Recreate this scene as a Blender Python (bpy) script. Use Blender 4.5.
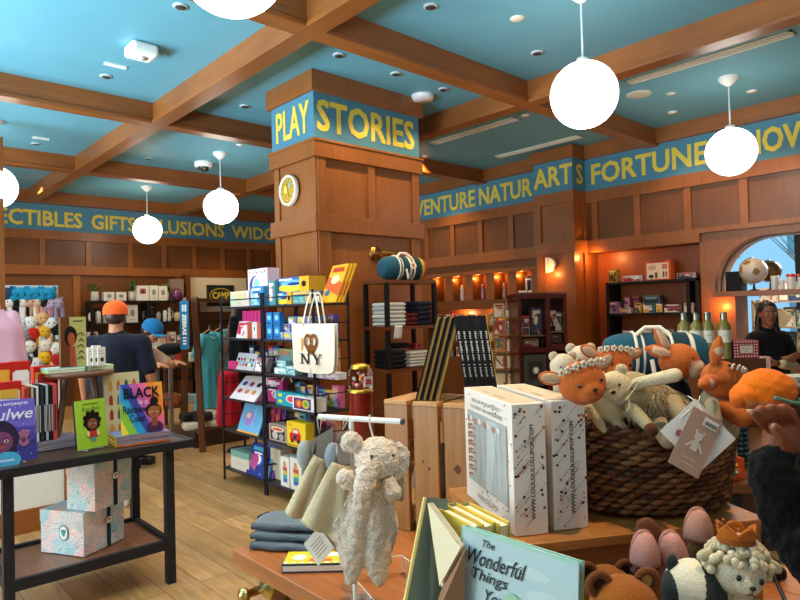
import bpy, bmesh, math, random
from mathutils import Matrix, Vector, Euler, noise
R = random.Random(7)
scene = bpy.context.scene
for o in list(bpy.data.objects): bpy.data.objects.remove(o)
COL = scene.collection
PI = math.pi
# ---------------------------------------------------------------- camera
EYE = Vector((0, 0, 1.55)); FPX = 629.07
C_R = Vector((0.73895374, -0.67324441, -0.02625513))
C_D = Vector((-0.00747242, 0.03077663, -0.99949836))
C_F = Vector((0.67371473, 0.73877924, 0.01771174))
cam_d = bpy.data.cameras.new('camera'); cam = bpy.data.objects.new('camera', cam_d); COL.objects.link(cam)
cam_d.sensor_width = 36; cam_d.lens = FPX * 36 / 800; cam_d.clip_start = .05
m = Matrix((C_R, -C_D, -C_F)).transposed().to_4x4(); m.translation = EYE
cam.matrix_world = m; scene.camera = cam
# ---------------------------------------------------------------- world, exposure, daylight
scene.view_settings.view_transform = 'Standard'; scene.view_settings.look = 'None'
scene.view_settings.gamma = 1; scene.view_settings.use_curve_mapping = False
scene.view_settings.exposure = 0.0
w = bpy.data.worlds.new('world'); scene.world = w; w.use_nodes = True
w.node_tree.nodes['Background'].inputs[0].default_value = (.5, .8, 1.0, 1)
w.node_tree.nodes['Background'].inputs[1].default_value = 1.9
def area(name, loc, direction, sx, sy, power, col, spread=PI):
    d = bpy.data.lights.new(name, 'AREA'); d.shape = 'RECTANGLE'; d.size = sx; d.size_y = sy; d.energy = power; d.color = col; d.spread = spread
    o = bpy.data.objects.new(name, d); COL.objects.link(o); o.location = loc
    o.rotation_euler = Vector(direction).to_track_quat('-Z', 'Y').to_euler(); return o
area('window_daylight', (-3.2, 5.6, 1.9), (1, .05, .1), 6.4, 2.6, 330, (1, .96, .9))
area('ceiling_bounce_fill', (-3.1, 4.6, 1.2), (.75, 0, 1), 8.0, 1.2, 760, (.52, .82, 1.0), 1.9)  # added upward light that stands in for daylight bounced onto the ceiling
area('storefront_daylight', (-1.0, -2.3, 1.9), (.25, 1, .1), 4.0, 2.4, 24, (.98, .97, .95))
def spot(loc, power, col=(1, .72, .42), size=1.9, blend=.6, rad=.04, target=None):
    d = bpy.data.lights.new('downlight_lamp', 'SPOT'); d.energy = power; d.color = col; d.spot_size = size; d.spot_blend = blend; d.shadow_soft_size = rad
    o = bpy.data.objects.new('downlight_lamp', d); COL.objects.link(o); o.location = loc
    if target: o.rotation_euler = (Vector(target) - Vector(loc)).to_track_quat('-Z', 'Y').to_euler()
    return o
def point(loc, power, col=(1, .6, .25), rad=.03):
    d = bpy.data.lights.new('niche_or_fill_lamp', 'POINT'); d.energy = power; d.color = col; d.shadow_soft_size = rad
    o = bpy.data.objects.new('niche_or_fill_lamp', d); COL.objects.link(o); o.location = loc; return o
SPOTS = [(1.91, 4.37), (1.93, 6.08), (3.32, 4.35), (4.0, 4.36), (3.34, 6.06), (3.38, 8.9), (3.32, 3.22), (4.65, 3.22), (4.66, 4.37), (6.05, 4.37), (7.35, 3.23), (7.32, 2.36), (6.46, 6.46), (1.98, 8.96), (3.32, 1.9), (1.93, 1.9), (.6, 4.37), (.6, 3.0)]
for x, y in SPOTS:
    if x<3: spot((x, y, 3.77), 82, (1, .82, .58))
    elif x<5: spot((x, y, 3.77), 56, (1, .74, .42))
    else: spot((x, y, 3.77), 62, (1, .6, .26))
spot((1.45, .3, 3.77), 210, (1, .68, .38), 1.2); spot((.75, 1.5, 3.77), 75, (1, .84, .64), 1.3); spot((7.3, 7.2, 3.77), 75, (1, .66, .34)); spot((5.9, 7.6, 3.77), 60, (1, .66, .34))
spot((4.0, 11.2, 3.77), 100, (1, .72, .4)); spot((5.9, 11.2, 3.77), 100, (1, .72, .4)); spot((2.4, 11.2, 3.77), 100, (1, .76, .48))
# ---------------------------------------------------------------- pixel helpers: a viewing ray met with a real plane of the room
def ray(u, v): return C_R * ((u - 400) / FPX) + C_D * ((v - 300) / FPX) + C_F
def atz(u, v, z): r = ray(u, v); return EYE + r * ((z - EYE.z) / r.z)
def atx(u, v, x): r = ray(u, v); return EYE + r * (x / r.x)
def aty(u, v, y): r = ray(u, v); return EYE + r * (y / r.y)
def atd(u, v, d): return EYE + ray(u, v) * d
# ---------------------------------------------------------------- colour and materials
def S(h):
    h = h.lstrip('#'); c = [int(h[i:i + 2], 16) / 255 for i in (0, 2, 4)]
    return tuple(x / 12.92 if x <= .04045 else ((x + .055) / 1.055) ** 2.4 for x in c)
MATS = {}
def mat(kind):
    if kind in MATS: return MATS[kind]
    m = bpy.data.materials.new(kind); m.use_nodes = True; nt = m.node_tree; N = nt.nodes; L = nt.links
    b = N['Principled BSDF']; at = N.new('ShaderNodeAttribute'); at.attribute_name = 'Col'
    rough, metal, sheen, bump, bscale, var, coat, spec = dict(
        paper=(.6, 0, 0, 0, 0, 0, 0, .22), gloss=(.22, 0, 0, 0, 0, 0, .2, .5), paint=(.6, 0, 0, .1, 60, .06, 0, .3), cloth=(.9, 0, .08, .5, 260, .12, 0, .15),
        plush=(.95, 0, .1, .7, 420, .14, 0, .08), knit=(.95, 0, .08, 1.0, 380, .2, 0, .08), fur=(.95, 0, .15, 1.2, 260, .3, 0, .08), metal=(.3, 1, 0, 0, 0, 0, 0, .5), iron=(.5, 0, 0, .3, 60, .25, 0, .25),
        plastic=(.35, 0, 0, 0, 0, 0, 0, .5), skin=(.5, 0, 0, .1, 200, .06, 0, .4), hair=(.4, 0, 0, .8, 60, .5, 0, .5), leaf=(.6, 0, 0, .2, 40, .35, 0, .4), wicker=(.65, 0, 0, .6, 120, .6, 0, .4),
        wood_x=(.4, 0, 0, .15, 0, 0, .12, .4), wood_y=(.4, 0, 0, .15, 0, 0, .12, .4), wood_z=(.4, 0, 0, .15, 0, 0, .12, .4), ceil=(.5, 0, 0, 0, 0, .03, 0, .3)).get(kind, (.5, 0, 0, 0, 0, 0, 0, .4))
    b.inputs['Roughness'].default_value = rough; b.inputs['Metallic'].default_value = metal
    b.inputs['Sheen Weight'].default_value = sheen; b.inputs['Coat Weight'].default_value = coat; b.inputs['Coat Roughness'].default_value = .25
    b.inputs['Specular IOR Level'].default_value = spec
    src = at.outputs['Color']
    tc = N.new('ShaderNodeTexCoord')
    if kind.startswith('wood'):
        mp = N.new('ShaderNodeMapping'); L.new(tc.outputs['Object'], mp.inputs[0])
        s = [70, 70, 70]; s['xyz'.index(kind[-1])] = 2.2; mp.inputs['Scale'].default_value = s
        n = N.new('ShaderNodeTexNoise'); L.new(mp.outputs[0], n.inputs['Vector']); n.inputs['Scale'].default_value = 1; n.inputs['Detail'].default_value = 6; n.inputs['Distortion'].default_value = .8
        n2 = N.new('ShaderNodeTexNoise'); L.new(tc.outputs['Object'], n2.inputs['Vector']); n2.inputs['Scale'].default_value = 1.3; n2.inputs['Detail'].default_value = 2
        r = N.new('ShaderNodeMapRange'); L.new(n.outputs[0], r.inputs[0]); r.inputs[1].default_value = .3; r.inputs[2].default_value = .7; r.inputs[3].default_value = .8; r.inputs[4].default_value = 1.14
        r2 = N.new('ShaderNodeMapRange'); L.new(n2.outputs[0], r2.inputs[0]); r2.inputs[1].default_value = .3; r2.inputs[2].default_value = .7; r2.inputs[3].default_value = .85; r2.inputs[4].default_value = 1.15
        mu = N.new('ShaderNodeMath'); mu.operation = 'MULTIPLY'; L.new(r.outputs[0], mu.inputs[0]); L.new(r2.outputs[0], mu.inputs[1])
        v = N.new('ShaderNodeVectorMath'); v.operation = 'SCALE'; L.new(src, v.inputs[0]); L.new(mu.outputs[0], v.inputs['Scale']); src = v.outputs[0]
        bp = N.new('ShaderNodeBump'); bp.inputs['Strength'].default_value = bump; bp.inputs['Distance'].default_value = .004; L.new(n.outputs[0], bp.inputs['Height']); L.new(bp.outputs[0], b.inputs['Normal'])
    elif bump or var:
        n = N.new('ShaderNodeTexNoise'); L.new(tc.outputs['Object'], n.inputs['Vector']); n.inputs['Scale'].default_value = bscale or 3; n.inputs['Detail'].default_value = 3
        r = N.new('ShaderNodeMapRange'); L.new(n.outputs[0], r.inputs[0]); r.inputs[1].default_value = .3; r.inputs[2].default_value = .7; r.inputs[3].default_value = 1 - var; r.inputs[4].default_value = 1 + var
        v = N.new('ShaderNodeVectorMath'); v.operation = 'SCALE'; L.new(src, v.inputs[0]); L.new(r.outputs[0], v.inputs['Scale']); src = v.outputs[0]
        if bump:
            bp = N.new('ShaderNodeBump'); bp.inputs['Strength'].default_value = min(1, bump); bp.inputs['Distance'].default_value = .003 * max(1, bump); L.new(n.outputs[0], bp.inputs['Height']); L.new(bp.outputs[0], b.inputs['Normal'])
    L.new(src, b.inputs['Base Color'])
    if kind == 'glass':
        b.inputs['Transmission Weight'].default_value = 1; b.inputs['Roughness'].default_value = .02; b.inputs['IOR'].default_value = 1.1
    if kind == 'glow':
        L.new(at.outputs['Color'], b.inputs['Emission Color']); b.inputs['Emission Strength'].default_value = 8
    if kind == 'dimglow':
        L.new(at.outputs['Color'], b.inputs['Emission Color']); b.inputs['Emission Strength'].default_value = 2.5
    MATS[kind] = m; return m
def floor_mat():
    m = bpy.data.materials.new('oak_planks'); m.use_nodes = True; nt = m.node_tree; N = nt.nodes; L = nt.links; b = N['Principled BSDF']
    tc = N.new('ShaderNodeTexCoord'); mp = N.new('ShaderNodeMapping'); mp.inputs['Rotation'].default_value = (0, 0, PI / 2); L.new(tc.outputs['Object'], mp.inputs[0])
    br = N.new('ShaderNodeTexBrick'); L.new(mp.outputs[0], br.inputs['Vector']); br.offset = .37; br.inputs['Scale'].default_value = 1; br.inputs['Brick Width'].default_value = 1.5; br.inputs['Row Height'].default_value = .2
    br.inputs['Mortar Size'].default_value = .0025; br.inputs['Color1'].default_value = (*S('#bf9866'), 1); br.inputs['Color2'].default_value = (*S('#a68252'), 1); br.inputs['Mortar'].default_value = (*S('#5e3d1e'), 1)
    mp2 = N.new('ShaderNodeMapping'); mp2.inputs['Scale'].default_value = (16, 1.6, 10); L.new(tc.outputs['Object'], mp2.inputs[0])
    n = N.new('ShaderNodeTexNoise'); n.inputs['Scale'].default_value = 1.4; n.inputs['Detail'].default_value = 7; n.inputs['Distortion'].default_value = 1.6; L.new(mp2.outputs[0], n.inputs['Vector'])
    r = N.new('ShaderNodeMapRange'); L.new(n.outputs[0], r.inputs[0]); r.inputs[1].default_value = .3; r.inputs[2].default_value = .7; r.inputs[3].default_value = .72; r.inputs[4].default_value = 1.22
    v = N.new('ShaderNodeVectorMath'); v.operation = 'SCALE'; L.new(br.outputs['Color'], v.inputs[0]); L.new(r.outputs[0], v.inputs['Scale']); L.new(v.outputs[0], b.inputs['Base Color'])
    b.inputs['Roughness'].default_value = .42; return m
# ---------------------------------------------------------------- mesh builder
def rotm(rx=0, ry=0, rz=0): return Euler((rx, ry, rz)).to_matrix().to_4x4()
def T(x, y=0, z=0): return Matrix.Translation(Vector(x) if not isinstance(x, (int, float)) else Vector((x, y, z)))
def frame(o, x, z):
    "matrix with origin o, x axis x, z axis z"
    x = Vector(x).normalized(); z = Vector(z); z = (z - x * z.dot(x)).normalized(); y = z.cross(x)
    m = Matrix((x, y, z)).transposed().to_4x4(); m.translation = Vector(o); return m
_txt = {}
def text_geo(s):
    if s in _txt: return _txt[s]
    cu = bpy.data.curves.new('t', 'FONT'); cu.body = s; cu.resolution_u = 2; o = bpy.data.objects.new('t', cu); COL.objects.link(o)
    bpy.context.view_layer.update(); me = bpy.data.meshes.new_from_object(o.evaluated_get(bpy.context.evaluated_depsgraph_get()))
    vs = [v.co.copy() for v in me.vertices]; fs = [tuple(p.vertices) for p in me.polygons]
    bpy.data.objects.remove(o); bpy.data.curves.remove(cu); bpy.data.meshes.remove(me)
    x0 = min(v.x for v in vs); x1 = max(v.x for v in vs); y0 = min(v.y for v in vs); y1 = max(v.y for v in vs)
    vs = [Vector(((v.x - x0) / (x1 - x0), (v.y - y0) / (y1 - y0), 0)) for v in vs]
    _txt[s] = (vs, fs, (x1 - x0) / (y1 - y0)); return _txt[s]
class MB:
    def __init__(s, M=None): s.v = []; s.f = []; s.c = []; s.s = []; s.M = M or Matrix(); s.layer = .0006
    def add(s, vs, fs, col, smooth=False):
        n = len(s.v); s.v += [s.M @ Vector(p) for p in vs]
        for f in fs: s.f.append(tuple(n + i for i in f)); s.c.append(col); s.s.append(smooth)
    def at(s, M):
        k = MB(); k.v = s.v; k.f = s.f; k.c = s.c; k.s = s.s; k.M = s.M @ M; return k
    def box(s, x0, x1, y0, y1, z0, z1, col):
        s.add([(x, y, z) for z in (z0, z1) for y in (y0, y1) for x in (x0, x1)], [(0, 2, 3, 1), (4, 5, 7, 6), (0, 1, 5, 4), (2, 6, 7, 3), (0, 4, 6, 2), (1, 3, 7, 5)], col); return s
    def rbox(s, x0, x1, y0, y1, z0, z1, col, r=.003):
        "box with chamfered vertical and horizontal edges"
        bm = bmesh.new(); bmesh.ops.create_cube(bm, size=1)
        for v in bm.verts: v.co = Vector(((x0 + x1) / 2 + v.co.x * (x1 - x0), (y0 + y1) / 2 + v.co.y * (y1 - y0), (z0 + z1) / 2 + v.co.z * (z1 - z0)))
        bmesh.ops.bevel(bm, geom=bm.edges[:], offset=r, segments=2, affect='EDGES', profile=.5)
        bm.verts.index_update(); s.add([v.co.copy() for v in bm.verts], [tuple(v.index for v in f.verts) for f in bm.faces], col); bm.free(); return s
    def quad(s, pts, col): s.add(pts, [tuple(range(len(pts)))], col); return s
    def rect(s, x0, y0, x1, y1, col, l=1): return s.quad([(x0, y0, l * s.layer), (x1, y0, l * s.layer), (x1, y1, l * s.layer), (x0, y1, l * s.layer)], col)
    def poly(s, pts, col, l=1): return s.quad([(p[0], p[1], l * s.layer) for p in pts], col)
    def oval(s, cx, cy, rx, ry, col, l=1, n=18, a=0, a0=0, a1=2 * PI):
        pts = []
        for i in range(n + (0 if a1 - a0 > 6.2 else 1)):
            t = a0 + (a1 - a0) * i / n; x = rx * math.cos(t); y = ry * math.sin(t); pts.append((cx + x * math.cos(a) - y * math.sin(a), cy + x * math.sin(a) + y * math.cos(a)))
        return s.poly(pts, col, l)
    def stroke(s, pts, w, col, l=1):
        for i in range(len(pts) - 1):
            a = Vector(pts[i]); b = Vector(pts[i + 1]); d = (b - a)
            if d.length < 1e-7: continue
            n = Vector((-d.y, d.x)).normalized() * w / 2; e = d.normalized() * w * .3
            s.poly([a - n - e, b - n + e, b + n + e, a + n - e], col, l)
        return s
    def text(s, st, x, y, h, col, w=None, l=1, bold=0, shear=0, align='l'):
        vs, fs, asp = text_geo(st)
        W = w if w else h * asp
        if align == 'c': x -= W / 2
        if align == 'r': x -= W
        for k, (bx, by) in enumerate([(0, 0)] if not bold else [(-bold, -bold), (bold, -bold), (bold, bold), (-bold, bold)]):
            s.add([(x + bx + p.x * W + shear * p.y * h, y + by + p.y * h, l * s.layer + k * s.layer * .1) for p in vs], fs, col)
        return s
    def lathe(s, prof, col, n=24, M=None, smooth=True, sx=1, sy=1):
        k = s.at(M) if M else s; vs = []; fs = []
        for r, z in prof:
            for i in range(n): a = 2 * PI * i / n; vs.append((sx * r * math.cos(a), sy * r * math.sin(a), z))
        for j in range(len(prof) - 1):
            for i in range(n): fs.append((j * n + i, j * n + (i + 1) % n, (j + 1) * n + (i + 1) % n, (j + 1) * n + i))
        k.add(vs, fs, col, smooth)
        if prof[0][0] > 1e-5: k.add(vs[:n], [tuple(reversed(range(n)))], col)
        if prof[-1][0] > 1e-5: k.add(vs[-n:], [tuple(range(n))], col)
        return s
    def cyl(s, a, b, r, col, r2=None, n=12): return s.tube([a, b], [r, r if r2 is None else r2], col, n)
    def tube(s, pts, r, col, n=8, cap=True, flat=1, closed=False):
        pts = [Vector(p) for p in pts]; rs = r if isinstance(r, (list, tuple)) else [r] * len(pts); vs = []; fs = []; up = None
        for i, p in enumerate(pts):
            if closed: t = pts[(i + 1) % len(pts)] - pts[i - 1]
            else: t = pts[min(i + 1, len(pts) - 1)] - pts[max(i - 1, 0)]
            t = t.normalized() if t.length > 1e-9 else Vector((0, 0, 1))
            if up is None: up = Vector((0, 0, 1)) if abs(t.z) < .9 else Vector((1, 0, 0))
            u = (up - t * up.dot(t))
            u = u.normalized() if u.length > 1e-6 else t.orthogonal().normalized(); up = u; w_ = t.cross(u)
            for k in range(n): a = 2 * PI * k / n; vs.append(p + (u * math.cos(a) * flat + w_ * math.sin(a)) * rs[i])
        m_ = len(pts)
        for j in range(m_ if closed else m_ - 1):
            j2 = (j + 1) % m_
            for k in range(n): fs.append((j * n + k, j * n + (k + 1) % n, j2 * n + (k + 1) % n, j2 * n + k))
        s.add(vs, fs, col, True)
        if cap and not closed: s.add(vs[:n], [tuple(reversed(range(n)))], col); s.add(vs[-n:], [tuple(range(n))], col)
        return s
    def ell(s, c, r, col, n=16, M=None, pw=1, nz=0, nsc=8):
        k = s.at(M) if M else s; vs = []; fs = []; m_ = max(6, n // 2 + 2)
        if isinstance(r, (int, float)): r = (r, r, r)
        for j in range(m_ + 1):
            ph = -PI / 2 + PI * j / m_
            for i in range(n):
                a = 2 * PI * i / n; d = Vector((math.cos(ph) * math.cos(a), math.cos(ph) * math.sin(a), math.sin(ph)))
                q = Vector([math.copysign(abs(t) ** pw, t) for t in d]); f = 1 + (nz * noise.noise(d * nsc + Vector(c) * 9) if nz else 0)
                vs.append((c[0] + q.x * r[0] * f, c[1] + q.y * r[1] * f, c[2] + q.z * r[2] * f))
        for j in range(m_):
            for i in range(n): fs.append((j * n + i, j * n + (i + 1) % n, (j + 1) * n + (i + 1) % n, (j + 1) * n + i))
        k.add(vs, fs, col, True); return s
    def capsule(s, a, b, ra, rb, col, n=14):
        a = Vector(a); b = Vector(b); d = (b - a); L_ = d.length; d.normalize(); pts = []; rs = []
        for t in (-1, -.85, -.5, 0): pts.append(a + d * ra * t); rs.append(ra * math.sqrt(max(0.0, 1 - t * t)) + .0002)
        for t in (0, .5, .85, 1): pts.append(b + d * rb * t); rs.append(rb * math.sqrt(max(0.0, 1 - t * t)) + .0002)
        return s.tube(pts, rs, col, n)
    def grid(s, fn, nu, nv, col, thick=0, colfn=None):
        P = [[Vector(fn(i / nu, j / nv)) for i in range(nu + 1)] for j in range(nv + 1)]; vs = [p for row in P for p in row]; fs = []; W = nu + 1
        for j in range(nv):
            for i in range(nu): fs.append((j * W + i, j * W + i + 1, (j + 1) * W + i + 1, (j + 1) * W + i))
        if thick:
            n = len(vs); nrm = []
            for j in range(nv + 1):
                for i in range(nu + 1):
                    a = P[j][min(i + 1, nu)] - P[j][max(i - 1, 0)]; b = P[min(j + 1, nv)][i] - P[max(j - 1, 0)][i]; q = a.cross(b); nrm.append(q.normalized() if q.length > 1e-12 else Vector((0, 0, 1)))
            vs2 = [v - nrm[i] * thick for i, v in enumerate(vs)]; fs2 = [tuple(n + i for i in reversed(f)) for f in fs]; ed = [i for i in range(W)] + [j * W + nu for j in range(1, nv + 1)] + [nv * W + i for i in range(nu - 1, -1, -1)] + [j * W for j in range(nv - 1, 0, -1)]
            side = [(ed[k + 1 if k + 1 < len(ed) else 0], ed[k], ed[k] + n, ed[k + 1 if k + 1 < len(ed) else 0] + n) for k in range(len(ed))]
            s.add(vs + vs2, fs + fs2 + side, col, True)
        else: s.add(vs, fs, col, True)
        if colfn:
            base = len(s.c) - (len(fs) if not thick else len(fs) * 2 + 2 * (nu + nv))
            for q in range(nu * nv): s.c[base + q] = colfn((q % nu) / nu, (q // nu) / nv)
        return s
    def prism(s, pts, z0, z1, col):
        n = len(pts); vs = [(p[0], p[1], z0) for p in pts] + [(p[0], p[1], z1) for p in pts]
        s.add(vs, [tuple(reversed(range(n))), tuple(range(n, 2 * n))] + [(i, (i + 1) % n, (i + 1) % n + n, i + n) for i in range(n)], col); return s
    def build(s, name, kind='paint', parent=None, loc=None, bevel=0):
        me = bpy.data.meshes.new(name)
        vs = s.v
        if loc is not None: lv = Vector(loc); vs = [p - lv for p in vs]
        me.from_pydata(vs, [], s.f); me.polygons.foreach_set('use_smooth', s.s)
        ca = me.color_attributes.new('Col', 'FLOAT_COLOR', 'CORNER'); buf = []
        for p, c in zip(me.polygons, s.c): buf += [c[0], c[1], c[2], 1.0] * p.loop_total
        ca.data.foreach_set('color', buf); me.materials.append(mat(kind)); me.update()
        o = bpy.data.objects.new(name, me); COL.objects.link(o)
        if loc is not None: o.location = loc
        if parent is not None: o.parent = parent
        if bevel:
            b = o.modifiers.new('bevel', 'BEVEL'); b.width = bevel; b.segments = 2; b.limit_method = 'ANGLE'
        return o
def centre(mb):
    xs = [v.x for v in mb.v]; ys = [v.y for v in mb.v]; zs = [v.z for v in mb.v]
    return Vector(((min(xs) + max(xs)) / 2, (min(ys) + max(ys)) / 2, min(zs)))
def tag(o, label, cat, group=None, kind=None):
    if label: o['label'] = label
    if cat: o['category'] = cat
    if group: o['group'] = group
    if kind: o['kind'] = kind
    return o
def thing(name, label, cat, loc=(0, 0, 0), rz=0, group=None):
    o = bpy.data.objects.new(name, None); COL.objects.link(o); o.location = loc
    if isinstance(rz, Matrix): o.rotation_euler = rz.to_euler()
    else: o.rotation_euler = (0, 0, rz)
    o.empty_display_size = .05; return tag(o, label, cat, group)
def one(mb, name, kind, label, cat, group=None, bevel=0):
    "a top-level thing that is one mesh, origin moved to its base"
    return tag(mb.build(name, kind, None, centre(mb), bevel), label, cat, group)
def local(mb, name, kind, label, cat, loc, rz=0, group=None, bevel=0):
    o = mb.build(name, kind, None, None, bevel); o.location = loc
    o.rotation_euler = rz.to_euler() if isinstance(rz, Matrix) else (0, 0, rz); return tag(o, label, cat, group)
def dup(root, loc, rz=0, label=None, group=None, scale=None):
    r = root.copy(); COL.objects.link(r); r.location = loc; r.rotation_euler = rz.to_euler() if isinstance(rz, Matrix) else (0, 0, rz)
    if label: r['label'] = label
    if group: r['group'] = group
    if scale: r.scale = (scale,) * 3 if isinstance(scale, (int, float)) else scale
    for ch in [o for o in COL.objects if o.parent == root]:
        c = ch.copy(); COL.objects.link(c); c.parent = r
        for g in [o for o in COL.objects if o.parent == ch]:
            d = g.copy(); COL.objects.link(d); d.parent = c
    return r
def struct(mb, name, kind, parent=None, bevel=0):
    o = mb.build(name, kind, parent, None, bevel)
    if parent is None: o['kind'] = 'structure'
    return o
def remesh(o, vox, smooth=4, col=None):
    "melt overlapping lumps into one continuous skin"
    m_ = o.modifiers.new('r', 'REMESH'); m_.mode = 'VOXEL'; m_.voxel_size = vox; m_.use_smooth_shade = True
    if smooth: s_ = o.modifiers.new('s', 'SMOOTH'); s_.iterations = smooth; s_.factor = .6
    bpy.context.view_layer.update(); me = bpy.data.meshes.new_from_object(o.evaluated_get(bpy.context.evaluated_depsgraph_get()))
    old = o.data; mt = old.materials[0]; o.modifiers.clear(); o.data = me; me.materials.clear(); me.materials.append(mt)
    for a in list(me.color_attributes): me.color_attributes.remove(a)
    c = me.color_attributes.new('Col', 'FLOAT_COLOR', 'POINT')
    buf = []
    for v in me.vertices:
        q = col(v.co) if callable(col) else col; buf += [q[0], q[1], q[2], 1]
    c.data.foreach_set('color', buf); me.polygons.foreach_set('use_smooth', [True] * len(me.polygons)); return o
def displace(o, amp, sc, amp2=0, sc2=1):
    me = o.data; co = [v.co + v.normal * (amp * noise.noise(v.co * sc) + (amp2 * noise.noise(v.co * sc2) if amp2 else 0)) for v in me.vertices]
    for v, c in zip(me.vertices, co): v.co = c
    return o
# ================================================================ THE SETTING
WD = S('#8f5324'); WD2 = S('#6f4019'); FRZ = S('#4a7d92'); YEL = S('#dcc24a'); CEIL = S('#69a5b6')
fl = MB().box(-3.6, 12, -3, 12.8, -.1, 0, (1, 1, 1)); floor = struct(fl, 'floor', 'paint'); floor.data.materials[0] = floor_mat()
cl = MB().box(-3.6, 12, -3, 12.8, 3.8, 3.9, CEIL); struct(cl, 'ceiling', 'ceil')
def beam_mb(x0, x1, y0, y1, z0=3.58):
    b = MB(); b.box(x0, x1, y0, y1, z0 + .035, 3.8, WD); e = .018
    b.box(x0 - e, x1 + e, y0 - e, y1 + e, z0, z0 + .035, WD); return b
n = 1
for y in (.84, 3.69, 6.55, 9.34):
    struct(beam_mb(-3.6, 7.95, y, y + .13), 'trim_%d' % n, 'wood_x', bevel=.003); n += 1
for x in (-.1, 2.54, 5.15):
    struct(beam_mb(x, x + .13, -3, 12.2, 3.579), 'trim_%d' % n, 'wood_y', bevel=.003); n += 1
struct(beam_mb(-3.6, 7.95, 12.18, 12.42, 3.6), 'trim_%d' % n, 'wood_x'); n += 1
struct(beam_mb(7.86, 8.0, -3, 12.2, 3.61), 'trim_%d' % n, 'wood_y'); n += 1
# --- left-hand back wall (faces the camera side, y = 12.4)
YL = 12.4
wl = MB(); wl.box(-3.6, 8.4, YL, YL + .3, 0, 3.8, WD2)
wl.box(-3.6, 7.95, YL - .05, YL, 2.98, 3.14, WD); wl.box(-3.6, 7.95, YL - .05, YL, 2.36, 2.52, WD)
for x in (-.1, .6, 1.35, 2.1, 2.77, 3.52, 4.27, 4.93, 5.55, 6.18, 6.8, 7.4): wl.box(x, x + .09, YL - .035, YL, 2.5, 3.0, WD)
for x in (1.0, 3.3, 5.2, 7.2): wl.box(x, x + .12, YL - .03, YL, 0, 2.4, WD)
wall_left = struct(wl, 'wall_left', 'wood_z', bevel=.004)
struct(MB().box(-3.6, 7.95, YL - .03, YL, 3.14, 3.6, FRZ), 'frieze_board', 'paint', wall_left)
def line_text(o, xdir, s_a, s_b, z0, h, words, name, parent, nrm):
    mb = MB(frame(o, xdir, nrm)); mb.layer = .002
    for st, a, b in words: mb.text(st, a, z0, h, YEL, w=b - a, l=1, bold=.007)
    return mb.build(name, 'paint', parent)
def LX(u): return aty(u, 235, YL - .03).x
# frame for the left wall: x along +x, y up, z towards -y
mb = MB(Matrix(((1, 0, 0, 0), (0, 0, -1, YL - .034), (0, 1, 0, 0), (0, 0, 0, 1)))); mb.layer = .004
for st, a, b in (('COLLECTIBLES', LX(-63), LX(82)), ('GIFTS', LX(92), LX(135)), ('ILLUSIONS', LX(147), LX(224)), ('WIDGETS', LX(232), LX(296))):
    mb.text(st, a, 3.22, .26, YEL, w=b - a, bold=.008)
mb.build('frieze_lettering', 'paint', wall_left)
# --- right-hand wall (x = 7.95) with niches, pier, recess and arch
XR = 7.95
wr = MB()
def wb(y0, y1, z0, z1, c=WD2, x0=XR, x1=XR + .4): wr.box(x0, x1, y0, y1, z0, z1, c)
wb(5.39, 12.4, 2.12, 3.8); wb(5.39, 12.4, 1.55, 1.70); wb(5.39, 12.4, 0, .75)
NICHE = [(5.42, 5.6), (5.73, 6.02), (6.17, 6.46), (6.62, 6.92), (7.08, 7.38), (7.54, 7.84)]
wr.box(XR + .28, XR + .4, 5.39, 12.4, .75, 2.12, S('#9c5424'))
ys = 5.39
for a, b in NICHE:
    if a > ys: wr.box(XR, XR + .28, ys, a, 1.70, 2.12, WD)
    ys = b
wr.box(XR, XR + .28, ys, 12.4, 1.70, 2.12, WD); wr.box(XR, XR + .28, 8.0, 12.4, .75, 1.55, WD2)
wr.box(7.63, 8.35, 4.78, 5.39, 0, 3.8, WD)                       # pier
wr.box(XR + .3, XR + .4, 3.22, 4.78, 0, 2.3, S('#9a4f22'))       # back of the shelf recess
wb(3.22, 4.78, 2.3, 3.8); wb(-3, 3.22, 2.4, 3.8)
# arch fascia built as an outline with the curved opening cut out of it
arc = [(2.45 + .6 * math.cos(t), 1.75 + .57 * math.sin(t)) for t in [i * PI / 2 / 12 for i in range(13)]]
for i in range(12):
    (y1, z1), (y2, z2) = arc[i], arc[i + 1]
    wr.add([(x, y, z) for x in (XR, XR + .4) for y, z in ((y1, z1), (y2, z2), (y2, 2.4), (y1, 2.4))], [(3, 2, 1, 0), (4, 5, 6, 7), (0, 1, 5, 4)], WD)
wb(3.05, 3.22, 0, 2.4, WD); wb(2.3, 2.45, 2.32, 2.4, WD); wb(-3, 2.3, 2.32, 2.4, WD); wb(2.83, 3.05, 0, 1.62, WD)
wb(-3, .6, 0, 2.32, WD2); wb(.6, 2.83, 0, .8, WD2)
for z0, z1, ya, yb in ((3.0, 3.16, -3, 4.78), (2.30, 2.47, 3.2, 4.78), (2.41, 2.47, -3, 3.2), (3.0, 3.16, 5.39, 12.4), (2.3, 2.47, 5.39, 12.4), (2.12, 2.18, 5.39, 12.4)): wr.box(XR - .045, XR, ya, yb, z0, z1, WD)
for y in (4.62, 4.0, 3.34, 2.69, 2.0, 1.3, 5.60, 6.07, 6.70, 7.32, 7.95, 8.6, 9.2, 9.9, 10.6, 11.3): wr.box(XR - .03, XR, y - .045, y + .045, 2.47, 3.0, WD)
for z0, z1 in ((3.0, 3.16), (2.3, 2.47), (0, .2)): wr.box(7.585, 7.629, 4.735, 5.389, z0, z1, WD); wr.box(7.6295, 7.949, 4.735, 4.779, z0, z1, WD)
for y in (4.775, 5.29): wr.box(7.6, 7.629, y, y + .09, .2, 3.0, WD)
wr.box(7.6, 7.72, 4.75, 4.774, .2, 3.0, WD); wr.box(7.86, 7.949, 4.75, 4.779, .2, 3.0, WD)
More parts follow.
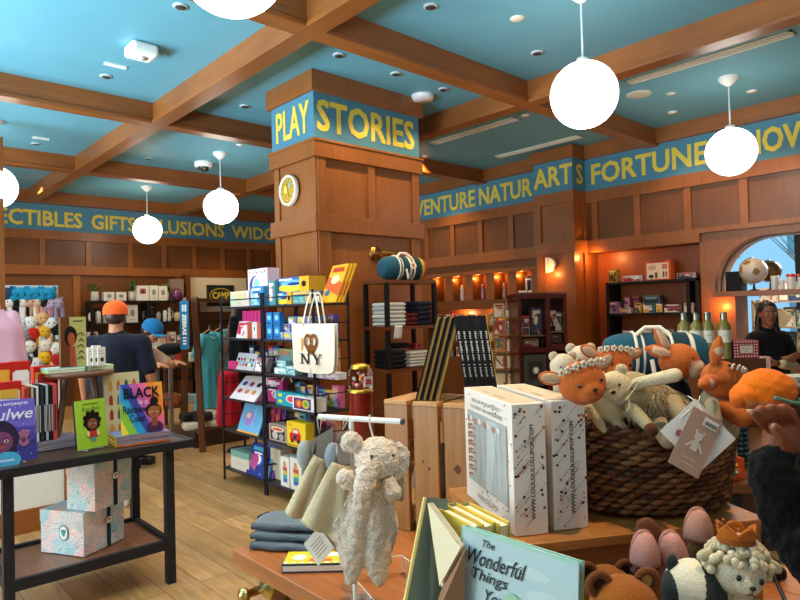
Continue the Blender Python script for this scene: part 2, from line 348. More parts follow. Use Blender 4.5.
wr.box(7.56, 7.95, 4.71, 5.42, 3.61, 3.78, WD)
wall_right = struct(wr, 'wall_right', 'wood_z')
fr = MB(); fr.box(XR - .03, XR, -3, 4.749, 3.16, 3.61, FRZ); fr.box(7.6, 7.629, 4.75, 5.389, 3.161, 3.609, FRZ); fr.box(7.6292, 7.918, 4.75, 4.779, 3.161, 3.609, FRZ); fr.box(XR - .03, XR, 5.39, 12.4, 3.16, 3.61, FRZ)
fr.build('frieze_board', 'paint', wall_right)
def RY(u, x=XR - .03): return atx(u, 180, x).y
mb = MB(Matrix(((0, 0, -1, 7.596), (-1, 0, 0, 0), (0, 1, 0, 0), (0, 0, 0, 1)))); mb.layer = .003
mb.text('ART', -RY(534.5, 7.6), 3.26, .27, YEL, w=RY(534.5, 7.6) - RY(572.5, 7.6), bold=.008)
mb2 = mb.at(T(0, 0, -(XR - .03 - 7.6)))
for st, a, b in (('FORTUNE', 592, 708), ('NOVELTY', 745, 870), ('NATUR', 479, 531.5), ('ADVENTURE', 398, 474.5)): mb2.text(st, -RY(a), 3.25, .27, YEL, w=RY(a) - RY(b), bold=.008)
mb3 = MB(Matrix(((1, 0, 0, 0), (0, 0, -1, 4.746), (0, 1, 0, 0), (0, 0, 0, 1)))); mb3.v, mb3.f, mb3.c, mb3.s = mb.v, mb.f, mb.c, mb.s; mb3.layer = .003
mb3.text('S', 7.70, 3.26, .27, YEL, bold=.007)
mb.build('frieze_lettering', 'paint', wall_right)
MB().box(XR - .12, XR + .5, .62, 3.04, 1.62, 1.68, WD).build('arch_shelf', 'wood_y', wall_right)
tr = MB()
tr.tube([(XR + .2, y - .01, z - .01) for y, z in [(3.05, 1.68)] + arc] + [(XR + .2, .62, 2.31)], .012, S('#8c8c86'), 6); tr.build('arch_lining', 'metal', wall_right)
# other sides of the shop, closed off solid; area lights stand in for windows
struct(MB().box(-3.6, 8.4, -3, -2.8, 0, 3.8, S('#c9c2b4')), 'wall_rear', 'paint')
wside = MB().box(-3.6, -3.4, -3, 12.8, 0, 3.8, S('#c9c2b4')); struct(wside, 'wall_side', 'paint')
# --- room behind the arch with the street window
wb2 = MB(); XB = 11.4
wb2.box(XB, XB + .2, -3, 4.9, 0, .9, S('#b9a98c')).box(XB, XB + .2, -3, 4.9, 2.95, 3.8, S('#b9a98c')).box(XB, XB + .2, 4.4, 4.9, .9, 2.95, S('#b9a98c')).box(8.35, XB, 4.9, 5.0, 0, 3.8, S('#b9a98c')).box(8.35, 11.6, -3, -2.8, 0, 3.8, S('#b9a98c'))
struct(wb2, 'wall_back_room', 'paint')
wf = MB(); 
for y in (4.36, 3.05, 1.7, .3, -1.2): wf.box(XB - .03, XB + .12, y, y + .09, .9, 2.95, S('#22262a'))
wf.box(XB - .03, XB + .12, -3, 4.4, .86, .95, S('#22262a')).box(XB - .03, XB + .12, -3, 4.4, 2.9, 2.98, S('#22262a'))
win = struct(wf, 'window_1', 'paint'); MB().box(XB + .04, XB + .05, -3, 4.4, .95, 2.9, (1, 1, 1)).build('window_glass', 'glass', win)
# --- the panelled column
CX0, CX1, CY0, CY1 = 3.36, 4.67, 4.80, 5.50
pc = MB(); pc.box(CX0, CX1, CY0, CY1, 0, 3.8, WD)
for z0, z1, e in ((3.61, 3.8, .06), (3.0, 3.17, .045), (2.31, 2.47, .045), (0, .22, .04)): pc.box(CX0 - e, CX1 + e, CY0 - e, CY1 + e, z0, z1, WD)
pc.box(CX0 - .055, CX1 + .055, CY0 - .055, CY1 + .055, 3.145, 3.17, WD)
for a, b in ((CX0, CX0 + .1), (3.98, 4.06), (CX1 - .09, CX1)): pc.box(a, b, CY0 - .03, CY0, 2.47, 3.0, WD)
for a, b in ((CX0, CX0 + .14), (CX1 - .12, CX1)): pc.box(a, b, CY0 - .03, CY0, .2, 2.31, WD)
for a, b in ((CY0 - .02, CY0 + .04), (CY1 - .09, CY1)): pc.box(CX0 - .02, CX0, a, b, .2, 3.0, WD)
colm = struct(pc, 'wall_column', 'wood_z', bevel=.004)
MB().box(CX0 - .02, CX1 + .02, CY0 - .02, CY1 + .02, 3.17, 3.61, FRZ).build('frieze_board', 'paint', colm)
mb = MB(Matrix(((1, 0, 0, 0), (0, 0, -1, CY0 - .022), (0, 1, 0, 0), (0, 0, 0, 1)))); mb.layer = .003
def CXu(u): return aty(u, 125, CY0 - .02).x
mb.text('STORIES', CXu(317.5), 3.255, .285, YEL, w=CXu(413) - CXu(317.5), bold=.008)
m2 = MB(Matrix(((0, 0, -1, CX0 - .022), (-1, 0, 0, 0), (0, 1, 0, 0), (0, 0, 0, 1)))); m2.v, m2.f, m2.c, m2.s = mb.v, mb.f, mb.c, mb.s; m2.layer = .003
ya = atx(278.5, 125, CX0).y; yb = atx(311, 125, CX0).y
m2.text('PLAY', -ya, 3.255, .285, YEL, w=ya - yb, bold=.007); mb.build('frieze_lettering', 'paint', colm)
# near-left post (slender, edge of frame) and white half wall behind the left table
pp = MB(); p0 = aty(-1, 300, 8.0); pp.box(p0.x - .2, p0.x + .06, 8.0, 8.2, 0, 3.58, WD); struct(pp, 'trim_%d' % n, 'wood_z'); n += 1
a0 = aty(-60, 500, 5.3); hw = MB()
xr = aty(64, 480, 5.3).x
hw.box(-2.2, xr, 5.3, 5.45, .17, .55, S('#dfe3e2')); hw.box(-2.2, xr + .03, 5.28, 5.47, 0, .17, WD).box(xr, xr + .06, 5.28, 5.47, .17, .6, WD).box(-2.2, xr + .06, 5.28, 5.47, .55, .6, WD); struct(hw, 'wall_low', 'paint')
# ================================================================ CEILING FIXTURES
def disc(name, x, y, r, h, col, label, cat, group=None, kind='plastic', inner=None):
    b = MB().lathe([(r, 0), (r, -h * .4), (r * .86, -h), (0, -h)], col, 20)
    if inner: b.lathe([(r * .72, -h * 1.02), (r * .72, -h * 1.06), (0, -h * 1.06)], inner, 20)
    return local(b, name, kind, label, cat, (x, y, 3.8), 0, group)
first = None
names = {(1.91, 4.37): 'nearest the upper left hanging globe', (1.93, 6.08): 'left of the ceiling detector strip, far side of it', (3.32, 4.35): 'just left of the lettered column crown', (4.0, 4.36): 'directly above the STORIES lettering', (3.34, 6.06): 'left of the PLAY side of the column', (3.38, 8.9): 'in the bay behind the crossing beams', (3.32, 3.22): 'in the bay right of the top beam crossing', (4.65, 3.22): 'in the grey-blue bay left of the big globe', (4.66, 4.37): 'beside the flat round speaker near the column', (6.05, 4.37): 'between the two long air diffusers', (7.35, 3.23): 'near the right wall beam, left of the right globe', (7.32, 2.36): 'right of the stem of the right globe', (6.46, 6.46): 'left of the third air diffuser by the far right wall', (1.98, 8.96): 'beside a small white plate in the far left bay'}
for x, y in SPOTS[:14]:
    warm = x > 5
    disc('recessed_downlight', x, y, .055, .012, S('#d8dcda') if warm else S('#b8c0c2'), 'small round recessed downlight ' + names[(x, y)], 'ceiling light', 'recessed downlights', 'plastic', S('#fff2d8') if warm else S('#3a3a3a'))
disc('ceiling_speaker', 6.43, 3.18, .13, .012, S('#cfcdb8'), 'large flat cream ceiling speaker between the two hanging globes', 'speaker')
disc('ceiling_speaker', 4.63, 4.64, .12, .05, S('#e6e2e6'), 'domed white ceiling speaker just right of the column crown', 'speaker')
disc('ceiling_cover', 3.98, 2.93, .055, .01, S('#ece4cc'), 'small cream cover plate on the ceiling above the bag of lights', 'cover plate')['label'] = 'small round cream cover plate up beside the top of the grey-blue bay'
disc('ceiling_cover', 6.69, 2.95, .045, .008, S('#e4dcc4'), 'small oval cream cover plate left of the right globe canopy', 'cover plate')
disc('ceiling_cover', 4.05, 7.5, .045, .008, S('#f0f0ea'), 'small white cover plate above the globe left of the column', 'cover plate')
q = MB().rbox(-.11, .11, -.11, .11, -.1, 0, S('#f2f2ee'), .03); q.lathe([(.05, -.1), (.05, -.104), (0, -.104)], S('#b8b8b4'), 16); dt = thing('ceiling_detector', 'boxy white detector mounted on the bright blue ceiling', 'detector', (1.94, 5.22, 3.8)); q.build('housing', 'plastic', dt)
MB().lathe([(.03, -.104), (.02, -.12), (0, -.12)], S('#d8d8d4'), 12).build('sensor', 'plastic', dt)
dt = thing('ceiling_detector', 'white ceiling detector with dark band left of the hanging globe by the column', 'detector', (4.09, 8.68, 3.8)); MB().lathe([(.13, 0), (.13, -.05), (.11, -.07), (0, -.07)], S('#eeeeee'), 18).build('housing', 'plastic', dt)
MB().lathe([(.08, -.07), (.07, -.12), (0, -.14)], S('#333333'), 18).build('dome', 'gloss', dt)
for x, y, lb in ((1.91, 5.76, 'small white rectangular plate on the bright ceiling below the boxy detector'), (1.97, 8.65, 'small white rectangular plate in the far left ceiling bay')):
    local(MB().box(-.09, .09, -.03, .03, -.012, 0, S('#f4f4f4')), 'ceiling_plate', 'plastic', lb, 'cover plate', (x, y, 3.8))
def diffuser(x, ya, yb, label):
    t = thing('air_diffuser', label, 'air vent', (x, ya, 3.8), 0, 'long slot air diffusers'); L_ = yb - ya; c = S('#e9e2cf')
    b = MB(); b.box(-.07, -.045, 0, L_, -.012, 0, c).box(.045, .07, 0, L_, -.012, 0, c).box(-.012, .012, 0, L_, -.012, 0, c).box(-.07, .07, 0, .02, -.012, 0, c).box(-.07, .07, L_ - .02, L_, -.012, 0, c); b.build('frame', 'plastic', t)
    MB().box(-.045, .045, .02, L_ - .02, -.003, 0, S('#3a3630')).build('slot', 'paint', t)
diffuser(6.0, 1.6, 3.07, 'long slotted air diffuser between the hanging globes, nearest one'); diffuser(6.05, 4.5, 5.9, 'long slotted air diffuser right of the column crown'); diffuser(7.37, 4.45, 5.86, 'long slotted air diffuser above the ART lettering')
diffuser(5.7, 9.6, 11.4, 'slotted air diffuser in the far bay just left of the column')
def globe(x, y, label, z=3.05):
    t = thing('pendant_globe', label, 'pendant lamp', (x, y, z), 0, 'white globe pendants')
    g = MB().ell((0, 0, 0), .235, (1, .93, .82), 32).build('globe', 'glow', t)
    MB().cyl((0, 0, .22), (0, 0, 3.78 - z), .008, S('#dcdcdc'), n=10).build('stem', 'plastic', t)
    MB().lathe([(.02, 3.71 - z), (.09, 3.77 - z), (.095, 3.8 - z)], S('#f2f0ea'), 20).build('canopy', 'plastic', t)
    MB().lathe([(.05, .215), (.045, .26), (.01, .27)], S('#e8e6e0'), 16).build('cap', 'plastic', t)
globe(*atz(584, 95, 3.05).xy, 'biggest white globe pendant, hanging over the toy basket')
globe(*atz(731, 152, 3.05).xy, 'white globe pendant in front of the FORTUNE lettering')
globe(*atz(221, 207, 3.05).xy, 'white globe pendant just left of the column')
globe(*atz(147.5, 230, 3.05).xy, 'white globe pendant in front of the ILLUSIONS lettering')
globe(*atz(231, -42, 3.05).xy, 'white globe pendant cut off by the top edge')
globe(*atz(-6, 187, 3.05).xy, 'white globe pendant cut off by the left edge')
# round wall clock on the column, brass sconces
t = thing('wall_clock', 'round yellow-faced clock on the PLAY side of the column', 'clock', (CX0 - .02, atx(292, 191, CX0).y, atx(292, 191, CX0).z))
RM = Matrix(((0, 0, -1, 0), (-1, 0, 0, 0), (0, 1, 0, 0), (0, 0, 0, 1)))
MB(RM).lathe([(.15, 0), (.15, .035), (.135, .045), (.13, .03), (0, .03)], S('#e6dfd2'), 32).build('clock_case', 'plastic', t)
k = MB(RM).lathe([(.125, .031), (.125, .033), (0, .033)], S('#c09428'), 32); k2 = k.at(T(0, 0, .034)); k2.stroke([(0, 0), (.05, -.07)], .008, S('#5a4a20')); k2.stroke([(0, 0), (-.01, .06)], .01, S('#5a4a20'))
for i in range(12): k2.oval(.1 * math.cos(i * PI / 6), .1 * math.sin(i * PI / 6), .006, .006, S('#f4ecd0'))
k2.oval(-.03, .01, .03, .04, S('#e9cc66')); k2.oval(.04, .045, .02, .03, S('#8fa9a0')); k.build('clock_face', 'paper', t)
def sconce(loc, M, label, on=True):
    t = thing('wall_sconce', label, 'wall lamp', loc); BR = S('#b08848')
    MB(M).lathe([(.075, 0), (.075, .012), (0, .018)], BR, 24).build('backplate', 'metal', t)
    MB(M).tube([(0, 0, .01), (0, 0, .1)], .01, BR, 8).build('arm', 'metal', t)
    MB(M).tube([(.0, 0, .09), (.16, 0, .09)], .026, BR, 16).build('shade', 'metal', t); return t
FM = Matrix(((1, 0, 0, 0), (0, 0, -1, 0), (0, 1, 0, 0), (0, 0, 0, 1)))
p = aty(375, 254, CY0); sconce((p.x, CY0, p.z), FM, 'brass tube wall lamp on the column above the striped duffel bag')
p = atx(553, 265, 7.63); t = thing('wall_sconce', 'white half-moon wall lamp on the pier under the ART lettering', 'wall lamp', (7.63, p.y, p.z))
MB(RM).box(-.1, -.06, -.11, .11, 0, .04, S('#e8e2d4')).build('backplate', 'plastic', t)
MB(RM).prism([(-.02, -.1)] + [(-.02 + .1 * math.cos(a), .1 * math.sin(a)) for a in [(-PI / 2 + i * PI / 10) for i in range(11)]] + [(-.02, .1)], .03, .08, S('#f0e8d8')).build('shade', 'plastic', t)
point((7.5, p.y, p.z - .13), 5, (1, .42, .1)); 
for a, b in NICHE[1:]: point((XR + .1, b - .04, 2.06), 1.6, (1, .45, .12), .015)
for y in (5.9, 6.6, 7.3): point((XR + .15, y, 1.48), 5, (1, .62, .3))
point((7.88, 4.6, 2.24), 9, (1, .4, .1)); point((8.0, 3.0, 1.3), 0.1)
point((XR - .1, 2.96, 1.5), 5, (1, .4, .08)); point((9.2, 2.2, 2.4), 130, (1, .85, .65), .3)  # last lamp is an unseen one, added to brighten the room behind the arch
# ================================================================ shared builders
FRONT = frame((0, 0, 0), (1, 0, 0), (0, -1, 0))
def pxframe(A, B):
    "root position and heading of a box whose front bottom edge runs A -> B"
    d = B - A; return math.atan2(d.y, d.x), math.hypot(d.x, d.y)
def on(plane, u, v):
    k, q = plane
    return atx(u, v, q) if k == 'x' else aty(u, v, q) if k == 'y' else atd(u, v, q)
WHITE = S('#eeeae2'); BLACK = S('#15151a'); IRON = S('#23232a')
def rart(k, w, h, seed, pal, title=True, back=None):
    "an invented package picture: bands, blobs and a title bar"
    r = random.Random(seed); P = [S(c) for c in pal]
    if back: k.rect(.0, .0, w, h, S(back), 1)
    n_ = r.randint(3, 5)
    for i in range(n_):
        c = r.choice(P); t = r.random()
        if t < .35: k.rect(w * .04, h * r.uniform(.05, .7), w * r.uniform(.5, .96), h * r.uniform(.72, .95), c, 2 + i)
        elif t < .75: k.oval(w * r.uniform(.3, .7), h * r.uniform(.3, .65), w * r.uniform(.12, .28), h * r.uniform(.12, .26), c, 2 + i)
        else: k.poly([(w * .04, h * .04), (w * r.uniform(.5, .95), h * .04), (w * .04, h * r.uniform(.5, .95))], c, 2 + i)
    for i in range(6): k.oval(w * r.uniform(.12, .88), h * r.uniform(.1, .62), w * r.uniform(.03, .08), h * r.uniform(.03, .08), r.choice(P), 7 + i * .5, 10)
    if title: k.rect(w * .15, h * .78, w * .85, h * .9, r.choice(P), 11); k.rect(w * .25, h * .68, w * .7, h * .73, r.choice(P), 12)
def pbox(name, label, cat, plane, u0, u1, vt, vb, th, col, art=None, z=None, yaw=0, lean=0, group=None, kind='paper', w=None, h=None):
    "a box or card pack standing on a shelf, its front seen at the given place on a plane of the room"
    A = on(plane, u0, vb); B = on(plane, u1, vb); Tt = on(plane, u0, vt); rz, W = pxframe(A, B)
    H_ = h or (Tt.z - A.z); W = w or W; zz = A.z if z is None else z
    if z is not None and h is None: H_ = max(.02, Tt.z - z)
    mb = MB().box(0, W, 0, th, 0, H_, S(col)); k = mb.at(FRONT); k.layer = .0007
    if art: art(k, W, H_)
    M = Matrix.Rotation(rz + yaw, 4, 'Z') @ rotm(-lean, 0, 0)
    o = local(mb, name, kind, label, cat, (A.x, A.y, zz), M, group); return o
def AR(seed, *pal, **kw): return lambda k, w, h: rart(k, w, h, seed, pal, **kw)
def book(name, label, cat, loc, M, w, h, t, cov, art=None, spine=None, group=None, back=None):
    "hardback: cover (with spine) and page block; front cover faces -y, spine at x=0"
    tt = thing(name, label, cat, loc, M, group); c = .003
    mb = MB(); mb.box(0, w, 0, c, 0, h, cov).box(0, w, t - c, t, 0, h, back or cov).box(0, c, c, t - c, 0, h, spine or cov)
    k = mb.at(FRONT); k.layer = .0007
    if art: art(k, w, h)
    mb.build('cover', 'paper', tt); MB().box(c, w - .006, c, t - c, .005, h - .005, S('#eee6d2')).build('pages', 'paper', tt); return tt
def scribble(k, x, y, w, h, col, seed, l=1):
    "tiny unreadable lettering: a row of short strokes"
    r = random.Random(seed); p = x
    while p < x + w:
        q = r.uniform(.35, .8) * h
        if r.random() > .14: k.rect(p, y, p + q * .55, y + h * r.uniform(.55, 1), col, l); k.rect(p, y + h * .4, p + q, y + h * .55, col, l + .2)
        p += q * 1.25
# ================================================================ LEFT TABLE
TZ = .82
t = thing('display_table', 'dark metal and wood display table at left carrying picture books', 'table', (1.08, 3.93, 0)); o_ = (1.08, 3.93)
def L(mb): return mb
b = MB(T(-1.08, -3.93)); b.box(.58, 1.6, 3.62, 4.3, TZ - .03, TZ, S('#3b2a22')); b.build('tabletop', 'wood_x', t, bevel=.002)
b = MB(T(-1.08, -3.93)); b.box(.57, 1.61, 3.61, 3.64, TZ - .042, TZ + .003, IRON).box(.57, 1.61, 4.28, 4.31, TZ - .05, TZ + .003, IRON).box(1.58, 1.61, 3.64, 4.28, TZ - .05, TZ + .003, IRON).box(.57, .6, 3.64, 4.28, TZ - .05, TZ + .003, IRON); b.build('edge_frame', 'iron', t)
for x, y in ((.66, 3.67), (1.475, 3.67), (1.475, 4.23), (.66, 4.23)): MB(T(-1.08, -3.93)).box(x - .024, x + .024, y - .024, y + .024, 0, TZ - .05, IRON).build('leg', 'iron', t)
b = MB(T(-1.08, -3.93)); b.box(.66, 1.475, 3.65, 3.68, .2, .255, IRON).box(.66, 1.475, 4.22, 4.25, .2, .255, IRON).box(1.46, 1.49, 3.66, 4.24, .2, .255, IRON).box(.645, .675, 3.66, 4.24, .2, .255, IRON); b.build('shelf_frame', 'iron', t)
MB(T(-1.08, -3.93)).box(.67, 1.46, 3.68, 4.22, .215, .235, S('#8a5a3e')).box(1.02, 1.024, 3.68, 4.22, .235, .2355, S('#402a1c')).build('shelf_board', 'wood_y', t)
# floral gift boxes
def floral_mat():
    m = bpy.data.materials.new('floral_paper'); m.use_nodes = True; nt = m.node_tree; N = nt.nodes; Lk = nt.links; bs = N['Principled BSDF']; bs.inputs['Roughness'].default_value = .5
    tc = N.new('ShaderNodeTexCoord'); v = N.new('ShaderNodeTexVoronoi'); v.inputs['Scale'].default_value = 13; Lk.new(tc.outputs['Object'], v.inputs[0]); r = N.new('ShaderNodeValToRGB'); sp = N.new('ShaderNodeSeparateColor'); Lk.new(v.outputs['Color'], sp.inputs[0]); Lk.new(sp.outputs[0], r.inputs[0]); r.color_ramp.interpolation = 'CONSTANT'
    e = r.color_ramp.elements; e[0].color = (*S('#e9dfe0'), 1); e[1].position = .35; e[1].color = (*S('#a9d4de'), 1); q = e.new(.6); q.color = (*S('#e9d2d2'), 1); q = e.new(.8); q.color = (*S('#c9dfe4'), 1)
    n2 = N.new('ShaderNodeTexVoronoi'); n2.feature = 'DISTANCE_TO_EDGE'; n2.inputs['Scale'].default_value = 55; Lk.new(tc.outputs['Object'], n2.inputs[0]); c2 = N.new('ShaderNodeMath'); c2.operation = 'LESS_THAN'; c2.inputs[1].default_value = .045; Lk.new(n2.outputs[0], c2.inputs[0])
    n3 = N.new('ShaderNodeTexNoise'); n3.inputs['Scale'].default_value = 9; Lk.new(tc.outputs['Object'], n3.inputs[0]); r3 = N.new('ShaderNodeValToRGB'); Lk.new(n3.outputs[0], r3.inputs[0]); r3.color_ramp.elements[0].position = .47; r3.color_ramp.elements[0].color = (*S('#e0a4a4'), 1); r3.color_ramp.elements[1].position = .53; r3.color_ramp.elements[1].color = (*S('#7dbccc'), 1)
    mx = N.new('ShaderNodeMix'); mx.data_type = 'RGBA'; Lk.new(c2.outputs[0], mx.inputs[0]); Lk.new(r.outputs[0], mx.inputs[6]); Lk.new(r3.outputs[0], mx.inputs[7]); Lk.new(mx.outputs[2], bs.inputs['Base Color']); return m
FLOR = floral_mat()
def giftbox(A, B, C, z0, vt, label, band, emb):
    pa, pb, pc_ = atz(*A, z0), atz(*B, z0), atz(*C, z0); rz, W = pxframe(pb, pc_); D = (pa - pb).length
    r = ray(B[0], vt); dist = math.hypot(pb.x, pb.y) / math.hypot(r.x, r.y); H_ = EYE.z + r.z * dist - z0
    t = thing('gift_box', label, 'gift box', (pb.x, pb.y, z0), rz, 'floral gift boxes')
    o = MB().box(0, W, 0, D, 0, H_ * .72, (1, 1, 1)).build('box_base', 'paper', t); o.data.materials[0] = FLOR
    o = MB().box(-.003, W + .003, -.003, D + .003, H_ * .72, H_, (1, 1, 1)).build('lid', 'paper', t); o.data.materials[0] = FLOR
    g = MB(); x = W * band; g.box(x - .012, x + .012, -.006, D + .006, -.0005, H_ + .003, S('#17353f')); g.build('ribbon', 'cloth', t)
    e = MB(); k = e.at(FRONT @ T(x, H_ * .62, .007)); k.oval(0, 0, .03, .022, S('#2c8a90'), 1, 20); k.oval(0, 0, .025, .018, S('#f0efe8'), 2, 20); k.oval(0, .004, .014, .008, S('#d98a7a'), 3)
    e.build('emblem', 'paper', t)
    if emb: e = MB(); k = e.at(frame((-.0035, D * .45, H_ * .5), (0, -1, 0), (-1, 0, 0))); k.oval(0, 0, .034, .044, S('#2f97a2'), 1, 22); k.oval(0, 0, .028, .037, S('#f0efe8'), 2, 22); k.oval(0, 0, .012, .02, S('#4aa0a8'), 3); k.oval(-.012, .008, .006, .01, S('#4aa0a8'), 3); k.oval(.012, .008, .006, .01, S('#4aa0a8'), 3); e.build('emblem', 'paper', t)
    return H_
Hh = giftbox((38, 553), (84, 557), (124, 538), .24, 513, 'floral pastel gift box lying lowest, on the table\'s bottom shelf', .6, True)
giftbox((66, 509), (95, 512), (131, 498.5), .24 + Hh + .001, 463, 'floral pastel gift box stacked on top of the other one', .55, False)
# standing picture books
def face_art(k, cx, cy, r, skin, hair, hairtop=1.0):
    k.oval(cx, cy + r * .25 * hairtop, r * 1.15, r * 1.1, S(hair), 8, 20); k.oval(cx, cy, r * .86, r * .88, S(skin), 9, 20)
    for s_ in (-1, 1): k.oval(cx + s_ * r * .36, cy + .05 * r, r * .16, r * .13, S('#f5f0ea'), 10, 10); k.oval(cx + s_ * r * .36, cy + .05 * r, r * .09, r * .11, S('#1c120e'), 11, 10); k.stroke([(cx + s_ * r * .2, cy + .3 * r), (cx + s_ * r * .5, cy + .32 * r)], r * .06, S(hair), 11)
    k.oval(cx, cy - .15 * r, r * .1, r * .06, S('#5a2f22'), 10, 8); k.oval(cx, cy - .42 * r, r * .24, r * .09, S('#a8443c'), 11, 12)
YB = 3.72
p = aty(-17, 464, YB); q = aty(38, 460, YB); top = aty(38, 401, YB)
rz, W = pxframe(p, q)
def sulwe(k, w, h):
    k.rect(0, 0, w, h, S('#4b45a0'), 1); k.rect(0, h * .55, w, h, S('#6f63c8'), 2); k.poly([(0, 0), (w, 0), (w, h * .35)], S('#3c3a8c'), 3); k.poly([(0, 0), (w, h * .3), (0, h * .5)], S('#5a52b0'), 3)
    rr = random.Random(3)
    for i in range(26): x, y = rr.random() * w, rr.random() * h; k.oval(x, y, .0022, .0022, S('#efeaff'), 5, 6)
    k.oval(w * .34, h * .38, w * .32, h * .3, S('#2c2140'), 6, 24); face_art(k, w * .34, h * .34, w * .25, '#7a3f66', '#2c2140'); k.oval(w * .42, h * .04, w * .26, h * .14, S('#4aa8d0'), 12)
    for i in range(4): k.stroke([(w * .74, h * .3), (w * (.68 + i * .06), h * (.46 + (.03 if i in (1, 2) else 0)))], .012, S('#a06484'), 12)
    k.oval(w * .75, h * .3, w * .09, h * .07, S('#a06484'), 12); k.text('Sulwe', w * .08, h * .68, h * .18, S('#dfe2f6'), w=w * .84, l=13, shear=.3, bold=.0008); k.text("LUPITA NYONG'O", w * .08, h * .91, h * .045, S('#f0eefc'), w=w * .78, l=13, bold=.0004)
    k.rect(w * .05, h * .03, w * .55, h * .055, S('#d8d6f0'), 13)
tt = book('picture_book', 'purple picture book with a starry night cover titled Sulwe at the table edge', 'book', (p.x, p.y, TZ + .012), Matrix.Rotation(rz, 4, 'Z') @ rotm(-.2, 0, 0), W, (top.z - TZ) * 1.02, .02, S('#4b45a0'), sulwe, S('#33306e'))
def easel(loc, rz, w, label):
    t = thing('book_easel', label, 'book stand', loc, rz, 'clear book easels')
    for x in (.25 * w, .75 * w): MB().tube([(x, -.02, .008), (x, .0, .001), (x, .07, .004)], .0025, S('#dfe6e8'), 6).build('foot', 'plastic', t)
    MB().tube([(.25 * w, .07, .004), (.5 * w, .045, .12), (.75 * w, .07, .004)], .0025, S('#dfe6e8'), 6).build('back_rest', 'plastic', t)
easel((p.x, p.y, TZ + .003), rz, W, 'clear easel under the purple starry picture book')
p = aty(78, 446, 3.75); q = aty(111, 442, 3.75); top = aty(78, 402, 3.75); rz, W = pxframe(p, q); rz += .22
def rosa(k, w, h):
    k.rect(0, 0, w, h, S('#a6d23c'), 1); k.text('Rosa Parks', w * .2, h * .77, h * .085, S('#3a4a20'), w=w * .6, l=5, shear=.4); k.rect(w * .25, h * .9, w * .75, h * .925, S('#5d7a22'), 4)
    k.oval(w * .52, h * .55, w * .27, h * .2, S('#17110e'), 3, 22)
    for i in range(9): a = i * PI / 4.5; k.oval(w * .52 + w * .24 * math.cos(a), h * .57 + h * .17 * math.sin(a), w * .075, h * .055, S('#17110e'), 4, 10)
    k.poly([(w * .4, h * .36), (w * .64, h * .36), (w * .68, h * .22), (w * .36, h * .22)], S('#c23a28'), 6); k.oval(w * .36, h * .3, w * .05, h * .06, S('#ead9a0'), 7); k.oval(w * .69, h * .3, w * .05, h * .06, S('#ead9a0'), 7); k.rect(w * .45, h * .14, w * .6, h * .23, S('#4aa0a0'), 6); face_art(k, w * .52, h * .5, w * .2, '#8a5236', '#17110e', .3)
book('picture_book', 'lime green book with a black spine and a curly haired girl on the cover', 'book', (p.x, p.y, TZ + .012), Matrix.Rotation(rz, 4, 'Z') @ rotm(-.12, 0, 0), W, top.z - TZ - .01, .024, S('#a6d23c'), rosa, S('#15171a'), back=S('#15171a'))
easel((p.x, p.y, TZ + .003), rz, W, 'clear easel under the lime green book')
# rainbow book on its stack
p = aty(116, 443, 3.72); q = aty(176, 436, 3.78)
st_lab = ['undermost', 'second from the bottom', 'third from the bottom', 'fourth from the bottom', 'topmost']
for i in range(5):
    m_ = MB(); c = [S('#e2603a'), S('#7f87b8'), S('#6f7fa8'), S('#8a7fb0'), S('#6a80b0')][i]
    m_.box(0, .3, 0, .22, 0, .002, c).box(0, .3, 0, .22, .009, .011, c).box(0, .003, 0, .22, 0, .011, S('#f0c030')).box(.004, .296, .003, .216, .002, .009, S('#cdbfb4') if i % 2 else S('#e6a860'))
    local(m_, 'picture_book', 'paper', 'rainbow colour picture book lying flat, %s of five in the stack' % st_lab[i], 'book', (p.x + .004 * (i % 2), p.y, TZ + .003 + i * .0115), -.12 + .01 * (i % 3), 'rainbow picture books in the stack')
zst = TZ + .003 + 5 * .0115 + .001
p = aty(121.5, 434, 3.74); q = aty(163, 426, 3.74); top = aty(163, 381, 3.74); rz, W = pxframe(p, q); rz = -.1
def black(k, w, h):
    cols = ['#f6e23a', '#8fc63f', '#2f9fd0', '#3b4aa8', '#c25fae', '#ef6aa0', '#f08a3c', '#f0a03a']
    for i, c in enumerate(cols):
        t0, t1 = i / 7.0, (i + 1.15) / 7.0
        def ed(t): return (w * min(1, max(0, 1.6 * t - .3)), 0) if False else None
        a0 = i / 8 * 1.0 - .01; k.poly([p_ for p_ in clip_band(w, h, a0, a0 + .16)], S(c), 2 + i)
    k.rect(w * .05, h * .62, w * .051, h * .63, BLACK, 11)
    k.text('BLACK', w * .09, h * .71, h * .2, S('#16121a'), w=w * .82, l=14, bold=.0018); k.text('is a', w * .42, h * .58, h * .09, S('#e6c8dc'), l=14, bold=.0005); k.text('Rainbow', w * .06, h * .42, h * .14, S('#241c3c'), w=w * .56, l=14, bold=.0007); k.text('Color', w * .2, h * .24, h * .14, S('#241c3c'), w=w * .36, l=14, bold=.0007)
    k.oval(w * .78, h * .62, w * .1, h * .09, S('#1c1212'), 15); k.oval(w * .77, h * .09, w * .2, h * .13, S('#4a2450'), 13); k.rect(w * .7, h * .12, w * .84, h * .28, S('#8a4a2c'), 14); face_art(k, w * .77, h * .4, w * .17, '#a0603a', '#1c1212', .9)
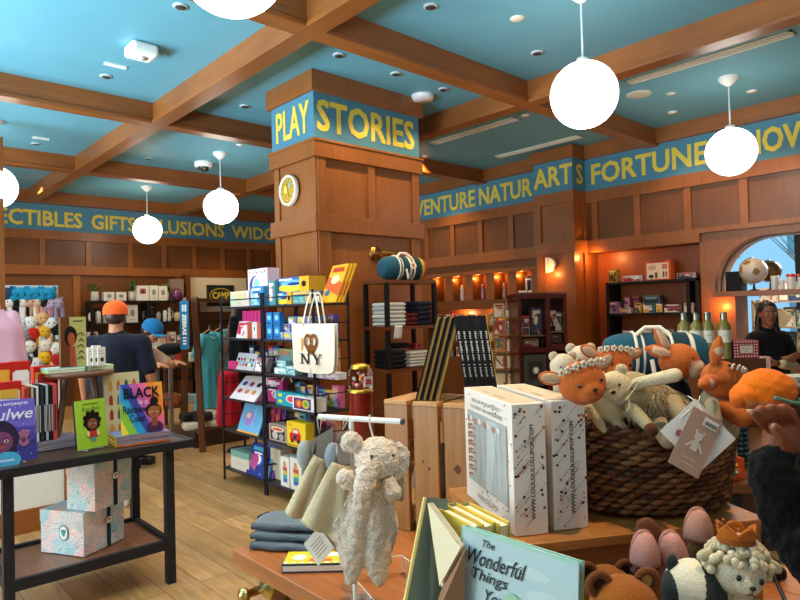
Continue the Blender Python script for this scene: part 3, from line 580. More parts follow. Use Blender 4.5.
def clip_band(w, h, a, b_):
    "part of the rectangle with a <= (x/w + y/h)/... < b along the diagonal"
    pts = [(0, 0), (w, 0), (w, h), (0, h)]
    f = lambda p_: (p_[0] / w + p_[1] / h * .55) / 1.55
    for lim, sg in ((a, 1), (b_, -1)):
        out = []
        for i in range(len(pts)):
            P, Q = pts[i], pts[(i + 1) % len(pts)]; fp, fq = sg * (f(P) - lim), sg * (f(Q) - lim)
            if fp >= 0: out.append(P)
            if fp * fq < 0: s_ = fp / (fp - fq); out.append((P[0] + (Q[0] - P[0]) * s_, P[1] + (Q[1] - P[1]) * s_))
        pts = out
        if len(pts) < 3: return [(0, 0), (1e-4, 0), (0, 1e-4)]
    return pts
book('picture_book', 'rainbow striped picture book titled BLACK is a Rainbow Color standing on its stack', 'book', (p.x, p.y, zst), Matrix.Rotation(rz, 4, 'Z') @ rotm(-.15, 0, 0), W, top.z - zst, .012, S('#e86a4a'), black, S('#3a7ac0'))
# cream patterned book behind it
def animals(k, w, h):
    k.rect(0, 0, w, h, S('#cfc79a'), 1); rr = random.Random(5)
    for i in range(4):
        for j in range(4): c = rr.choice(['#c8642c', '#3f7a78', '#a83a2c', '#4a5a40', '#d89a3c']); x = w * (.18 + .22 * i); y = h * (.14 + .22 * j); k.rect(x - w * .05, y - h * .07, x + w * .05, y + h * .05, S(c), 3); k.oval(x, y + h * .06, w * .035, h * .03, S(c), 4, 8)
pbox('picture_book', 'cream book with rows of small patterned figures behind the rainbow book', 'book', ('y', 4.0), 106, 142, 374, 424, .02, '#cfc79a', animals, z=TZ + .004, lean=.1)
# row of spines and red boxes at the back left of the table
p = aty(27, 434, 3.98); cols = ['#b8442c', '#7a3a2a', '#c9b49a', '#2a2a2e', '#e6e2dc', '#17171b', '#3a3e46', '#1a1a1e', '#b9c2c8', '#16161a', '#241a1a', '#d8504c']
x = 0
slab = ['brick red', 'dull brown', 'tan', 'charcoal', 'off-white', 'black', 'slate grey', 'black', 'pale grey', 'black', 'dark maroon', 'coral red']
for i, c in enumerate(cols):
    th = .012 if i < 11 else .02; w_ = MB(); w_.box(0, th - .001, 0, .16, 0, .3 + .006 * (i % 3), S(c)).box(.001, th - .002, .16, .162, .01, .29, S('#e8e0d0')); k = w_.at(FRONT); k.layer = .0005
    k.rect(th * .3, .05, th * .7, .2, S('#cfc8bc') if i in (3, 5, 7, 9, 10) else S('#3a3030'), 2)
    local(w_, 'book', 'paper', '%s slim book upright in the row, %s' % (slab[i], ['first', 'second', 'third', 'fourth', 'fifth', 'sixth', 'seventh', 'eighth', 'ninth', 'tenth', 'eleventh', 'last'][i] + ' from the left'), 'book', (p.x + x, p.y, TZ + .055), 0, 'upright books on the left table'); x += th
for i in range(4):
    c = [S('#6a6478'), S('#8c86a0'), S('#5a566c'), S('#7f7a96')][i]; m_ = MB().box(0, .3, 0, .22, 0, .002, c).box(0, .3, 0, .22, .0095, .0115, c).box(.003, .297, .003, .217, .002, .0095, S('#cfc6c4'))
    local(m_, 'book', 'paper', 'mauve grey book lying flat under the upright row, %s' % ['lowest', 'second up', 'third up', 'top one'][i], 'book', (p.x - .03, p.y - .03, TZ + .004 + i * .0122), .0, 'flat books under the upright row')
for i, (u0, u1, vt, vb, yy) in enumerate(((-12, 12, 364, 400, 4.15), (12, 31, 362, 396, 4.15), (-4, 22, 383, 410, 3.98), (34, 58, 367, 384, 4.22))):
    pbox('toy_box', ['red toy box with a cartoon picture panel, leftmost at the table back', 'red toy box with a blue and white panel beside the upright books', 'red toy box lying low in front of the others at left', 'red toy box with a white label behind the upright books'][i], 'toy box', ('y', yy), u0, u1, vt, vb, .06, '#c8261e', AR(20 + i, '#f0ece8', '#e8b040', '#7fb4d8', '#d84030'), z=TZ + .004, group='red toy boxes')
# small stool standing on the table, with its books and cards
sc = aty(80, 371, 4.12); t = thing('display_stool', 'small round wooden stool with splayed legs standing on the left table', 'stool', (sc.x, sc.y, TZ + .003)); hs = sc.z - TZ - .003
MB().lathe([(.17, hs - .03), (.19, hs - .02), (.19, hs - .002), (.185, hs), (0, hs)], S('#6a4530'), 28).build('seat', 'wood_x', t)
for a in (.4, 2.1, 3.6, 5.1): MB().tube([(.1 * math.cos(a), .1 * math.sin(a), hs - .02), (.17 * math.cos(a), .17 * math.sin(a), .004)], [.017, .012], S('#6a5040'), 10).build('leg', 'wood_z', t)
zs = sc.z + .001
for i, (dx, dy, c) in enumerate(((-.19, -.06, '#b7cf8a'), (-.187, -.058, '#9ec0b8'), (.03, -.05, '#c8dca0'), (.034, -.048, '#a8c890'))):
    lv = i % 2; m_ = MB().box(0, .2 if i < 2 else .15, 0, .15, 0, .014, S(c)).box(.002, .198 if i < 2 else .148, -.001, .0, .003, .011, S('#eceadc'))
    local(m_, 'book', 'paper', ['pale green flat book at left on the stool, lower', 'bluish green flat book at left on the stool, upper', 'light green flat book at right on the stool, lower', 'yellow green flat book at right on the stool, upper'][i], 'book', (sc.x + dx, sc.y + dy, zs + lv * .0145), .03 * i, 'flat books on the stool')
zs2 = zs + .03
def girlbook(k, w, h):
    k.rect(0, 0, w, h, S('#b7b06a'), 1); k.oval(w * .05, h * .62, w * .38, h * .2, S('#17110e'), 3); k.oval(w * .1, h * .56, w * .22, h * .13, S('#a8502c'), 4); k.poly([(0, 0), (w * .4, 0), (w * .3, h * .42), (0, h * .42)], S('#a84a3a'), 3)
    for i in range(5): k.stroke([(w * (.45 + .1 * (i % 2)), h * (.15 + .12 * i)), (w * .7, h * (.2 + .12 * i)), (w * .85, h * (.14 + .12 * i))], .006, S('#4a4030'), 5)
    k.rect(w * .2, h * .9, w * .8, h * .93, S('#6a6030'), 4)
p = aty(70, 361, 4.08); q = aty(86.5, 361, 4.08); tp = aty(70, 317, 4.08)
book('picture_book', 'tall olive picture book with a dark haired child standing on the stool', 'book', (p.x - .05, p.y, zs2), .0, q.x - p.x + .05, tp.z - zs2, .03, S('#b7b06a'), lambda k, w, h: (girlbook(k.at(T(.05, 0, 0)), w - .05, h), k.rect(0, 0, .05, h, S('#6a3a1c'), 1)), S('#4a2814'))
for i in range(3):
    p = aty(88 + 5 * i, 361, 4.05 - .01 * i); m_ = MB().box(0, .045, 0, .03, 0, .11 + .01 * (i % 2), S('#e9e6de')); k = m_.at(FRONT); k.rect(.008, .07, .037, .072, S('#9a968c'), 2); k.rect(.008, .085, .03, .088, S('#9a968c'), 2); k.oval(.024, .035, .011, .013, S('#3a3632'), 2)
    local(m_, 'card_pack', 'paper', ['white card pack on the stool, nearest the olive book', 'white card pack in the middle of the three on the stool', 'white card pack on the stool, rightmost'][i], 'card pack', (p.x, p.y, zs2), .06 * i, 'white card packs')
p = aty(88, 399, 3.95); m_ = MB().box(0, .07, 0, .05, 0, .05, S('#7a8a8c')).box(.004, .066, .004, .046, .05, .09, S('#e6e8e6')); one(MB(T(p.x, p.y, TZ + .004)).box(0, .06, 0, .05, 0, .13, S('#8a98a0')).box(.002, .058, -.002, .0, .08, .125, S('#eef0ee')), 'card_pack', 'paper', 'small grey and white pack standing between the stool legs', 'card pack')
# ================================================================ LEFT BACKGROUND
# gridwall of animal hats
YG = 10.6
a = aty(-14, 285, YG); b = aty(57, 375, YG); t = thing('gridwall_display', 'white display panel at far left hung with animal hats', 'display panel', (a.x, YG, 0))
W = b.x - a.x; mb = MB(); mb.box(0, W, 0, .04, .1, a.z, S('#dfe8ea')); mb.build('panel', 'paint', t)
mb = MB(); 
for i in range(12): mb.box(0, W, -.01, 0, .3 + i * .15, .306 + i * .15, S('#c8d0d0'))
mb.build('rails', 'metal', t)
for x in (0, W): MB().box(x - .03, x + .03, -.02, .06, 0, a.z, S('#d8dcdc')).build('post', 'paint', t)
def hat(u, v, col, col2, label, h=.34, w=.085, flap=True, ears=True, group='animal hats on the display panel', Y=None):
    p = aty(u, v, (Y or YG) - .12); t = thing('animal_hat', label, 'plush hat', (p.x, p.y, p.z), 0, group)
    MB().ell((0, 0, -w * .8), (w, w * .8, w * .95), S(col), 12).build('cap', 'plush', t)
    if flap:
        for s_ in (-1, 1): MB().capsule((s_ * w * .7, 0, -w), (s_ * w * .95, 0, -h), w * .36, w * .3, S(col2), 8).build('flap', 'plush', t)
    for s_ in (-1, 1): MB().ell((s_ * w * .35, -w * .72, -w * .75), w * .1, S('#141414'), 6).build('eye', 'gloss', t)
    if ears:
        for s_ in (-1, 1): MB().ell((s_ * w * .7, 0, 0), (w * .32, w * .2, w * .36), S(col2), 8).build('ear', 'plush', t)
    return t
row = ['fourth row', 'third row', 'second row', 'top row']
for i, u in enumerate((6, 13.5, 20, 27, 34, 41, 48.5)): hat(u, 288.5 + (i % 2) * 1.5, '#1f8fc0' if i else '#24466e', '#1f8fc0' if i else '#24466e', '%s blue hat in the top row, %s from the left' % ('dark' if i == 0 else 'bright', ['first', 'second', 'third', 'fourth', 'fifth', 'sixth', 'seventh'][i]), flap=False, w=.11)
for i, (u, c, c2, nm) in enumerate(((9, '#e8e4de', '#17171b', 'black and white'), (15.5, '#1b1b1f', '#e8e4de', 'black with white flaps'), (22, '#e8e4de', '#1b1b1f', 'white with black flaps'), (29, '#d8a898', '#e8d8cc', 'pale pink'), (36, '#e0c4b0', '#c89888', 'tan'), (43, '#2a2426', '#c88a78', 'black and rose'), (50, '#b8a8c8', '#9a8aa8', 'lilac'), (57, '#a898b8', '#8a7a9a', 'grey lilac'))):
    hat(u, 297 + (i > 5) * 2, c, c2, '%s long flapped animal hat in the second row' % nm, h=.36, w=.09)
for i, (u, v, c, c2, nm) in enumerate(((20, 318, '#cfe6ee', '#a8cfe0', 'icy blue'), (30, 317, '#e6eef0', '#bcd6e0', 'white and blue'), (42, 313, '#d8b080', '#5a3a22', 'brown and cream'), (50, 318, '#e0ecf0', '#c0d0d8', 'white'), (33, 328, '#c8281e', '#e8e4de', 'red and white'), (44, 326, '#e0b03a', '#c88a20', 'golden yellow'), (56, 324, '#1b1b22', '#e8e4de', 'black and white small'), (24, 330, '#8a8f92', '#6a6f72', 'grey'), (29, 341, '#e9e6df', '#17171b', 'panda'), (46, 340, '#e4dcd0', '#c8b8a8', 'cream'), (56, 343, '#e8e6e0', '#a83028', 'white and crimson'), (26, 356, '#3a4450', '#d0d8dc', 'dark grey'), (44, 352, '#e8b828', '#d89a18', 'duck yellow'), (57, 354, '#b8282a', '#e8e0da', 'red'), (36, 358, '#e0dce0', '#b8b4c0', 'pale grey'))):
    hat(u, v, c, c2, '%s animal hat low on the display panel' % nm, h=.3, w=.1)
# pink hoodie on a stand at the left edge
p = aty(-15, 303, 6.6); t = thing('hoodie', 'pale pink hooded sweatshirt hanging at the left edge', 'hoodie', (p.x, p.y, p.z))
PK = S('#e3b3cc')
def body(u, v): a = u * 2 * PI; r = .12 + .13 * min(1, v * 3) + .03 * v; return (r * math.cos(a) * 1.15, r * .55 * math.sin(a) + .012 * math.sin(a * 9) * v, -.06 - v * .5)
MB().grid(body, 36, 16, PK).build('torso', 'cloth', t)
MB().ell((0, .01, -.04), (.12, .1, .12), PK, 16).build('hood', 'cloth', t)
for s_ in (-1, 1): MB().capsule((s_ * .2, 0, -.14), (s_ * .27, -.02, -.52), .075, .055, PK, 12).build('sleeve', 'cloth', t)
MB().tube([(-.06, -.09, -.13), (-.055, -.15, -.28)], .005, WHITE, 6).tube([(.06, -.09, -.13), (.055, -.15, -.26)], .005, WHITE, 6).build('drawstring', 'cloth', t)
t = thing('garment_stand', 'slim iron stand holding the pale pink hoodie', 'stand', (p.x, p.y + .02, 0)); MB().cyl((0, 0, .02), (0, 0, p.z - .1), .012, IRON).build('pole', 'iron', t); MB().lathe([(.18, 0), (.18, .015), (0, .03)], IRON, 20).build('base', 'iron', t); MB().tube([(-.2, 0, p.z - .2), (0, 0, p.z - .12), (.2, 0, p.z - .2)], .008, IRON).build('hanger', 'iron', t)
# long black wall shelf with white boxes
YS = 12.0; a = aty(92, 300, YS); b = aty(244, 300, YS)
t = thing('wall_shelf_unit', 'long black shelf unit against the far left wall', 'shelf unit', (a.x, YS, 0)); W = b.x - a.x; ZS = [aty(150, v, YS).z for v in (300.5, 322, 345, 372)] + [.35]
for z in ZS: MB().box(0, W, 0, .33, z - .035, z, S('#1d1512')).build('shelf', 'paint', t)
for x in (0, W / 3, 2 * W / 3, W): MB().box(x - .02, x + .02, .0, .33, 0, ZS[0], S('#1d1512')).build('upright', 'paint', t)
def deco(k, w, h): k.oval(w * .5, h * .55, w * .22, h * .2, S('#8a8a8a'), 2); k.rect(w * .2, h * .15, w * .8, h * .2, S('#b8b4ac'), 2)
for i, (u0, u1, vt) in enumerate(((104, 114.5, 292), (116, 126.5, 292), (137, 149, 285.5), (150, 158, 285.5), (159, 167.5, 286))):
    pbox('gift_box', ['white product box on the top shelf, first from the left', 'white product box on the top shelf, second from the left', 'tall white box with a red picture on the top shelf', 'tall narrow white box beside the red picture box on the top shelf', 'tall white box with a dark flask picture on the top shelf'][i], 'product box', ('y', YS + .02), u0, u1, vt, 300, .18, '#e2dfd8', (lambda k, w, h: (k.rect(w * .25, h * .45, w * .75, h * .8, S('#a8505a'), 2), k.oval(w * .5, h * .6, w * .12, h * .1, S('#3a3036'), 3))) if i == 2 else deco, z=ZS[0], group='white boxes on the top shelf')
def plant(u, v, z, Y, hgt, label, pot='#d8d4cc'):
    p = aty(u, v, Y); t = thing('potted_plant', label, 'potted plant', (p.x, Y + .12, z))
    MB().lathe([(.05, 0), (.07, .03), (.065, .16), (.06, .17), (0, .16)], S(pot), 16).build('vase', 'gloss', t)
    mb = MB(); rr = random.Random(u)
    for i in range(26):
        a = rr.random() * 6.28; l = rr.uniform(.05, .13); zz = rr.uniform(.2, hgt); q = Vector((math.cos(a) * l, math.sin(a) * l, zz)); s_ = q * .35 + Vector((0, 0, .1)); w_ = Vector((-math.sin(a), math.cos(a), .3)) * .022
        mb.quad([s_ * .5 + q * .5, q - w_ + (q - s_) * .1, q + (q - s_) * .35, q + w_], S('#3f6a34')); mb.tube([(0, 0, .14), s_, q], .003, S('#4a5a30'), 4)
    mb.build('foliage', 'leaf', t)
plant(97, 300, ZS[0], YS, .3, 'leafy plant in a pale vase at the left end of the top shelf'); plant(134, 300, ZS[0], YS, .36, 'leafy green plant between the white boxes on the top shelf'); plant(168, 300, ZS[0], YS, .32, 'dark leafy plant right of the tall white boxes')
pbox('canvas_block', 'plain taupe block on the top shelf beside the purple vase', 'canvas', ('y', YS + .1), 171, 184, 279, 300, .1, '#8a7468', z=ZS[0]); p = aty(177, 300, YS + .05)
one(MB(T(p.x, p.y, ZS[0])).lathe([(.05, 0), (.11, .06), (.1, .16), (.04, .2), (.05, .23)], S('#6a2a60'), 18), 'vase', 'gloss', 'round purple vase on the top shelf', 'vase')
# things on the second and third shelf
rr = random.Random(11); k_ = 0
small = [(87, 93, '#17171b', 'black box with a white disc'), (95, 101, '#d8d4cc', 'white candle jar'), (103, 108, '#c8c4bc', 'pale grey jar'), (127, 138, '#d8d6d0', 'tall white card with a dark picture'), (141, 147, '#26262a', 'black mug'), (149, 154, '#1c1c20', 'black canister'), (156, 161, '#8a8a8c', 'steel tumbler'), (163, 167, '#e2e0da', 'white cup'), (168, 171, '#dcdad4', 'white slim cup'), (174, 181, '#c8b48a', 'tan jar')]
for i, (u0, u1, c, nm) in enumerate(small):
    if 'box' in nm or 'card' in nm: pbox('product_box', nm + ' on the second shelf', 'product box', ('y', YS + .04), u0, u1, 310 if i != 3 else 305, 322, .08, c, deco if i else (lambda k, w, h: k.oval(w * .5, h * .5, w * .3, h * .3, WHITE, 2)), z=ZS[1])
    else:
        p = aty((u0 + u1) / 2, 322, YS + .1); r = (aty(u1, 322, YS).x - aty(u0, 322, YS).x) / 2; hh = .2 + .06 * (i % 3)
        t = thing(nm.split()[-1], nm + ' on the second shelf', nm.split()[-1], (p.x, p.y, ZS[1])); MB().lathe([(r * .85, 0), (r, .01), (r, hh * .8), (r * .8, hh * .85), (r * .75, hh * .84), (0, hh * .1)], S(c), 14).build('body', 'gloss', t)
        if nm.split()[-1] in ('mug', 'cup'): MB().tube([(r, 0, hh * .2), (r + .04, 0, hh * .3), (r + .04, 0, hh * .6), (r, 0, hh * .7)], .008, S(c), 6).build('handle', 'gloss', t)
        else: MB().lathe([(r * .86, hh * .84), (r * .86, hh * .95), (0, hh * .96)], S('#4a4038'), 14).build('lid', 'gloss', t)
for i, (u0, u1, c, nm) in enumerate(((88, 98, '#c8ccd0', 'pale grey picture box'), (143, 150, '#c8b8a0', 'tan greeting box'), (151, 160, '#b8322c', 'red holiday box'), (161, 168, '#a8b8a0', 'sage green box'), (169, 176, '#d0c8b8', 'cream box'), (177, 188, '#8aa890', 'green patterned box'))):
    pbox('product_box', nm + ' on the third shelf', 'product box', ('y', YS + .04), u0, u1, 332 + i % 2 * 3, 345, .1, c, AR(60 + i, '#e8e0d0', '#5a4a40', '#a8483c'), z=ZS[2])
# cream notice board with the framed sign
a = aty(190, 277, 12.36); b = aty(247, 311, 12.36); one(MB().box(a.x, b.x, 12.36, 12.395, b.z, a.z, S('#d8cbb0')), 'notice_board', 'paint', 'cream wall board behind the framed oval sign', 'board')
a = aty(207, 285, 12.33); b = aty(234.5, 306, 12.33); t = thing('framed_sign', 'dark green framed sign with a yellow oval reading CAMP', 'sign', (a.x, 12.33, b.z)); W, H_ = b.x - a.x, a.z - b.z
MB().box(0, W, 0, .03, 0, H_, S('#152a20')).build('backing', 'paint', t); m_ = MB().box(0, W, -.01, 0, 0, .02, S('#3a2a18')).box(0, W, -.01, 0, H_ - .02, H_, S('#3a2a18')).box(0, .02, -.01, 0, 0, H_, S('#3a2a18')).box(W - .02, W, -.01, 0, 0, H_, S('#3a2a18')); m_.build('frame', 'wood_x', t)
m_ = MB(); k = m_.at(FRONT); k.layer = .002; k.oval(W / 2, H_ / 2, W * .42, H_ * .36, S('#c8a83c'), 1, 32); k.oval(W / 2, H_ / 2, W * .39, H_ * .31, S('#152a20'), 2, 32); k.text('CAMP', W / 2, H_ * .36, H_ * .3, S('#d8b840'), w=W * .62, l=3, bold=.008, align='c'); m_.build('lettering', 'paint', t)
# brown wood pillar edge between shelf and board
struct(MB().box(aty(186, 300, 12.2).x, aty(191, 300, 12.2).x, 12.2, 12.4, 0, 2.4, WD2), 'trim_%d' % n, 'wood_z'); n += 1
# tables in the mid distance, with folded goods
def table(label, x0, x1, y0, y1, z, col, mid=None, legs=.04, name='display_table'):
    t = thing(name, label, 'table', ((x0 + x1) / 2, (y0 + y1) / 2, 0)); w_, d_ = (x1 - x0) / 2, (y1 - y0) / 2
    MB().box(-w_, w_, -d_, d_, z - .04, z, S(col)).build('tabletop', 'wood_x', t, bevel=.004)
    for sx in (-1, 1):
        for sy in (-1, 1): MB().box(sx * (w_ - .05) - legs / 2, sx * (w_ - .05) + legs / 2, sy * (d_ - .05) - legs / 2, sy * (d_ - .05) + legs / 2, 0, z - .04, S(col)).build('leg', 'wood_z', t)
    if mid: MB().box(-w_ + .04, w_ - .04, -d_ + .04, d_ - .04, mid - .03, mid, S(col)).build('shelf', 'wood_x', t)
    return t
a = atz(141, 372, .85); b = atz(190, 370, .85); ya = a.y
table('brown two tier table of goods beyond the man in the cap', a.x, b.x + .15, ya, ya + .8, .92, '#6a4028', .35)
for i in range(7):
    m_ = MB().rbox(0, .2, 0, .26, 0, .12 + .02 * (i % 3), S(['#d8cfc0', '#9a9a90', '#c8402c', '#e8dcb0', '#70706a', '#b8542c', '#d8d4cc'][i]), .02)
    local(m_, 'folded_fabric', 'cloth', '%s folded bundle on the brown two tier table' % ['cream', 'grey green', 'red', 'pale yellow', 'dark grey', 'rust', 'white'][i], 'folded cloth', (a.x + .03 + i * .22 if i < 4 else a.x + .1 + (i - 4) * .25, ya + .1, .922 if i < 4 else .352), 0, 'folded bundles on the table')
b0 = atz(152, 420, .0); a = aty(133, 352, 6.9); 
t = table('low grey topped counter with paper goods right of the man in the cap', aty(128, 356, 7.3).x, aty(176, 356, 7.3).x, 7.3, 7.8, aty(150, 357, 7.3).z, '#7a6a60', .6)
zc = aty(150, 357, 7.3).z
for i in range(8):
    u = 129 + i * 4; p = aty(u, 356, 7.35); one(MB(T(p.x, p.y + .03 * (i % 2), zc + .001)).lathe([(.012, 0), (.014, .09), (.006, .1), (.012, .12), (0, .135)], S('#d8d8d2'), 8), 'figurine', 'plastic', 'small white figurine in the cluster on the grey counter, %s from the left' % ['first', 'second', 'third', 'fourth', 'fifth', 'sixth', 'seventh', 'last'][i], 'figurine', 'white figurines on the grey counter')
for i, (u0, u1, vt, c, nm) in enumerate(((146, 160, 341, '#7a9a70', 'green'), (158, 167, 336, '#b83a30', 'red'), (166, 176, 343, '#c8a878', 'tan'))): pbox('soft_pack', '%s soft pack on the grey counter' % nm, 'pack', ('y', 7.6), u0, u1, vt, 356, .12, c, AR(i, '#e8d8c0', '#d8a080'), z=zc + .001)
one(MB(T(*aty(170, 354, 7.4))).ell((0, 0, .06), (.17, .12, .07), S('#16161a'), 14, nz=.15), 'bag', 'cloth', 'black crumpled bag on the right of the grey counter', 'bag')
# clothing rack made of dark wood with the blue banner
rb = atz(203, 452, 0); rl = atz(183, 434, 0); tp_ = atd(190, 299, 6.9)
t = thing('garment_rack', 'dark wood A-frame garment rack left of the black product shelves', 'clothes rack', (rb.x, rb.y, 0)); WR = S('#5f3418')
o = Vector((rb.x, rb.y, 0)); apex = Vector((tp_.x, tp_.y, tp_.z)) - o
rlv = Vector((rl.x, rl.y, 0)) - o
def bar(mb, a, b, w_, col):
    a = Vector(a); b = Vector(b); d = (b - a).normalized(); s_ = d.cross(Vector((C_F.x, C_F.y, 0))).normalized() * w_ / 2; f = d.cross(s_).normalized() * w_ / 2.6
    vs = [a - s_ - f, a + s_ - f, a + s_ + f, a - s_ + f, b - s_ - f, b + s_ - f, b + s_ + f, b - s_ + f]; mb.add(vs, [(0, 1, 2, 3), (7, 6, 5, 4), (0, 4, 5, 1), (1, 5, 6, 2), (2, 6, 7, 3), (3, 7, 4, 0)], col); return mb
bar(MB(), (0, 0, 0), apex + Vector((.04, -.02, .02)), .065, WR).build('leg', 'wood_z', t); bar(MB(), rlv, apex + Vector((-.03, .03, .0)), .065, WR).build('leg', 'wood_z', t)
rail_end = atd(236, 298, 8.6) - o; rail_end.z = apex.z
bar(MB(), apex + Vector((-.06, 0, -.01)), rail_end, .045, WR).build('top_rail', 'wood_x', t); bar(MB(), rlv * .5 + apex * .12, apex * .12, .03, WR).build('cross_bar', 'wood_x', t)
bar(MB(), Vector((rail_end.x + .2, rail_end.y, 0)), rail_end + Vector((0, 0, .0)), .06, WR).build('leg', 'wood_z', t); bar(MB(), Vector((rail_end.x - .3, rail_end.y + .3, 0)), rail_end, .06, WR).build('leg', 'wood_z', t)
# blue vertical banner
a = atd(182.5, 301, 6.8); b = atd(191, 349, 6.8); rz = math.atan2(C_R.y, C_R.x); m_ = MB(); Wd = .095; Hd = a.z - b.z; m_.box(0, Wd, 0, .012, 0, Hd, S('#1d6a94')); k = m_.at(FRONT)
kk = k.at(T(Wd * .3, Hd * .72, 0) @ Matrix.Rotation(-PI / 2, 4, 'Z')); kk.text('ZEBRAS', 0, 0, Wd * .42, WHITE, w=Hd * .42, l=3, bold=.003)
for i in range(3): k.rect(Wd * .3, Hd * (.1 + .06 * i), Wd * .7, Hd * (.13 + .06 * i), WHITE, 3)
k.rect(Wd * .25, Hd * .78, Wd * .75, Hd * .92, S('#cfe0ea'), 3); k.rect(Wd * .45, Hd * .79, Wd * .55, Hd * .91, S('#1d6a94'), 4)
local(m_, 'hanging_banner', 'paper', 'narrow blue vertical banner reading ZEBRAS on the wood rack', 'banner', (b.x - Wd, b.y + .05, b.z), rz)
# turquoise dresses
dr0 = aty(228, 297, 8.8)
def dress(u, v0, Y, label, c='#4fb2c4', ln=1.0, w0=.16):
    p = aty(u, v0, Y); t = thing('dress', label, 'dress', (p.x, p.y, p.z), .3, 'turquoise dresses on the rack'); CC = S(c)
    def f(a_, b_):
        an = a_ * 2 * PI; r = w0 * (.75 + .25 * min(1, b_ * 6)) * (1 if b_ < .35 else 1 + (b_ - .35) * 1.0); r += .014 * math.sin(an * 11) * b_; return (r * math.cos(an), r * .5 * math.sin(an), -.04 - b_ * ln)
    MB().grid(f, 66, 18, CC).build('skirt', 'cloth', t)
    for s_ in (-1, 1): MB().capsule((s_ * w0 * .85, 0, -.1), (s_ * (w0 + .1), -.02, -.3), .075, .06, CC, 12).build('sleeve', 'cloth', t)
    MB().tube([(-w0 * .9, 0, -.05), (0, 0, .02), (w0 * .9, 0, -.05)], .01, S('#c8a878'), 6).tube([(0, 0, .02), (0, 0, .06), (.02, 0, .08)], .004, S('#9a9a9a'), 6).build('hanger', 'wood_x', t)
    MB().tube([(-w0 * .5, -.02, -.05), (0, -.09, -.11), (w0 * .5, -.02, -.05)], .012, S('#8fd0c8'), 6).build('neckline', 'cloth', t)
dress(209, 331, 8.15, 'turquoise dress with puff sleeves, leftmost on the rack', ln=1.0); dress(220, 329, 8.55, 'turquoise dress in the middle of the rack', ln=.95); dress(232, 327, 8.95, 'turquoise dress closest to the black product shelves', ln=.7, c='#5abccb'); 
# low platform with folded blankets and plush
a = atz(190, 452, 0); b = atz(231, 444, 0); a = a + Vector((.12, .14, 0)); t0 = thing('low_platform', 'low dark platform on the floor beside the rack legs', 'platform', (a.x, a.y, 0)); MB().box(0, b.x - a.x + .3, 0, .6, 0, .18, S('#3a2620')).build('base', 'wood_x', t0); MB().box(-.01, b.x - a.x + .31, -.01, .61, .18, .2, S('#5a3424')).build('top', 'wood_x', t0)
rr = random.Random(4)
for i, (u, v, c, nm) in enumerate(((194, 437, '#cfc8b4', 'cream printed'), (201, 434, '#c8b890', 'tan'), (208, 432, '#e0d8c4', 'ivory'), (216, 430, '#d8d4cc', 'white'), (224, 431, '#b8b4ac', 'grey dotted'), (192, 424, '#1b1b20', 'black'), (203, 422, '#24242a', 'charcoal'), (213, 421, '#d0ccc8', 'pale grey'), (221, 421, '#a83a30', 'red edged'))):
    p = aty(u, v, a.y + .15 + .05 * (i % 3)); local(MB().rbox(-.13, .13, -.12, .12, 0, .09, S(c), .03), 'folded_blanket', 'plush', '%s folded blanket in the pile on the low platform' % nm, 'blanket', (p.x, p.y, .201 if i < 5 else .295), rr.uniform(-.5, .5), 'blankets on the low platform')
# ================================================================ PEOPLE
SKIN = S('#b97f5e')
def limbs(mb, J, scale=1):
    for a, b, ra, rb in J: mb.capsule(a, b, ra, rb, (1, 1, 1), 12)
def hand(mb, w, d, n_, s=1, curl=.5):
    "palm and five fingers from the wrist along d; n_ is the side the fingers curl to"
    d = Vector(d).normalized(); n_ = Vector(n_); n_ = (n_ - d * n_.dot(d)).normalized(); x = d.cross(n_); w = Vector(w)
    mb.capsule(w, w + d * .045 * s, .024 * s, .02 * s, (1, 1, 1), 10); mb.capsule(w + x * .02 * s + d * .02 * s, w + x * .024 * s + d * .07 * s, .017 * s, .014 * s, (1, 1, 1), 8); mb.capsule(w - x * .02 * s + d * .02 * s, w - x * .024 * s + d * .07 * s, .017 * s, .014 * s, (1, 1, 1), 8); mb.capsule(w + d * .03 * s, w + d * .075 * s, .02 * s, .015 * s, (1, 1, 1), 8)
    for i, (o_, l) in enumerate(((-.03, .058), (-.01, .072), (.01, .068), (.03, .052))):
        b0 = w + x * o_ * s + d * .075 * s; b1 = b0 + (d + n_ * curl * .5) .normalized() * l * .5 * s; b2 = b1 + (d + n_ * curl * 1.6).normalized() * l * .5 * s
        mb.capsule(b0, b1, .0092 * s, .0085 * s, (1, 1, 1), 8); mb.capsule(b1, b2, .0085 * s, .0072 * s, (1, 1, 1), 8)
    t0 = w - x * .02 * s + d * .015 * s; t1 = t0 + (-x * .9 + d * .7 + n_ * .4).normalized() * .038 * s; t2 = t1 + (-x * .25 + d + n_ * .5).normalized() * .032 * s
    mb.capsule(t0, t1, .013 * s, .011 * s, (1, 1, 1), 8); mb.capsule(t1, t2, .011 * s, .009 * s, (1, 1, 1), 8)
def head(mb, c, s=1, M=None):
    k = mb.at(M or Matrix()); c = Vector(c)
    k.ell(c + Vector((0, .012, .02)) * s, (.076 * s, .095 * s, .1 * s), (1, 1, 1), 20); k.ell(c + Vector((0, -.03, -.05)) * s, (.058 * s, .058 * s, .068 * s), (1, 1, 1), 16)
    k.ell(c + Vector((0, -.095, -.012)) * s, (.013 * s, .018 * s, .028 * s), (1, 1, 1), 10); k.ell(c + Vector((0, -.082, -.052)) * s, (.026 * s, .012 * s, .012 * s), (1, 1, 1), 10); k.ell(c + Vector((0, -.07, -.1)) * s, (.026 * s, .022 * s, .018 * s), (1, 1, 1), 10)
    for q in (-1, 1): k.ell(c + Vector((q * .078, .012, -.005)) * s, (.01 * s, .02 * s, .032 * s), (1, 1, 1), 10); k.ell(c + Vector((q * .035, -.075, -.02)) * s, (.024 * s, .02 * s, .022 * s), (1, 1, 1), 10)
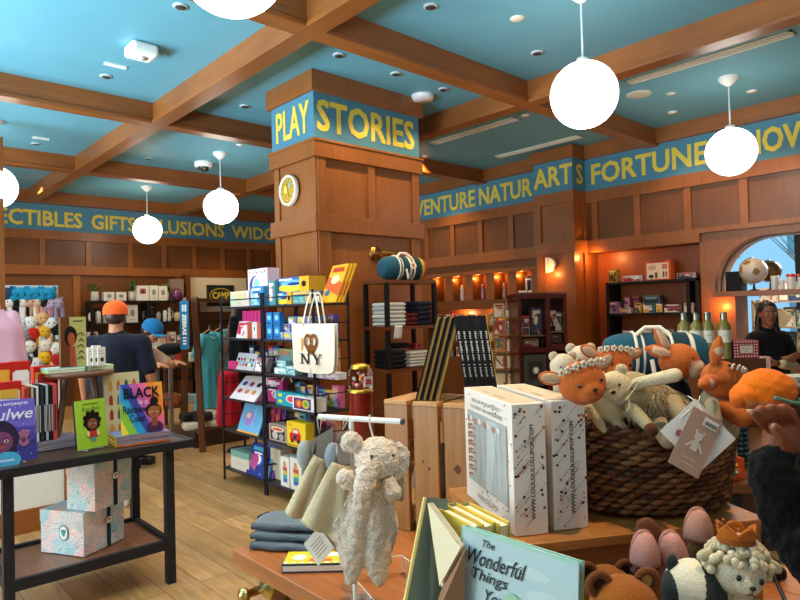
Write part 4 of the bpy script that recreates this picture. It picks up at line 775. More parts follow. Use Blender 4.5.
def face_parts(t, c, s=1, M=Matrix(), brow='#1a1210', lip='#8a4038'):
    for q in (-1, 1):
        e = MB(M).ell(Vector(c) + Vector((q * .032, -.086, .006)) * s, (.012 * s, .007 * s, .006 * s), S('#a89c94'), 10); e.ell(Vector(c) + Vector((q * .032, -.0925, .006)) * s, (.007 * s, .003 * s, .006 * s), S('#1c120e'), 8); e.build('eye', 'gloss', t)
        MB(M).tube([Vector(c) + Vector((q * .016, -.096, .027)) * s, Vector(c) + Vector((q * .035, -.094, .033)) * s, Vector(c) + Vector((q * .052, -.083, .026)) * s], .0035 * s, S(brow), 6).build('eyebrow', 'hair', t)
    MB(M).ell(Vector(c) + Vector((0, -.0945, -.047)) * s, (.023 * s, .005 * s, .005 * s), S(lip), 10).ell(Vector(c) + Vector((0, -.093, -.057)) * s, (.019 * s, .006 * s, .006 * s), S(lip), 10).build('lips', 'skin', t)
# man in navy t-shirt seen from behind
pm = atd(116, 315, 5.25); hz = pm.z
def standing_man():
    t = thing('person', 'man seen from behind in an orange cap and navy t-shirt', 'person', (pm.x, pm.y, 0), math.atan2(C_F.y, C_F.x) + PI / 2 + .12)
    zt = atd(116, 301, 5.25).z; s = zt / 1.76; mb = MB(Matrix.Scale(s, 4)); head(mb, (0, 0, 1.63))
    limbs(mb, [((0, .015, 1.44), (0, .005, 1.58), .062, .058), ((0, .01, 1.3), (0, .01, 1.02), .16, .15), ((-.11, .01, 1.36), (.11, .01, 1.36), .1, .1), ((-.07, .01, 1.0), (.07, .01, 1.0), .13, .13)])
    for q in (-1, 1):
        limbs(mb, [((q * .19, .01, 1.4), (q * .27, .02, 1.13), .062, .048), ((q * .27, .02, 1.13), (q * .29, -.07, .9), .046, .03), ((q * .09, .0, .95), (q * .11, -.01, .52), .09, .06), ((q * .11, -.01, .52), (q * .09 + .05, .02, .1), .058, .035), ((q * .09 + .05, .03, .06), (q * .1 + .05, -.13, .035), .04, .032)]); hand(mb, (q * .29, -.07, .9), (0, -.1, -1), (-q, -.3, 0), 1, .4)
    o = mb.build('body', 'skin', t); remesh(o, .011, 3, SKIN)
    ts = MB(Matrix.Scale(s, 4)); limbs(ts, [((0, .01, 1.31), (0, .01, .98), .185, .19), ((-.14, .01, 1.36), (.14, .01, 1.36), .115, .115), ((-.1, .01, 1.05), (.1, .01, 1.05), .15, .15), ((0, .01, 1.42), (0, .01, 1.46), .09, .075)])
    for q in (-1, 1): limbs(ts, [((q * .2, .01, 1.39), (q * .262, .02, 1.18), .088, .078)])
    o = ts.build('t_shirt', 'cloth', t); remesh(o, .014, 5, S('#141a2c')); displace(o, .012, 7)
    tr_ = MB(Matrix.Scale(s, 4)); limbs(tr_, [((-.08, .0, .95), (.08, .0, .95), .15, .15)])
    for q in (-1, 1): limbs(tr_, [((q * .1, 0, .93), (q * .12, -.01, .55), .115, .1)])
    o = tr_.build('shorts', 'cloth', t); remesh(o, .016, 4, S('#2a2c34'))
    h = MB(Matrix.Scale(s, 4)).ell((0, .025, 1.635), (.083, .092, .085), S('#3a241a'), 18, nz=.06); h.build('hair', 'hair', t)
    cp = thing_cap(t, Matrix.Scale(s, 4), (0, .015, 1.675), '#e8622a', '#e8622a')
    for q in (-1, 1): MB(Matrix.Scale(s, 4)).rbox(q * .09 + .001, q * .09 + .1, -.19, .08, 0, .075, S('#d8d4cc'), .02).build('shoe', 'plastic', t)
def thing_cap(t, M, c, col, bill):
    k = MB(M); c = Vector(c); pr = []
    for i in range(9): a = i / 8 * PI / 2; pr.append((.1 * math.cos(a) ** .8 + .0001, .0 + .09 * math.sin(a)))
    k.lathe(pr, S(col), 24, T(c), sy=1.12); k.lathe([(.102, -.03), (.1, 0)], S(col), 24, T(c), sy=1.12); k.ell(c + Vector((0, 0, .09)), (.01, .01, .006), S(col), 8); o = k.build('cap', 'cloth', t)
    b_ = MB(M); b_.grid(lambda u, v: (c.x + (u - .5) * .17 * (1 - .25 * v * v), c.y - .09 - v * .085 * (1 - (2 * u - 1) ** 2 * .6), c.z - .022 - .02 * (2 * u - 1) ** 2), 10, 5, S(bill), .006); b_.build('cap_bill', 'cloth', o); return o
standing_man()
# second shopper leaning over the counter, blue cap
pw = atd(134, 325, 6.6)
def leaning():
    t = thing('person', 'shopper in a blue and white cap leaning over the counter goods', 'person', (pw.x, pw.y, 0), math.atan2(C_R.y, C_R.x) + PI / 2 - .3)
    mb = MB(); hc = Vector((0, -.22, pw.z - .06)); M = T(hc) @ rotm(.5, 0, 0); k = mb.at(M); head(k, (0, 0, 0), .98)
    limbs(mb, [((0, -.1, hc.z - .2), (0, -.17, hc.z - .08), .06, .055), ((0, -.06, hc.z - .32), (0, .08, .98), .14, .13), ((-.1, -.07, hc.z - .26), (.1, -.07, hc.z - .26), .09, .09)])
    for q in (-1, 1): limbs(mb, [((q * .17, -.08, hc.z - .25), (q * .22, -.3, hc.z - .38), .05, .042), ((q * .22, -.3, hc.z - .38), (q * .14, -.4, hc.z - .34), .04, .028), ((q * .09, .1, .95), (q * .1, .03, .5), .085, .058), ((q * .1, .03, .5), (q * .11, .08, .09), .055, .034), ((q * .11, .09, .06), (q * .12, -.06, .035), .038, .03)]); hand(mb, (q * .14, -.4, hc.z - .34), (0, -1, -.1), (0, 0, -1), 1, .4)
    o = mb.build('body', 'skin', t); remesh(o, .011, 3, SKIN)
    ts = MB(); limbs(ts, [((0, -.06, hc.z - .34), (0, .08, .98), .165, .165), ((-.11, -.07, hc.z - .27), (.11, -.07, hc.z - .27), .105, .105)])
    for q in (-1, 1): limbs(ts, [((q * .18, -.08, hc.z - .26), (q * .21, -.22, hc.z - .35), .075, .07)])
    o = ts.build('t_shirt', 'cloth', t); remesh(o, .016, 4, S('#c9a894')); tr_ = MB(); limbs(tr_, [((-.07, .08, .95), (.07, .08, .95), .14, .14)])
    for q in (-1, 1): limbs(tr_, [((q * .09, .1, .93), (q * .1, .05, .13), .105, .075)])
    o = tr_.build('trousers', 'cloth', t); remesh(o, .018, 4, S('#2c3a50')); [MB().rbox(q * .115 - .048, q * .115 + .048, -.12, .14, 0, .085, S('#1c1c22'), .02).build('shoe', 'plastic', t) for q in (-1, 1)]; MB(M).ell((0, .02, .01), (.083, .1, .095), S('#2a1c16'), 16).build('hair', 'hair', t); thing_cap(t, M, (0, .0, .035), '#1f6fa8', '#2a86c0'); face_parts(t, (0, 0, 0), .98, M)
leaning()
# ================================================================ BLACK PRODUCT SHELVES IN FRONT OF THE COLUMN
XE = 2.78; ESH = [.12, .48, .78, 1.05, 1.34, 1.63]
def etagere(ya, yb, label):
    t = thing('shelf_unit', label, 'shelf unit', (XE, ya, 0), 0, 'open black metal product shelves'); d = yb - ya
    for x in (0, .34):
        for y in (0, d): MB().box(x - .008, x + .008, y - .008, y + .008, 0, 1.74, IRON).build('post', 'iron', t)
    for z in ESH: MB().box(-.008, .35, -.008, d + .008, z - .016, z, S('#2c2c33')).build('shelf', 'iron', t)
    for z in (1.69,): MB().box(-.005, .0, 0, d, z, z + .01, IRON).box(.0, .34, -.005, .0, z, z + .01, IRON).box(.0, .34, d, d + .005, z, z + .01, IRON).box(.34, .345, 0, d, z, z + .01, IRON).build('rail', 'iron', t)
    for y in (0, d):
        for z in ESH[:-1]: MB().box(0, .34, y - .004, y + .004, z + .13, z + .138, IRON).build('side_bar', 'iron', t)
    return t
etagere(4.83, 5.58, 'open black metal product shelf unit, further left of the pair'); etagere(4.05, 4.80, 'open black metal product shelf unit holding the tote bag')
PX = ('x', XE + .02)
def ep(label, cat, name, u0, u1, vt, vb, sh, th, col, art=None, yaw=0, lean=0, group=None, dx=.02, kind='paper', h=None, dz=0):
    return pbox(name, label + (' on the black shelves' if 'shel' not in label and len(label.split()) < 12 else ''), cat, ('x', XE + dx), u0, u1, vt, vb, th, col, art, z=ESH[sh] + .001 + dz, yaw=yaw, lean=lean, group=group, kind=kind, h=h)
def swirl(k, w, h):
    k.rect(0, 0, w, h, S('#d8d0dc'), 1); k.oval(w * .4, h * .52, w * .32, h * .3, S('#5a3a9a'), 2, 24); k.oval(w * .48, h * .58, w * .24, h * .22, S('#e8e4f0'), 3, 24); k.oval(w * .46, h * .6, w * .15, h * .14, S('#8ac4b8'), 4, 20); k.poly([(w * .55, 0), (w, 0), (w, h * .3)], S('#b8d08a'), 3)
    for i in range(7): k.oval(w * (.1 + .13 * i), h * (.92 - .03 * (i % 2)), w * .04, h * .03, S(['#d8489a', '#e8c040', '#48a8d0'][i % 3]), 5, 8)
    k.rect(w * .08, h * .08, w * .5, h * .2, S('#3a2a6a'), 5)
# top shelf
ep('tall craft kit box with a purple swirl picture, tallest thing on the top shelf', 'toy box', 'toy_box', 248.5, 268, 263, 303, 5, .12, '#c8b8d8', swirl, h=.33, dx=.06)
ep('pastel rounded plush kit pack at the left end of the top shelf', 'toy box', 'toy_box', 230.5, 249, 292, 305, 5, .16, '#e8d8d0', AR(2, '#b8d8e8', '#e8b8c8', '#c8e0c0', '#e8d898'), kind='gloss')
ep('bright blue small toy box beside the pastel pack on the top shelf', 'toy box', 'toy_box', 251, 263.5, 287, 304, 5, .08, '#3a8ac8', AR(3, '#8ac8e8', '#1a5a9a', '#e8e8f0'), dx=.0)
ep('narrow teal and violet pack right of the bright blue box', 'toy box', 'toy_box', 269.5, 275.5, 281, 304, 5, .05, '#4a8a9a', AR(4, '#b8488a', '#e8e0d0'), dx=.0)
def banana(k, w, h): k.rect(0, 0, w, h, S('#2a6ab0'), 1); k.oval(w * .45, h * .3, w * .4, h * .28, S('#e8c838'), 2, 20); k.oval(w * .5, h * .62, w * .36, h * .2, S('#6ab0d8'), 3, 20); k.oval(w * .55, h * .55, w * .2, h * .1, S('#1a3a7a'), 4); k.rect(w * .72, 0, w, h, S('#e8a828'), 5); k.oval(w * .85, h * .5, w * .07, h * .2, S('#17171b'), 6); k.rect(w * .08, h * .8, w * .5, h * .92, S('#f0f0e8'), 6)
ep('wide yellow and blue game box stacked highest beside the swirl kit', 'game box', 'game_box', 277, 309.5, 279, 291, 5, .16, '#d8a028', banana, dz=.1, h=.12, dx=.04)
ep('yellow and blue game box underneath the wide one on the top shelf', 'game box', 'game_box', 275.5, 292, 291, 304, 5, .14, '#e8b830', banana, dx=.03, h=.098)
ep('blue and yellow small game box supporting the right of the stack', 'game box', 'game_box', 293, 310, 291, 304, 5, .14, '#c8a878', AR(6, '#e8c048', '#e87848', '#48a8b8', '#f0e8d8'), dx=.03, h=.098)
def yel(k, w, h): k.rect(0, 0, w, h, S('#e0a428'), 1); k.poly([(0, h * .4), (w, h * .15), (w, h * .5), (0, h * .7)], S('#c85a28'), 2); k.oval(w * .5, h * .6, w * .25, h * .12, S('#f0e0a0'), 3); k.rect(w * .15, h * .8, w * .85, h * .92, S('#b83a28'), 4); k.oval(w * .3, h * .25, w * .15, h * .08, S('#3a6a9a'), 4)
for i in range(3): pbox('activity_book', 'yellow activity book leaning at the right end of the top shelf, %s' % ['front one', 'middle one', 'back one'][i], 'book', ('x', XE + .02 + .02 * i), 320 + i * 3.5, 340 + i * 3.5, 270, 306, .012, '#e0a428', yel, z=ESH[5] + .001, lean=.4, yaw=-.15, group='yellow activity books', h=.31)
for i, (u0, u1, c, nm) in enumerate(((310, 315, '#5aa0b8', 'teal'), (316, 321, '#3a5a9a', 'navy'))): ep('%s small card pack between the stack and the yellow books' % nm, 'card pack', 'card_pack', u0, u1, 291, 304, 5, .05, c, AR(8 + i, '#e8e8e0', '#e8a848'), dx=.03)
# fifth shelf (z 1.34)
def pinkstripe(k, w, h):
    k.rect(0, 0, w, h, S('#d83a8a'), 1)
    for i in range(6): k.poly([(w * (.02 + i * .17), h), (w * (.08 + i * .17), h), (w * (-.04 + i * .17) if i else 0, 0), (w * (-.1 + i * .17) if i else 0, 0)], S('#b81f6a'), 2)
ep('hot pink striped backpack shaped box at left on the fifth shelf', 'toy bag', 'toy_box', 243, 264, 311, 338, 4, .1, '#d83a8a', pinkstripe, dx=.1)
ep('white and red pack with a sea creature picture in front of the pink box', 'toy pack', 'toy_box', 236, 247, 321, 338, 4, .04, '#e0d8dc', AR(11, '#c8304a', '#3a6a9a', '#e8e8e8'), lean=.25)
ep('pack showing a pen shape on brown and grey', 'toy pack', 'toy_box', 247.5, 264, 322, 338, 4, .04, '#8a5a48', (lambda k, w, h: (k.rect(0, 0, w * .3, h, S('#a8503a'), 1), k.rect(w * .3, 0, w * .6, h, S('#d0ccd0'), 1), k.rect(w * .6, 0, w, h, S('#b85a50'), 1), k.oval(w * .45, h * .55, w * .08, h * .32, S('#f0f0f0'), 2), k.oval(w * .45, h * .6, w * .04, h * .14, S('#2a3a4a'), 3))))
for i, u in enumerate((266.5, 274)): 
    for j in range(2): ep('slim bright blue pack, %s of the four by the shelf post' % [['lower left', 'upper left'], ['lower right', 'upper right']][i][j], 'toy pack', 'toy_box', u, u + 6, 312 + 13 * (1 - j), 339, 4, .05, '#2a7ac0', (lambda k, w, h: (k.oval(w * .5, h * .6, w * .3, h * .2, S('#8ac8e8'), 1), k.rect(w * .2, h * .12, w * .8, h * .25, S('#1a4a90'), 2))), dz=.115 * j, h=.112, group='slim blue packs')
cnt = 0
for j, (vb, us) in enumerate(((339, (275.5, 284, 293, 301)), (330, (282, 292, 301)), (321.5, (289, 298, 307)))):
    for i, u in enumerate(us):
        ep('little lavender game box in the stepped stack, %s row, %s' % (['bottom', 'middle', 'top'][j], ['first', 'second', 'third', 'fourth'][i]), 'game box', 'game_box', u, u + 8, 0, 339, 4, .07, ['#8a8ac8', '#9a98d0', '#6a80b8'][(i + j) % 3], AR(30 + cnt, '#e8d048', '#e8e4f0', '#3a4a8a', '#8ac8a8'), h=.062, dz=.063 * j, group='little lavender game boxes', dx=.03 + .03 * j); cnt += 1
for i, u in enumerate((309, 313.5, 322, 327.5)): ep('%s pack hanging at the right behind the tote bag straps' % ['blue', 'teal', 'red', 'dark red'][i], 'pack', 'toy_box', u, u + 5, 312, 322, 4, .03, ['#3a6ac0', '#3a9a98', '#b82a38', '#8a2028'][i], AR(50 + i, '#e8e0e0', '#e8b848'), dz=.02, h=.1, dx=.15)
# fourth shelf (z 1.05)
def paints(k, w, h):
    k.rect(0, 0, w, h, S('#c8c8d0'), 1)
    for j in range(2):
        for i in range(6): k.oval(w * (.12 + .15 * i), h * (.62 - .3 * j), w * .06, h * .1, S(['#2a2a30', '#c83a3a', '#3a5ac0', '#e8c838', '#3a9a58', '#8a3a9a', '#e87838', '#48b8c8', '#d858a0', '#7a4a2a', '#e8e8e8', '#2a8a8a'][i + 6 * j]), 2)
    k.rect(w * .1, h * .44, w * .9, h * .5, S('#48a8d8'), 2)
ep('clear watercolour paint set standing tilted at left on the fourth shelf', 'paint set', 'paint_set', 234, 253, 352, 369, 3, .02, '#c0c0c8', paints, lean=.35, kind='gloss')
ep('magenta pouch at the left end of the fourth shelf', 'pouch', 'pouch', 228.5, 236, 361, 372, 3, .05, '#d83a88', None)
for i, (u0, u1, vt, c, nm) in enumerate(((254, 265, 357, '#a8949c', 'clear pack of pinkish beads'), (258, 270, 362, '#8a8088', 'clear pack of grey beads'), (268, 276, 361, '#b09890', 'clear pack of tan beads'))): ep(nm + ' on the fourth shelf', 'bead pack', 'bead_pack', u0, u1, vt, 372, 3, .05, c, AR(70 + i, '#d8c0c8', '#6a5a6a', '#e8e8e8', '#c86a7a'), lean=.3, kind='gloss', dx=.02 + .08 * i)
ep('square green and cream picture box on the fourth shelf', 'toy box', 'toy_box', 278, 292, 345, 358, 3, .1, '#98a878', AR(75, '#e8d8b0', '#6a9aa8', '#c87848'), dx=.14, h=.2)
for i, (u0, u1, vt, nm) in enumerate(((274.5, 287, 371, 'lower left'), (286, 295, 366, 'right'), (277, 286, 366, 'upper'))): ep('pale aqua small box, %s in the cluster on the fourth shelf' % nm, 'toy box', 'toy_box', u0, u1, vt, 376, 3, .07, '#9ad0d8', AR(80 + i, '#e8f0f0', '#5ab0c0'), h=.05 + .02 * (i % 2), dz=.055 if i == 2 else 0, group='pale aqua boxes', dx=.02 + (.05 if i == 2 else 0))
for i, u in enumerate((308, 316, 324, 331)): ep('small white and lilac pack in the row under the tote bag, %s' % ['first', 'second', 'third', 'fourth'][i], 'card pack', 'card_pack', u, u + 7, 373, 379, 3, .08, '#cfd0e0', AR(85 + i, '#8a8ac0', '#e8e8f0'), h=.05, group='lilac packs under the tote bag')
# third shelf (z .78)
def gems(k, w, h):
    k.rect(0, 0, w, h, S('#e6e0ea'), 1)
    for i, c in enumerate(('#2a3a9a', '#8a3a5a', '#1a1a20', '#c83a3a', '#e88a38', '#d8a048')): k.oval(w * (.2 + .28 * (i % 3)), h * (.68 - .32 * (i // 3)), w * .08, h * .1, S(c), 2)
for i in range(3): ep('white craft booklet with gem pictures leaning back, %s' % ['front one', 'middle one', 'rear one'][i] + ' on the third shelf', 'activity pack', 'activity_pack', 229.5 + i * 3, 254 + i * 3, 383, 404, 2, .012, '#d84a98' if i else '#e6e0ea', gems, lean=.75, group='gem craft booklets', h=.26, dx=-.0 + .03 * i)
ep('magenta patterned pack behind the teal case', 'toy pack', 'toy_box', 268, 283, 388, 406, 2, .05, '#b8387a', AR(91, '#e8a8c8', '#5a2a6a', '#e8e0e8'), dx=.12, h=.2)
t = ep('teal activity case with a white round badge and rope handle', 'activity case', 'activity_case', 276.5, 305, 391, 412, 2, .07, '#2aa0b8', (lambda k, w, h: (k.oval(w * .55, h * .55, w * .2, h * .3, S('#f0e8e8'), 1, 20), k.oval(w * .55, h * .55, w * .15, h * .22, S('#e0506a'), 2, 20), k.oval(w * .15, h * .3, w * .08, h * .12, S('#d8e048'), 1), k.oval(w * .15, h * .75, w * .08, h * .12, S('#d8e048'), 1))), dx=.06)
MB().tube([(.05, .035, .2), (.08, .035, .24), (.17, .035, .245), (.2, .035, .2)], .005, S('#e8e0d0'), 6).build('handle', 'cloth', t)
def lion(k, w, h): k.rect(w * .06, h * .08, w * .8, h * .92, S('#48307a'), 1); k.oval(w * .28, h * .5, w * .16, h * .34, S('#c8483a'), 2); k.oval(w * .58, h * .5, w * .16, h * .34, S('#c8b030'), 2); k.oval(w * .28, h * .5, w * .08, h * .2, S('#e89848'), 3); k.oval(w * .58, h * .5, w * .08, h * .2, S('#5aa848'), 3); k.rect(w * .74, h * .08, w * .8, h * .92, S('#2a3a9a'), 4)
ep('white boxed puzzle with a red and green picture at right on the third shelf', 'puzzle box', 'puzzle_box', 293, 316, 396, 417, 2, .1, '#e6e2de', lion, dx=.01)
# second shelf (z .48)
ep('blue picture book with a mermaid style cover leaning on the second shelf', 'book', 'picture_book', 237, 258, 409, 434, 1, .015, '#5aa0d8', (lambda k, w, h: (k.rect(0, 0, w, h, S('#6ab0e0'), 1), k.oval(w * .4, h * .5, w * .25, h * .25, S('#9a88d0'), 2), k.oval(w * .35, h * .6, w * .1, h * .1, S('#e8c8b0'), 3), k.rect(0, 0, w, h * .06, S('#e8a848'), 4), k.rect(w * .6, h * .3, w * .62, h * .9, S('#c8e8f4'), 4))), lean=.35, h=.27)
for i in range(4): ep('patterned magenta and lilac pouch, %s in the row' % ['first', 'second', 'third', 'fourth'][i] + ' on the second shelf', 'pouch', 'pouch', 259 + 5.5 * i, 267 + 5.5 * i, 412, 440, 1, .02, ['#8a5a9a', '#b83a6a', '#c84a7a', '#7a5aa8'][i], AR(100 + i, '#e8c0d0', '#5a3a8a', '#e8a848'), dx=.12 + .024 * i, lean=.15, group='magenta and lilac pouches', h=.24)
ep('stack of slate blue booklets lying at left on the second shelf', 'booklet', 'booklet', 240, 252, 438, 442, 1, .16, '#5a7a98', None, dx=.15, h=.035)
def monkey(k, w, h): k.rect(w * .1, h * .1, w * .9, h * .75, S('#3a2a24'), 1); k.oval(w * .35, h * .35, w * .16, h * .24, S('#b8b4b0'), 2); k.oval(w * .7, h * .3, w * .14, h * .2, S('#9a9a98'), 2); k.oval(w * .5, h * .72, w * .36, h * .16, S('#e0e0e0'), 3); k.oval(w * .5, h * .72, w * .3, h * .1, S('#c8603a'), 4); k.rect(w * .1, h * .9, w * .9, h * .94, S('#5a4a40'), 3)
ep('brown windowed craft box beside the yellow car toy box', 'toy box', 'toy_box', 269.5, 287, 423, 450, 1, .09, '#a89888', monkey)
def redcar(k, w, h): k.rect(0, 0, w, h, S('#e8c828'), 1); k.rect(w * .15, h * .25, w * .75, h * .55, S('#c82a2a'), 2); k.poly([(w * .25, h * .55), (w * .32, h * .75), (w * .65, h * .75), (w * .72, h * .55)], S('#d84848'), 3); k.rect(w * .35, h * .57, w * .62, h * .7, S('#e8d8c8'), 4); k.oval(w * .3, h * .24, w * .08, h * .08, S('#2a2a2a'), 5); k.oval(w * .62, h * .24, w * .08, h * .08, S('#2a2a2a'), 5); k.oval(w * .45, h * .4, w * .1, h * .09, S('#3a2a4a'), 5); k.rect(0, h * .05, w, h * .09, S('#a86a28'), 6); k.oval(w * .2, h * .88, w * .12, h * .07, S('#d8a828'), 6)
ep('bright yellow toy box with a red car on its front', 'toy box', 'toy_box', 287.5, 306, 421, 452, 1, .11, '#e8c828', redcar, dx=-.005)
# bottom shelf (z .12)
for i in range(3): ep('thick cream activity book lying on the bottom shelf, %s' % ['lowest', 'middle', 'topmost'][i], 'book', 'activity_book', 231, 249, 459, 470, 0, .2, '#d8d2c4' if i < 2 else '#7aa8a0', None, h=.055, dz=.057 * i, group='cream books on the bottom shelf', dx=.03)
for i in range(4): ep('blue and purple sticker book leaning sideways on the bottom shelf, %s' % ['first', 'second', 'third', 'fourth'][i], 'book', 'activity_book', 246 + i * 5, 263 + i * 5, 447, 478, 0, .02, ['#2a3a8a', '#6a8ac8', '#7a4a9a', '#c8d0e0'][i], AR(110 + i, '#e8e8f0', '#3a5ab8', '#b84a8a', '#48a8c8'), lean=.3, group='leaning sticker books', h=.28, dx=.02 + .03 * i)
ep('cream boxed set at the middle of the bottom shelf', 'toy box', 'toy_box', 268, 281, 450, 479, 0, .12, '#d8d0b8', None, dx=.1, h=.26)
def rainb(k, w, h):
    for i, c in enumerate(('#3a6ac0', '#3aa8a0', '#d8c83a', '#c84a3a')): k.rect(w * .3, h * (.15 + .13 * i), w * .75, h * (.28 + .13 * i), S(c), 1 + i)
    k.oval(w * .5, h * .75, w * .14, h * .12, S('#c8946a'), 6)
ep('white boxed rainbow toy on the bottom shelf, left of two', 'toy box', 'toy_box', 281, 289.5, 456, 483, 0, .12, '#e4e2de', rainb, group='white rainbow toy boxes'); ep('white boxed rainbow toy on the bottom shelf, right of two', 'toy box', 'toy_box', 290.5, 302, 457, 489, 0, .12, '#e4e2de', rainb, group='white rainbow toy boxes')
FC = [('violet', '#7a5ab0'), ('sky blue', '#5aa8d8'), ('rose', '#d86a98'), ('lemon', '#e8d458'), ('mint', '#7ac8a8'), ('white', '#e6e4e2'), ('scarlet', '#c8343c'), ('peach', '#e8a888'), ('navy', '#2a3a78'), ('lilac', '#b8a0d8')]
rf = random.Random(77); FN = ['first', 'second', 'third', 'fourth', 'fifth', 'sixth', 'seventh']
for un, (y0, y1) in enumerate(((4.86, 5.55), (4.08, 4.77))):
    for sh in range(1, 6):
        y = y1; i = 0; gap = (ESH[sh + 1] - ESH[sh] if sh < 5 else .2) - .05
        while y - .1 > y0 and i < 7:
            w_ = rf.uniform(.07, .12); hh = gap * rf.uniform(.55, .9); ci = rf.randrange(10); y -= w_ + .008
            if y < y0: break
            m_ = MB(Matrix(((0, 1, 0, 0), (-1, 0, 0, 0), (0, 0, 1, 0), (0, 0, 0, 1)))).box(0, w_, 0, .05, 0, hh, S(FC[ci][1])); k = m_.at(FRONT); k.layer = .0007; rart(k, w_, hh, 900 + un * 60 + sh * 8 + i, [FC[(ci + 3) % 10][1], FC[(ci + 7) % 10][1], '#f0ece8', FC[(ci + 5) % 10][1]])
            local(m_, 'toy_box', 'paper', '%s pack at the rear of the %s shelf, %s from left, %s black unit' % (FC[ci][0], FN[sh], FN[i], ['left', 'right'][un]), 'toy box', (XE + .27, y + w_, ESH[sh] + .001), 0, 'packs at the rear of the black shelves'); i += 1
# tote bag hung on the shelf corner
tl = atx(293, 325, XE - .05); tr_ = atx(335, 322, XE - .05); bl = atx(293, 371, XE - .05); rz, W = pxframe(tl, tr_); H_ = (tl.z - bl.z) + .01
t = thing('tote_bag', 'cream cotton tote bag with a pretzel and NY printed on it', 'bag', (tl.x, tl.y, bl.z), rz)
def tf(y0): return lambda u, v: (W * u + .012 * (v < .15) * (1 if u < .5 else -1), y0 + (-.022 * math.sin(PI * u) * math.sin(PI * min(1, v + .1)) if y0 < 0 else .02 * math.sin(PI * u)) + .004 * math.sin(u * 11 + v * 4), H_ * v + .03 * (2 * abs(u - .5)) ** 6 * (1 - v) ** 4 - .0)
CR = S('#e9e1d2')
MB().grid(tf(-.012), 24, 18, CR).grid(lambda u, v: tf(.02)(1 - u, v), 24, 18, CR).build('bag_body', 'cloth', t)
for s_, dy in ((0, -.016), (1, .022)): MB().grid(lambda u, v: ((W * .28 + (W * .25) * min(1, v * 1.05)) + (.018 * (u - .5)), dy + .01 * s_, H_ * .96 + .25 * math.sin(v * PI / 2)), 2, 14, CR, .003).grid(lambda u, v: ((W * .70 - (W * .13) * min(1, v * 1.05)) + .018 * (u - .5), dy + .01 * s_, H_ * .96 + .25 * math.sin(v * PI / 2)), 2, 14, CR, .003).build('strap', 'cloth', t)
MB().tube([(W * .5, -.01, H_ + .21), (W * .55, .06, H_ + .22)], .006, IRON, 8).build('hook', 'iron', t)
m_ = MB(); k = m_.at(frame((0, -.037, 0), (1, 0, 0), (0, -1, 0))); k.layer = .001; BR = S('#7a4a1c')
k.rect(W * .295, H_ * .45, W * .335, H_ * .72, S('#e0a04a'), 1)
cx, cy, r = W * .53, H_ * .6, W * .13
loop = [(cx + r * 1.1 * math.cos(a), cy + r * 1.0 * math.sin(a)) for a in [(-.38 * PI + i * 1.76 * PI / 22 + .0) for i in range(23)]]
pts = [(cx - r * .45, cy - r * .95), (cx + r * .15, cy - r * .2), (cx + r * .55, cy + r * .75), (cx + r * .95, cy + r * .8), (cx + r * 1.2, cy + r * .3), (cx + r * .95, cy - r * .4), (cx, cy - r * 1.0), (cx - r * .95, cy - r * .4), (cx - r * 1.2, cy + r * .3), (cx - r * .95, cy + r * .8), (cx - r * .55, cy + r * .75), (cx - r * .15, cy - r * .2), (cx + r * .45, cy - r * .95)]
def ring(x, y, rx, ry, w_, l):
    for i in range(20):
        a0, a1 = i * PI / 10, (i + 1) * PI / 10; k.poly([(x + (rx - w_) * math.cos(a0), y + (ry - w_) * math.sin(a0)), (x + rx * math.cos(a0), y + ry * math.sin(a0)), (x + rx * math.cos(a1), y + ry * math.sin(a1)), (x + (rx - w_) * math.cos(a1), y + (ry - w_) * math.sin(a1))], BR, l)
ring(cx - r * .5, cy + r * .25, r * .72, r * .8, r * .36, 2); ring(cx + r * .5, cy + r * .25, r * .72, r * .8, r * .36, 2.2); k.stroke([(cx - r * 1.0, cy - r * .1), (cx - r * .35, cy - r * .85), (cx + r * .35, cy - r * .85), (cx + r * 1.0, cy - r * .1)], r * .36, BR, 2.4); k.poly([(cx - r * .5, cy - r * .75), (cx, cy - r * .2), (cx + r * .5, cy - r * .75)], BR, 2.6)
BK = S('#1a1a1c'); hN = H_ * .2; yN = H_ * .19
def serif(kk, x, w, kind):
    s_ = .006
    if kind == 'N': kk.rect(x + w * .12, yN, x + w * .24, yN + hN, BK, 3); kk.rect(x + w * .78, yN, x + w * .9, yN + hN, BK, 3); kk.poly([(x + w * .1, yN + hN), (x + w * .32, yN + hN), (x + w * .92, yN), (x + w * .7, yN)], BK, 4); [kk.rect(x + a * w, yN + b * hN, x + (a + .36) * w, yN + b * hN + s_, BK, 5) for a, b in ((0, -.02), (0, .96), (.66, .96))]
    else: kk.poly([(x + w * .08, yN + hN), (x + w * .3, yN + hN), (x + w * .6, yN + hN * .45), (x + w * .42, yN + hN * .4)], BK, 3); kk.poly([(x + w * .78, yN + hN), (x + w * .9, yN + hN), (x + w * .6, yN + hN * .42), (x + w * .48, yN + hN * .42)], BK, 3); kk.rect(x + w * .42, yN, x + w * .6, yN + hN * .5, BK, 4); [kk.rect(x + a * w, yN + b * hN, x + (a + .36) * w, yN + b * hN + s_, BK, 5) for a, b in ((.32, -.02), (0, .96), (.66, .96))]
serif(k, W * .27, W * .24, 'N'); serif(k, W * .55, W * .24, 'Y'); m_.build('print', 'paper', t)
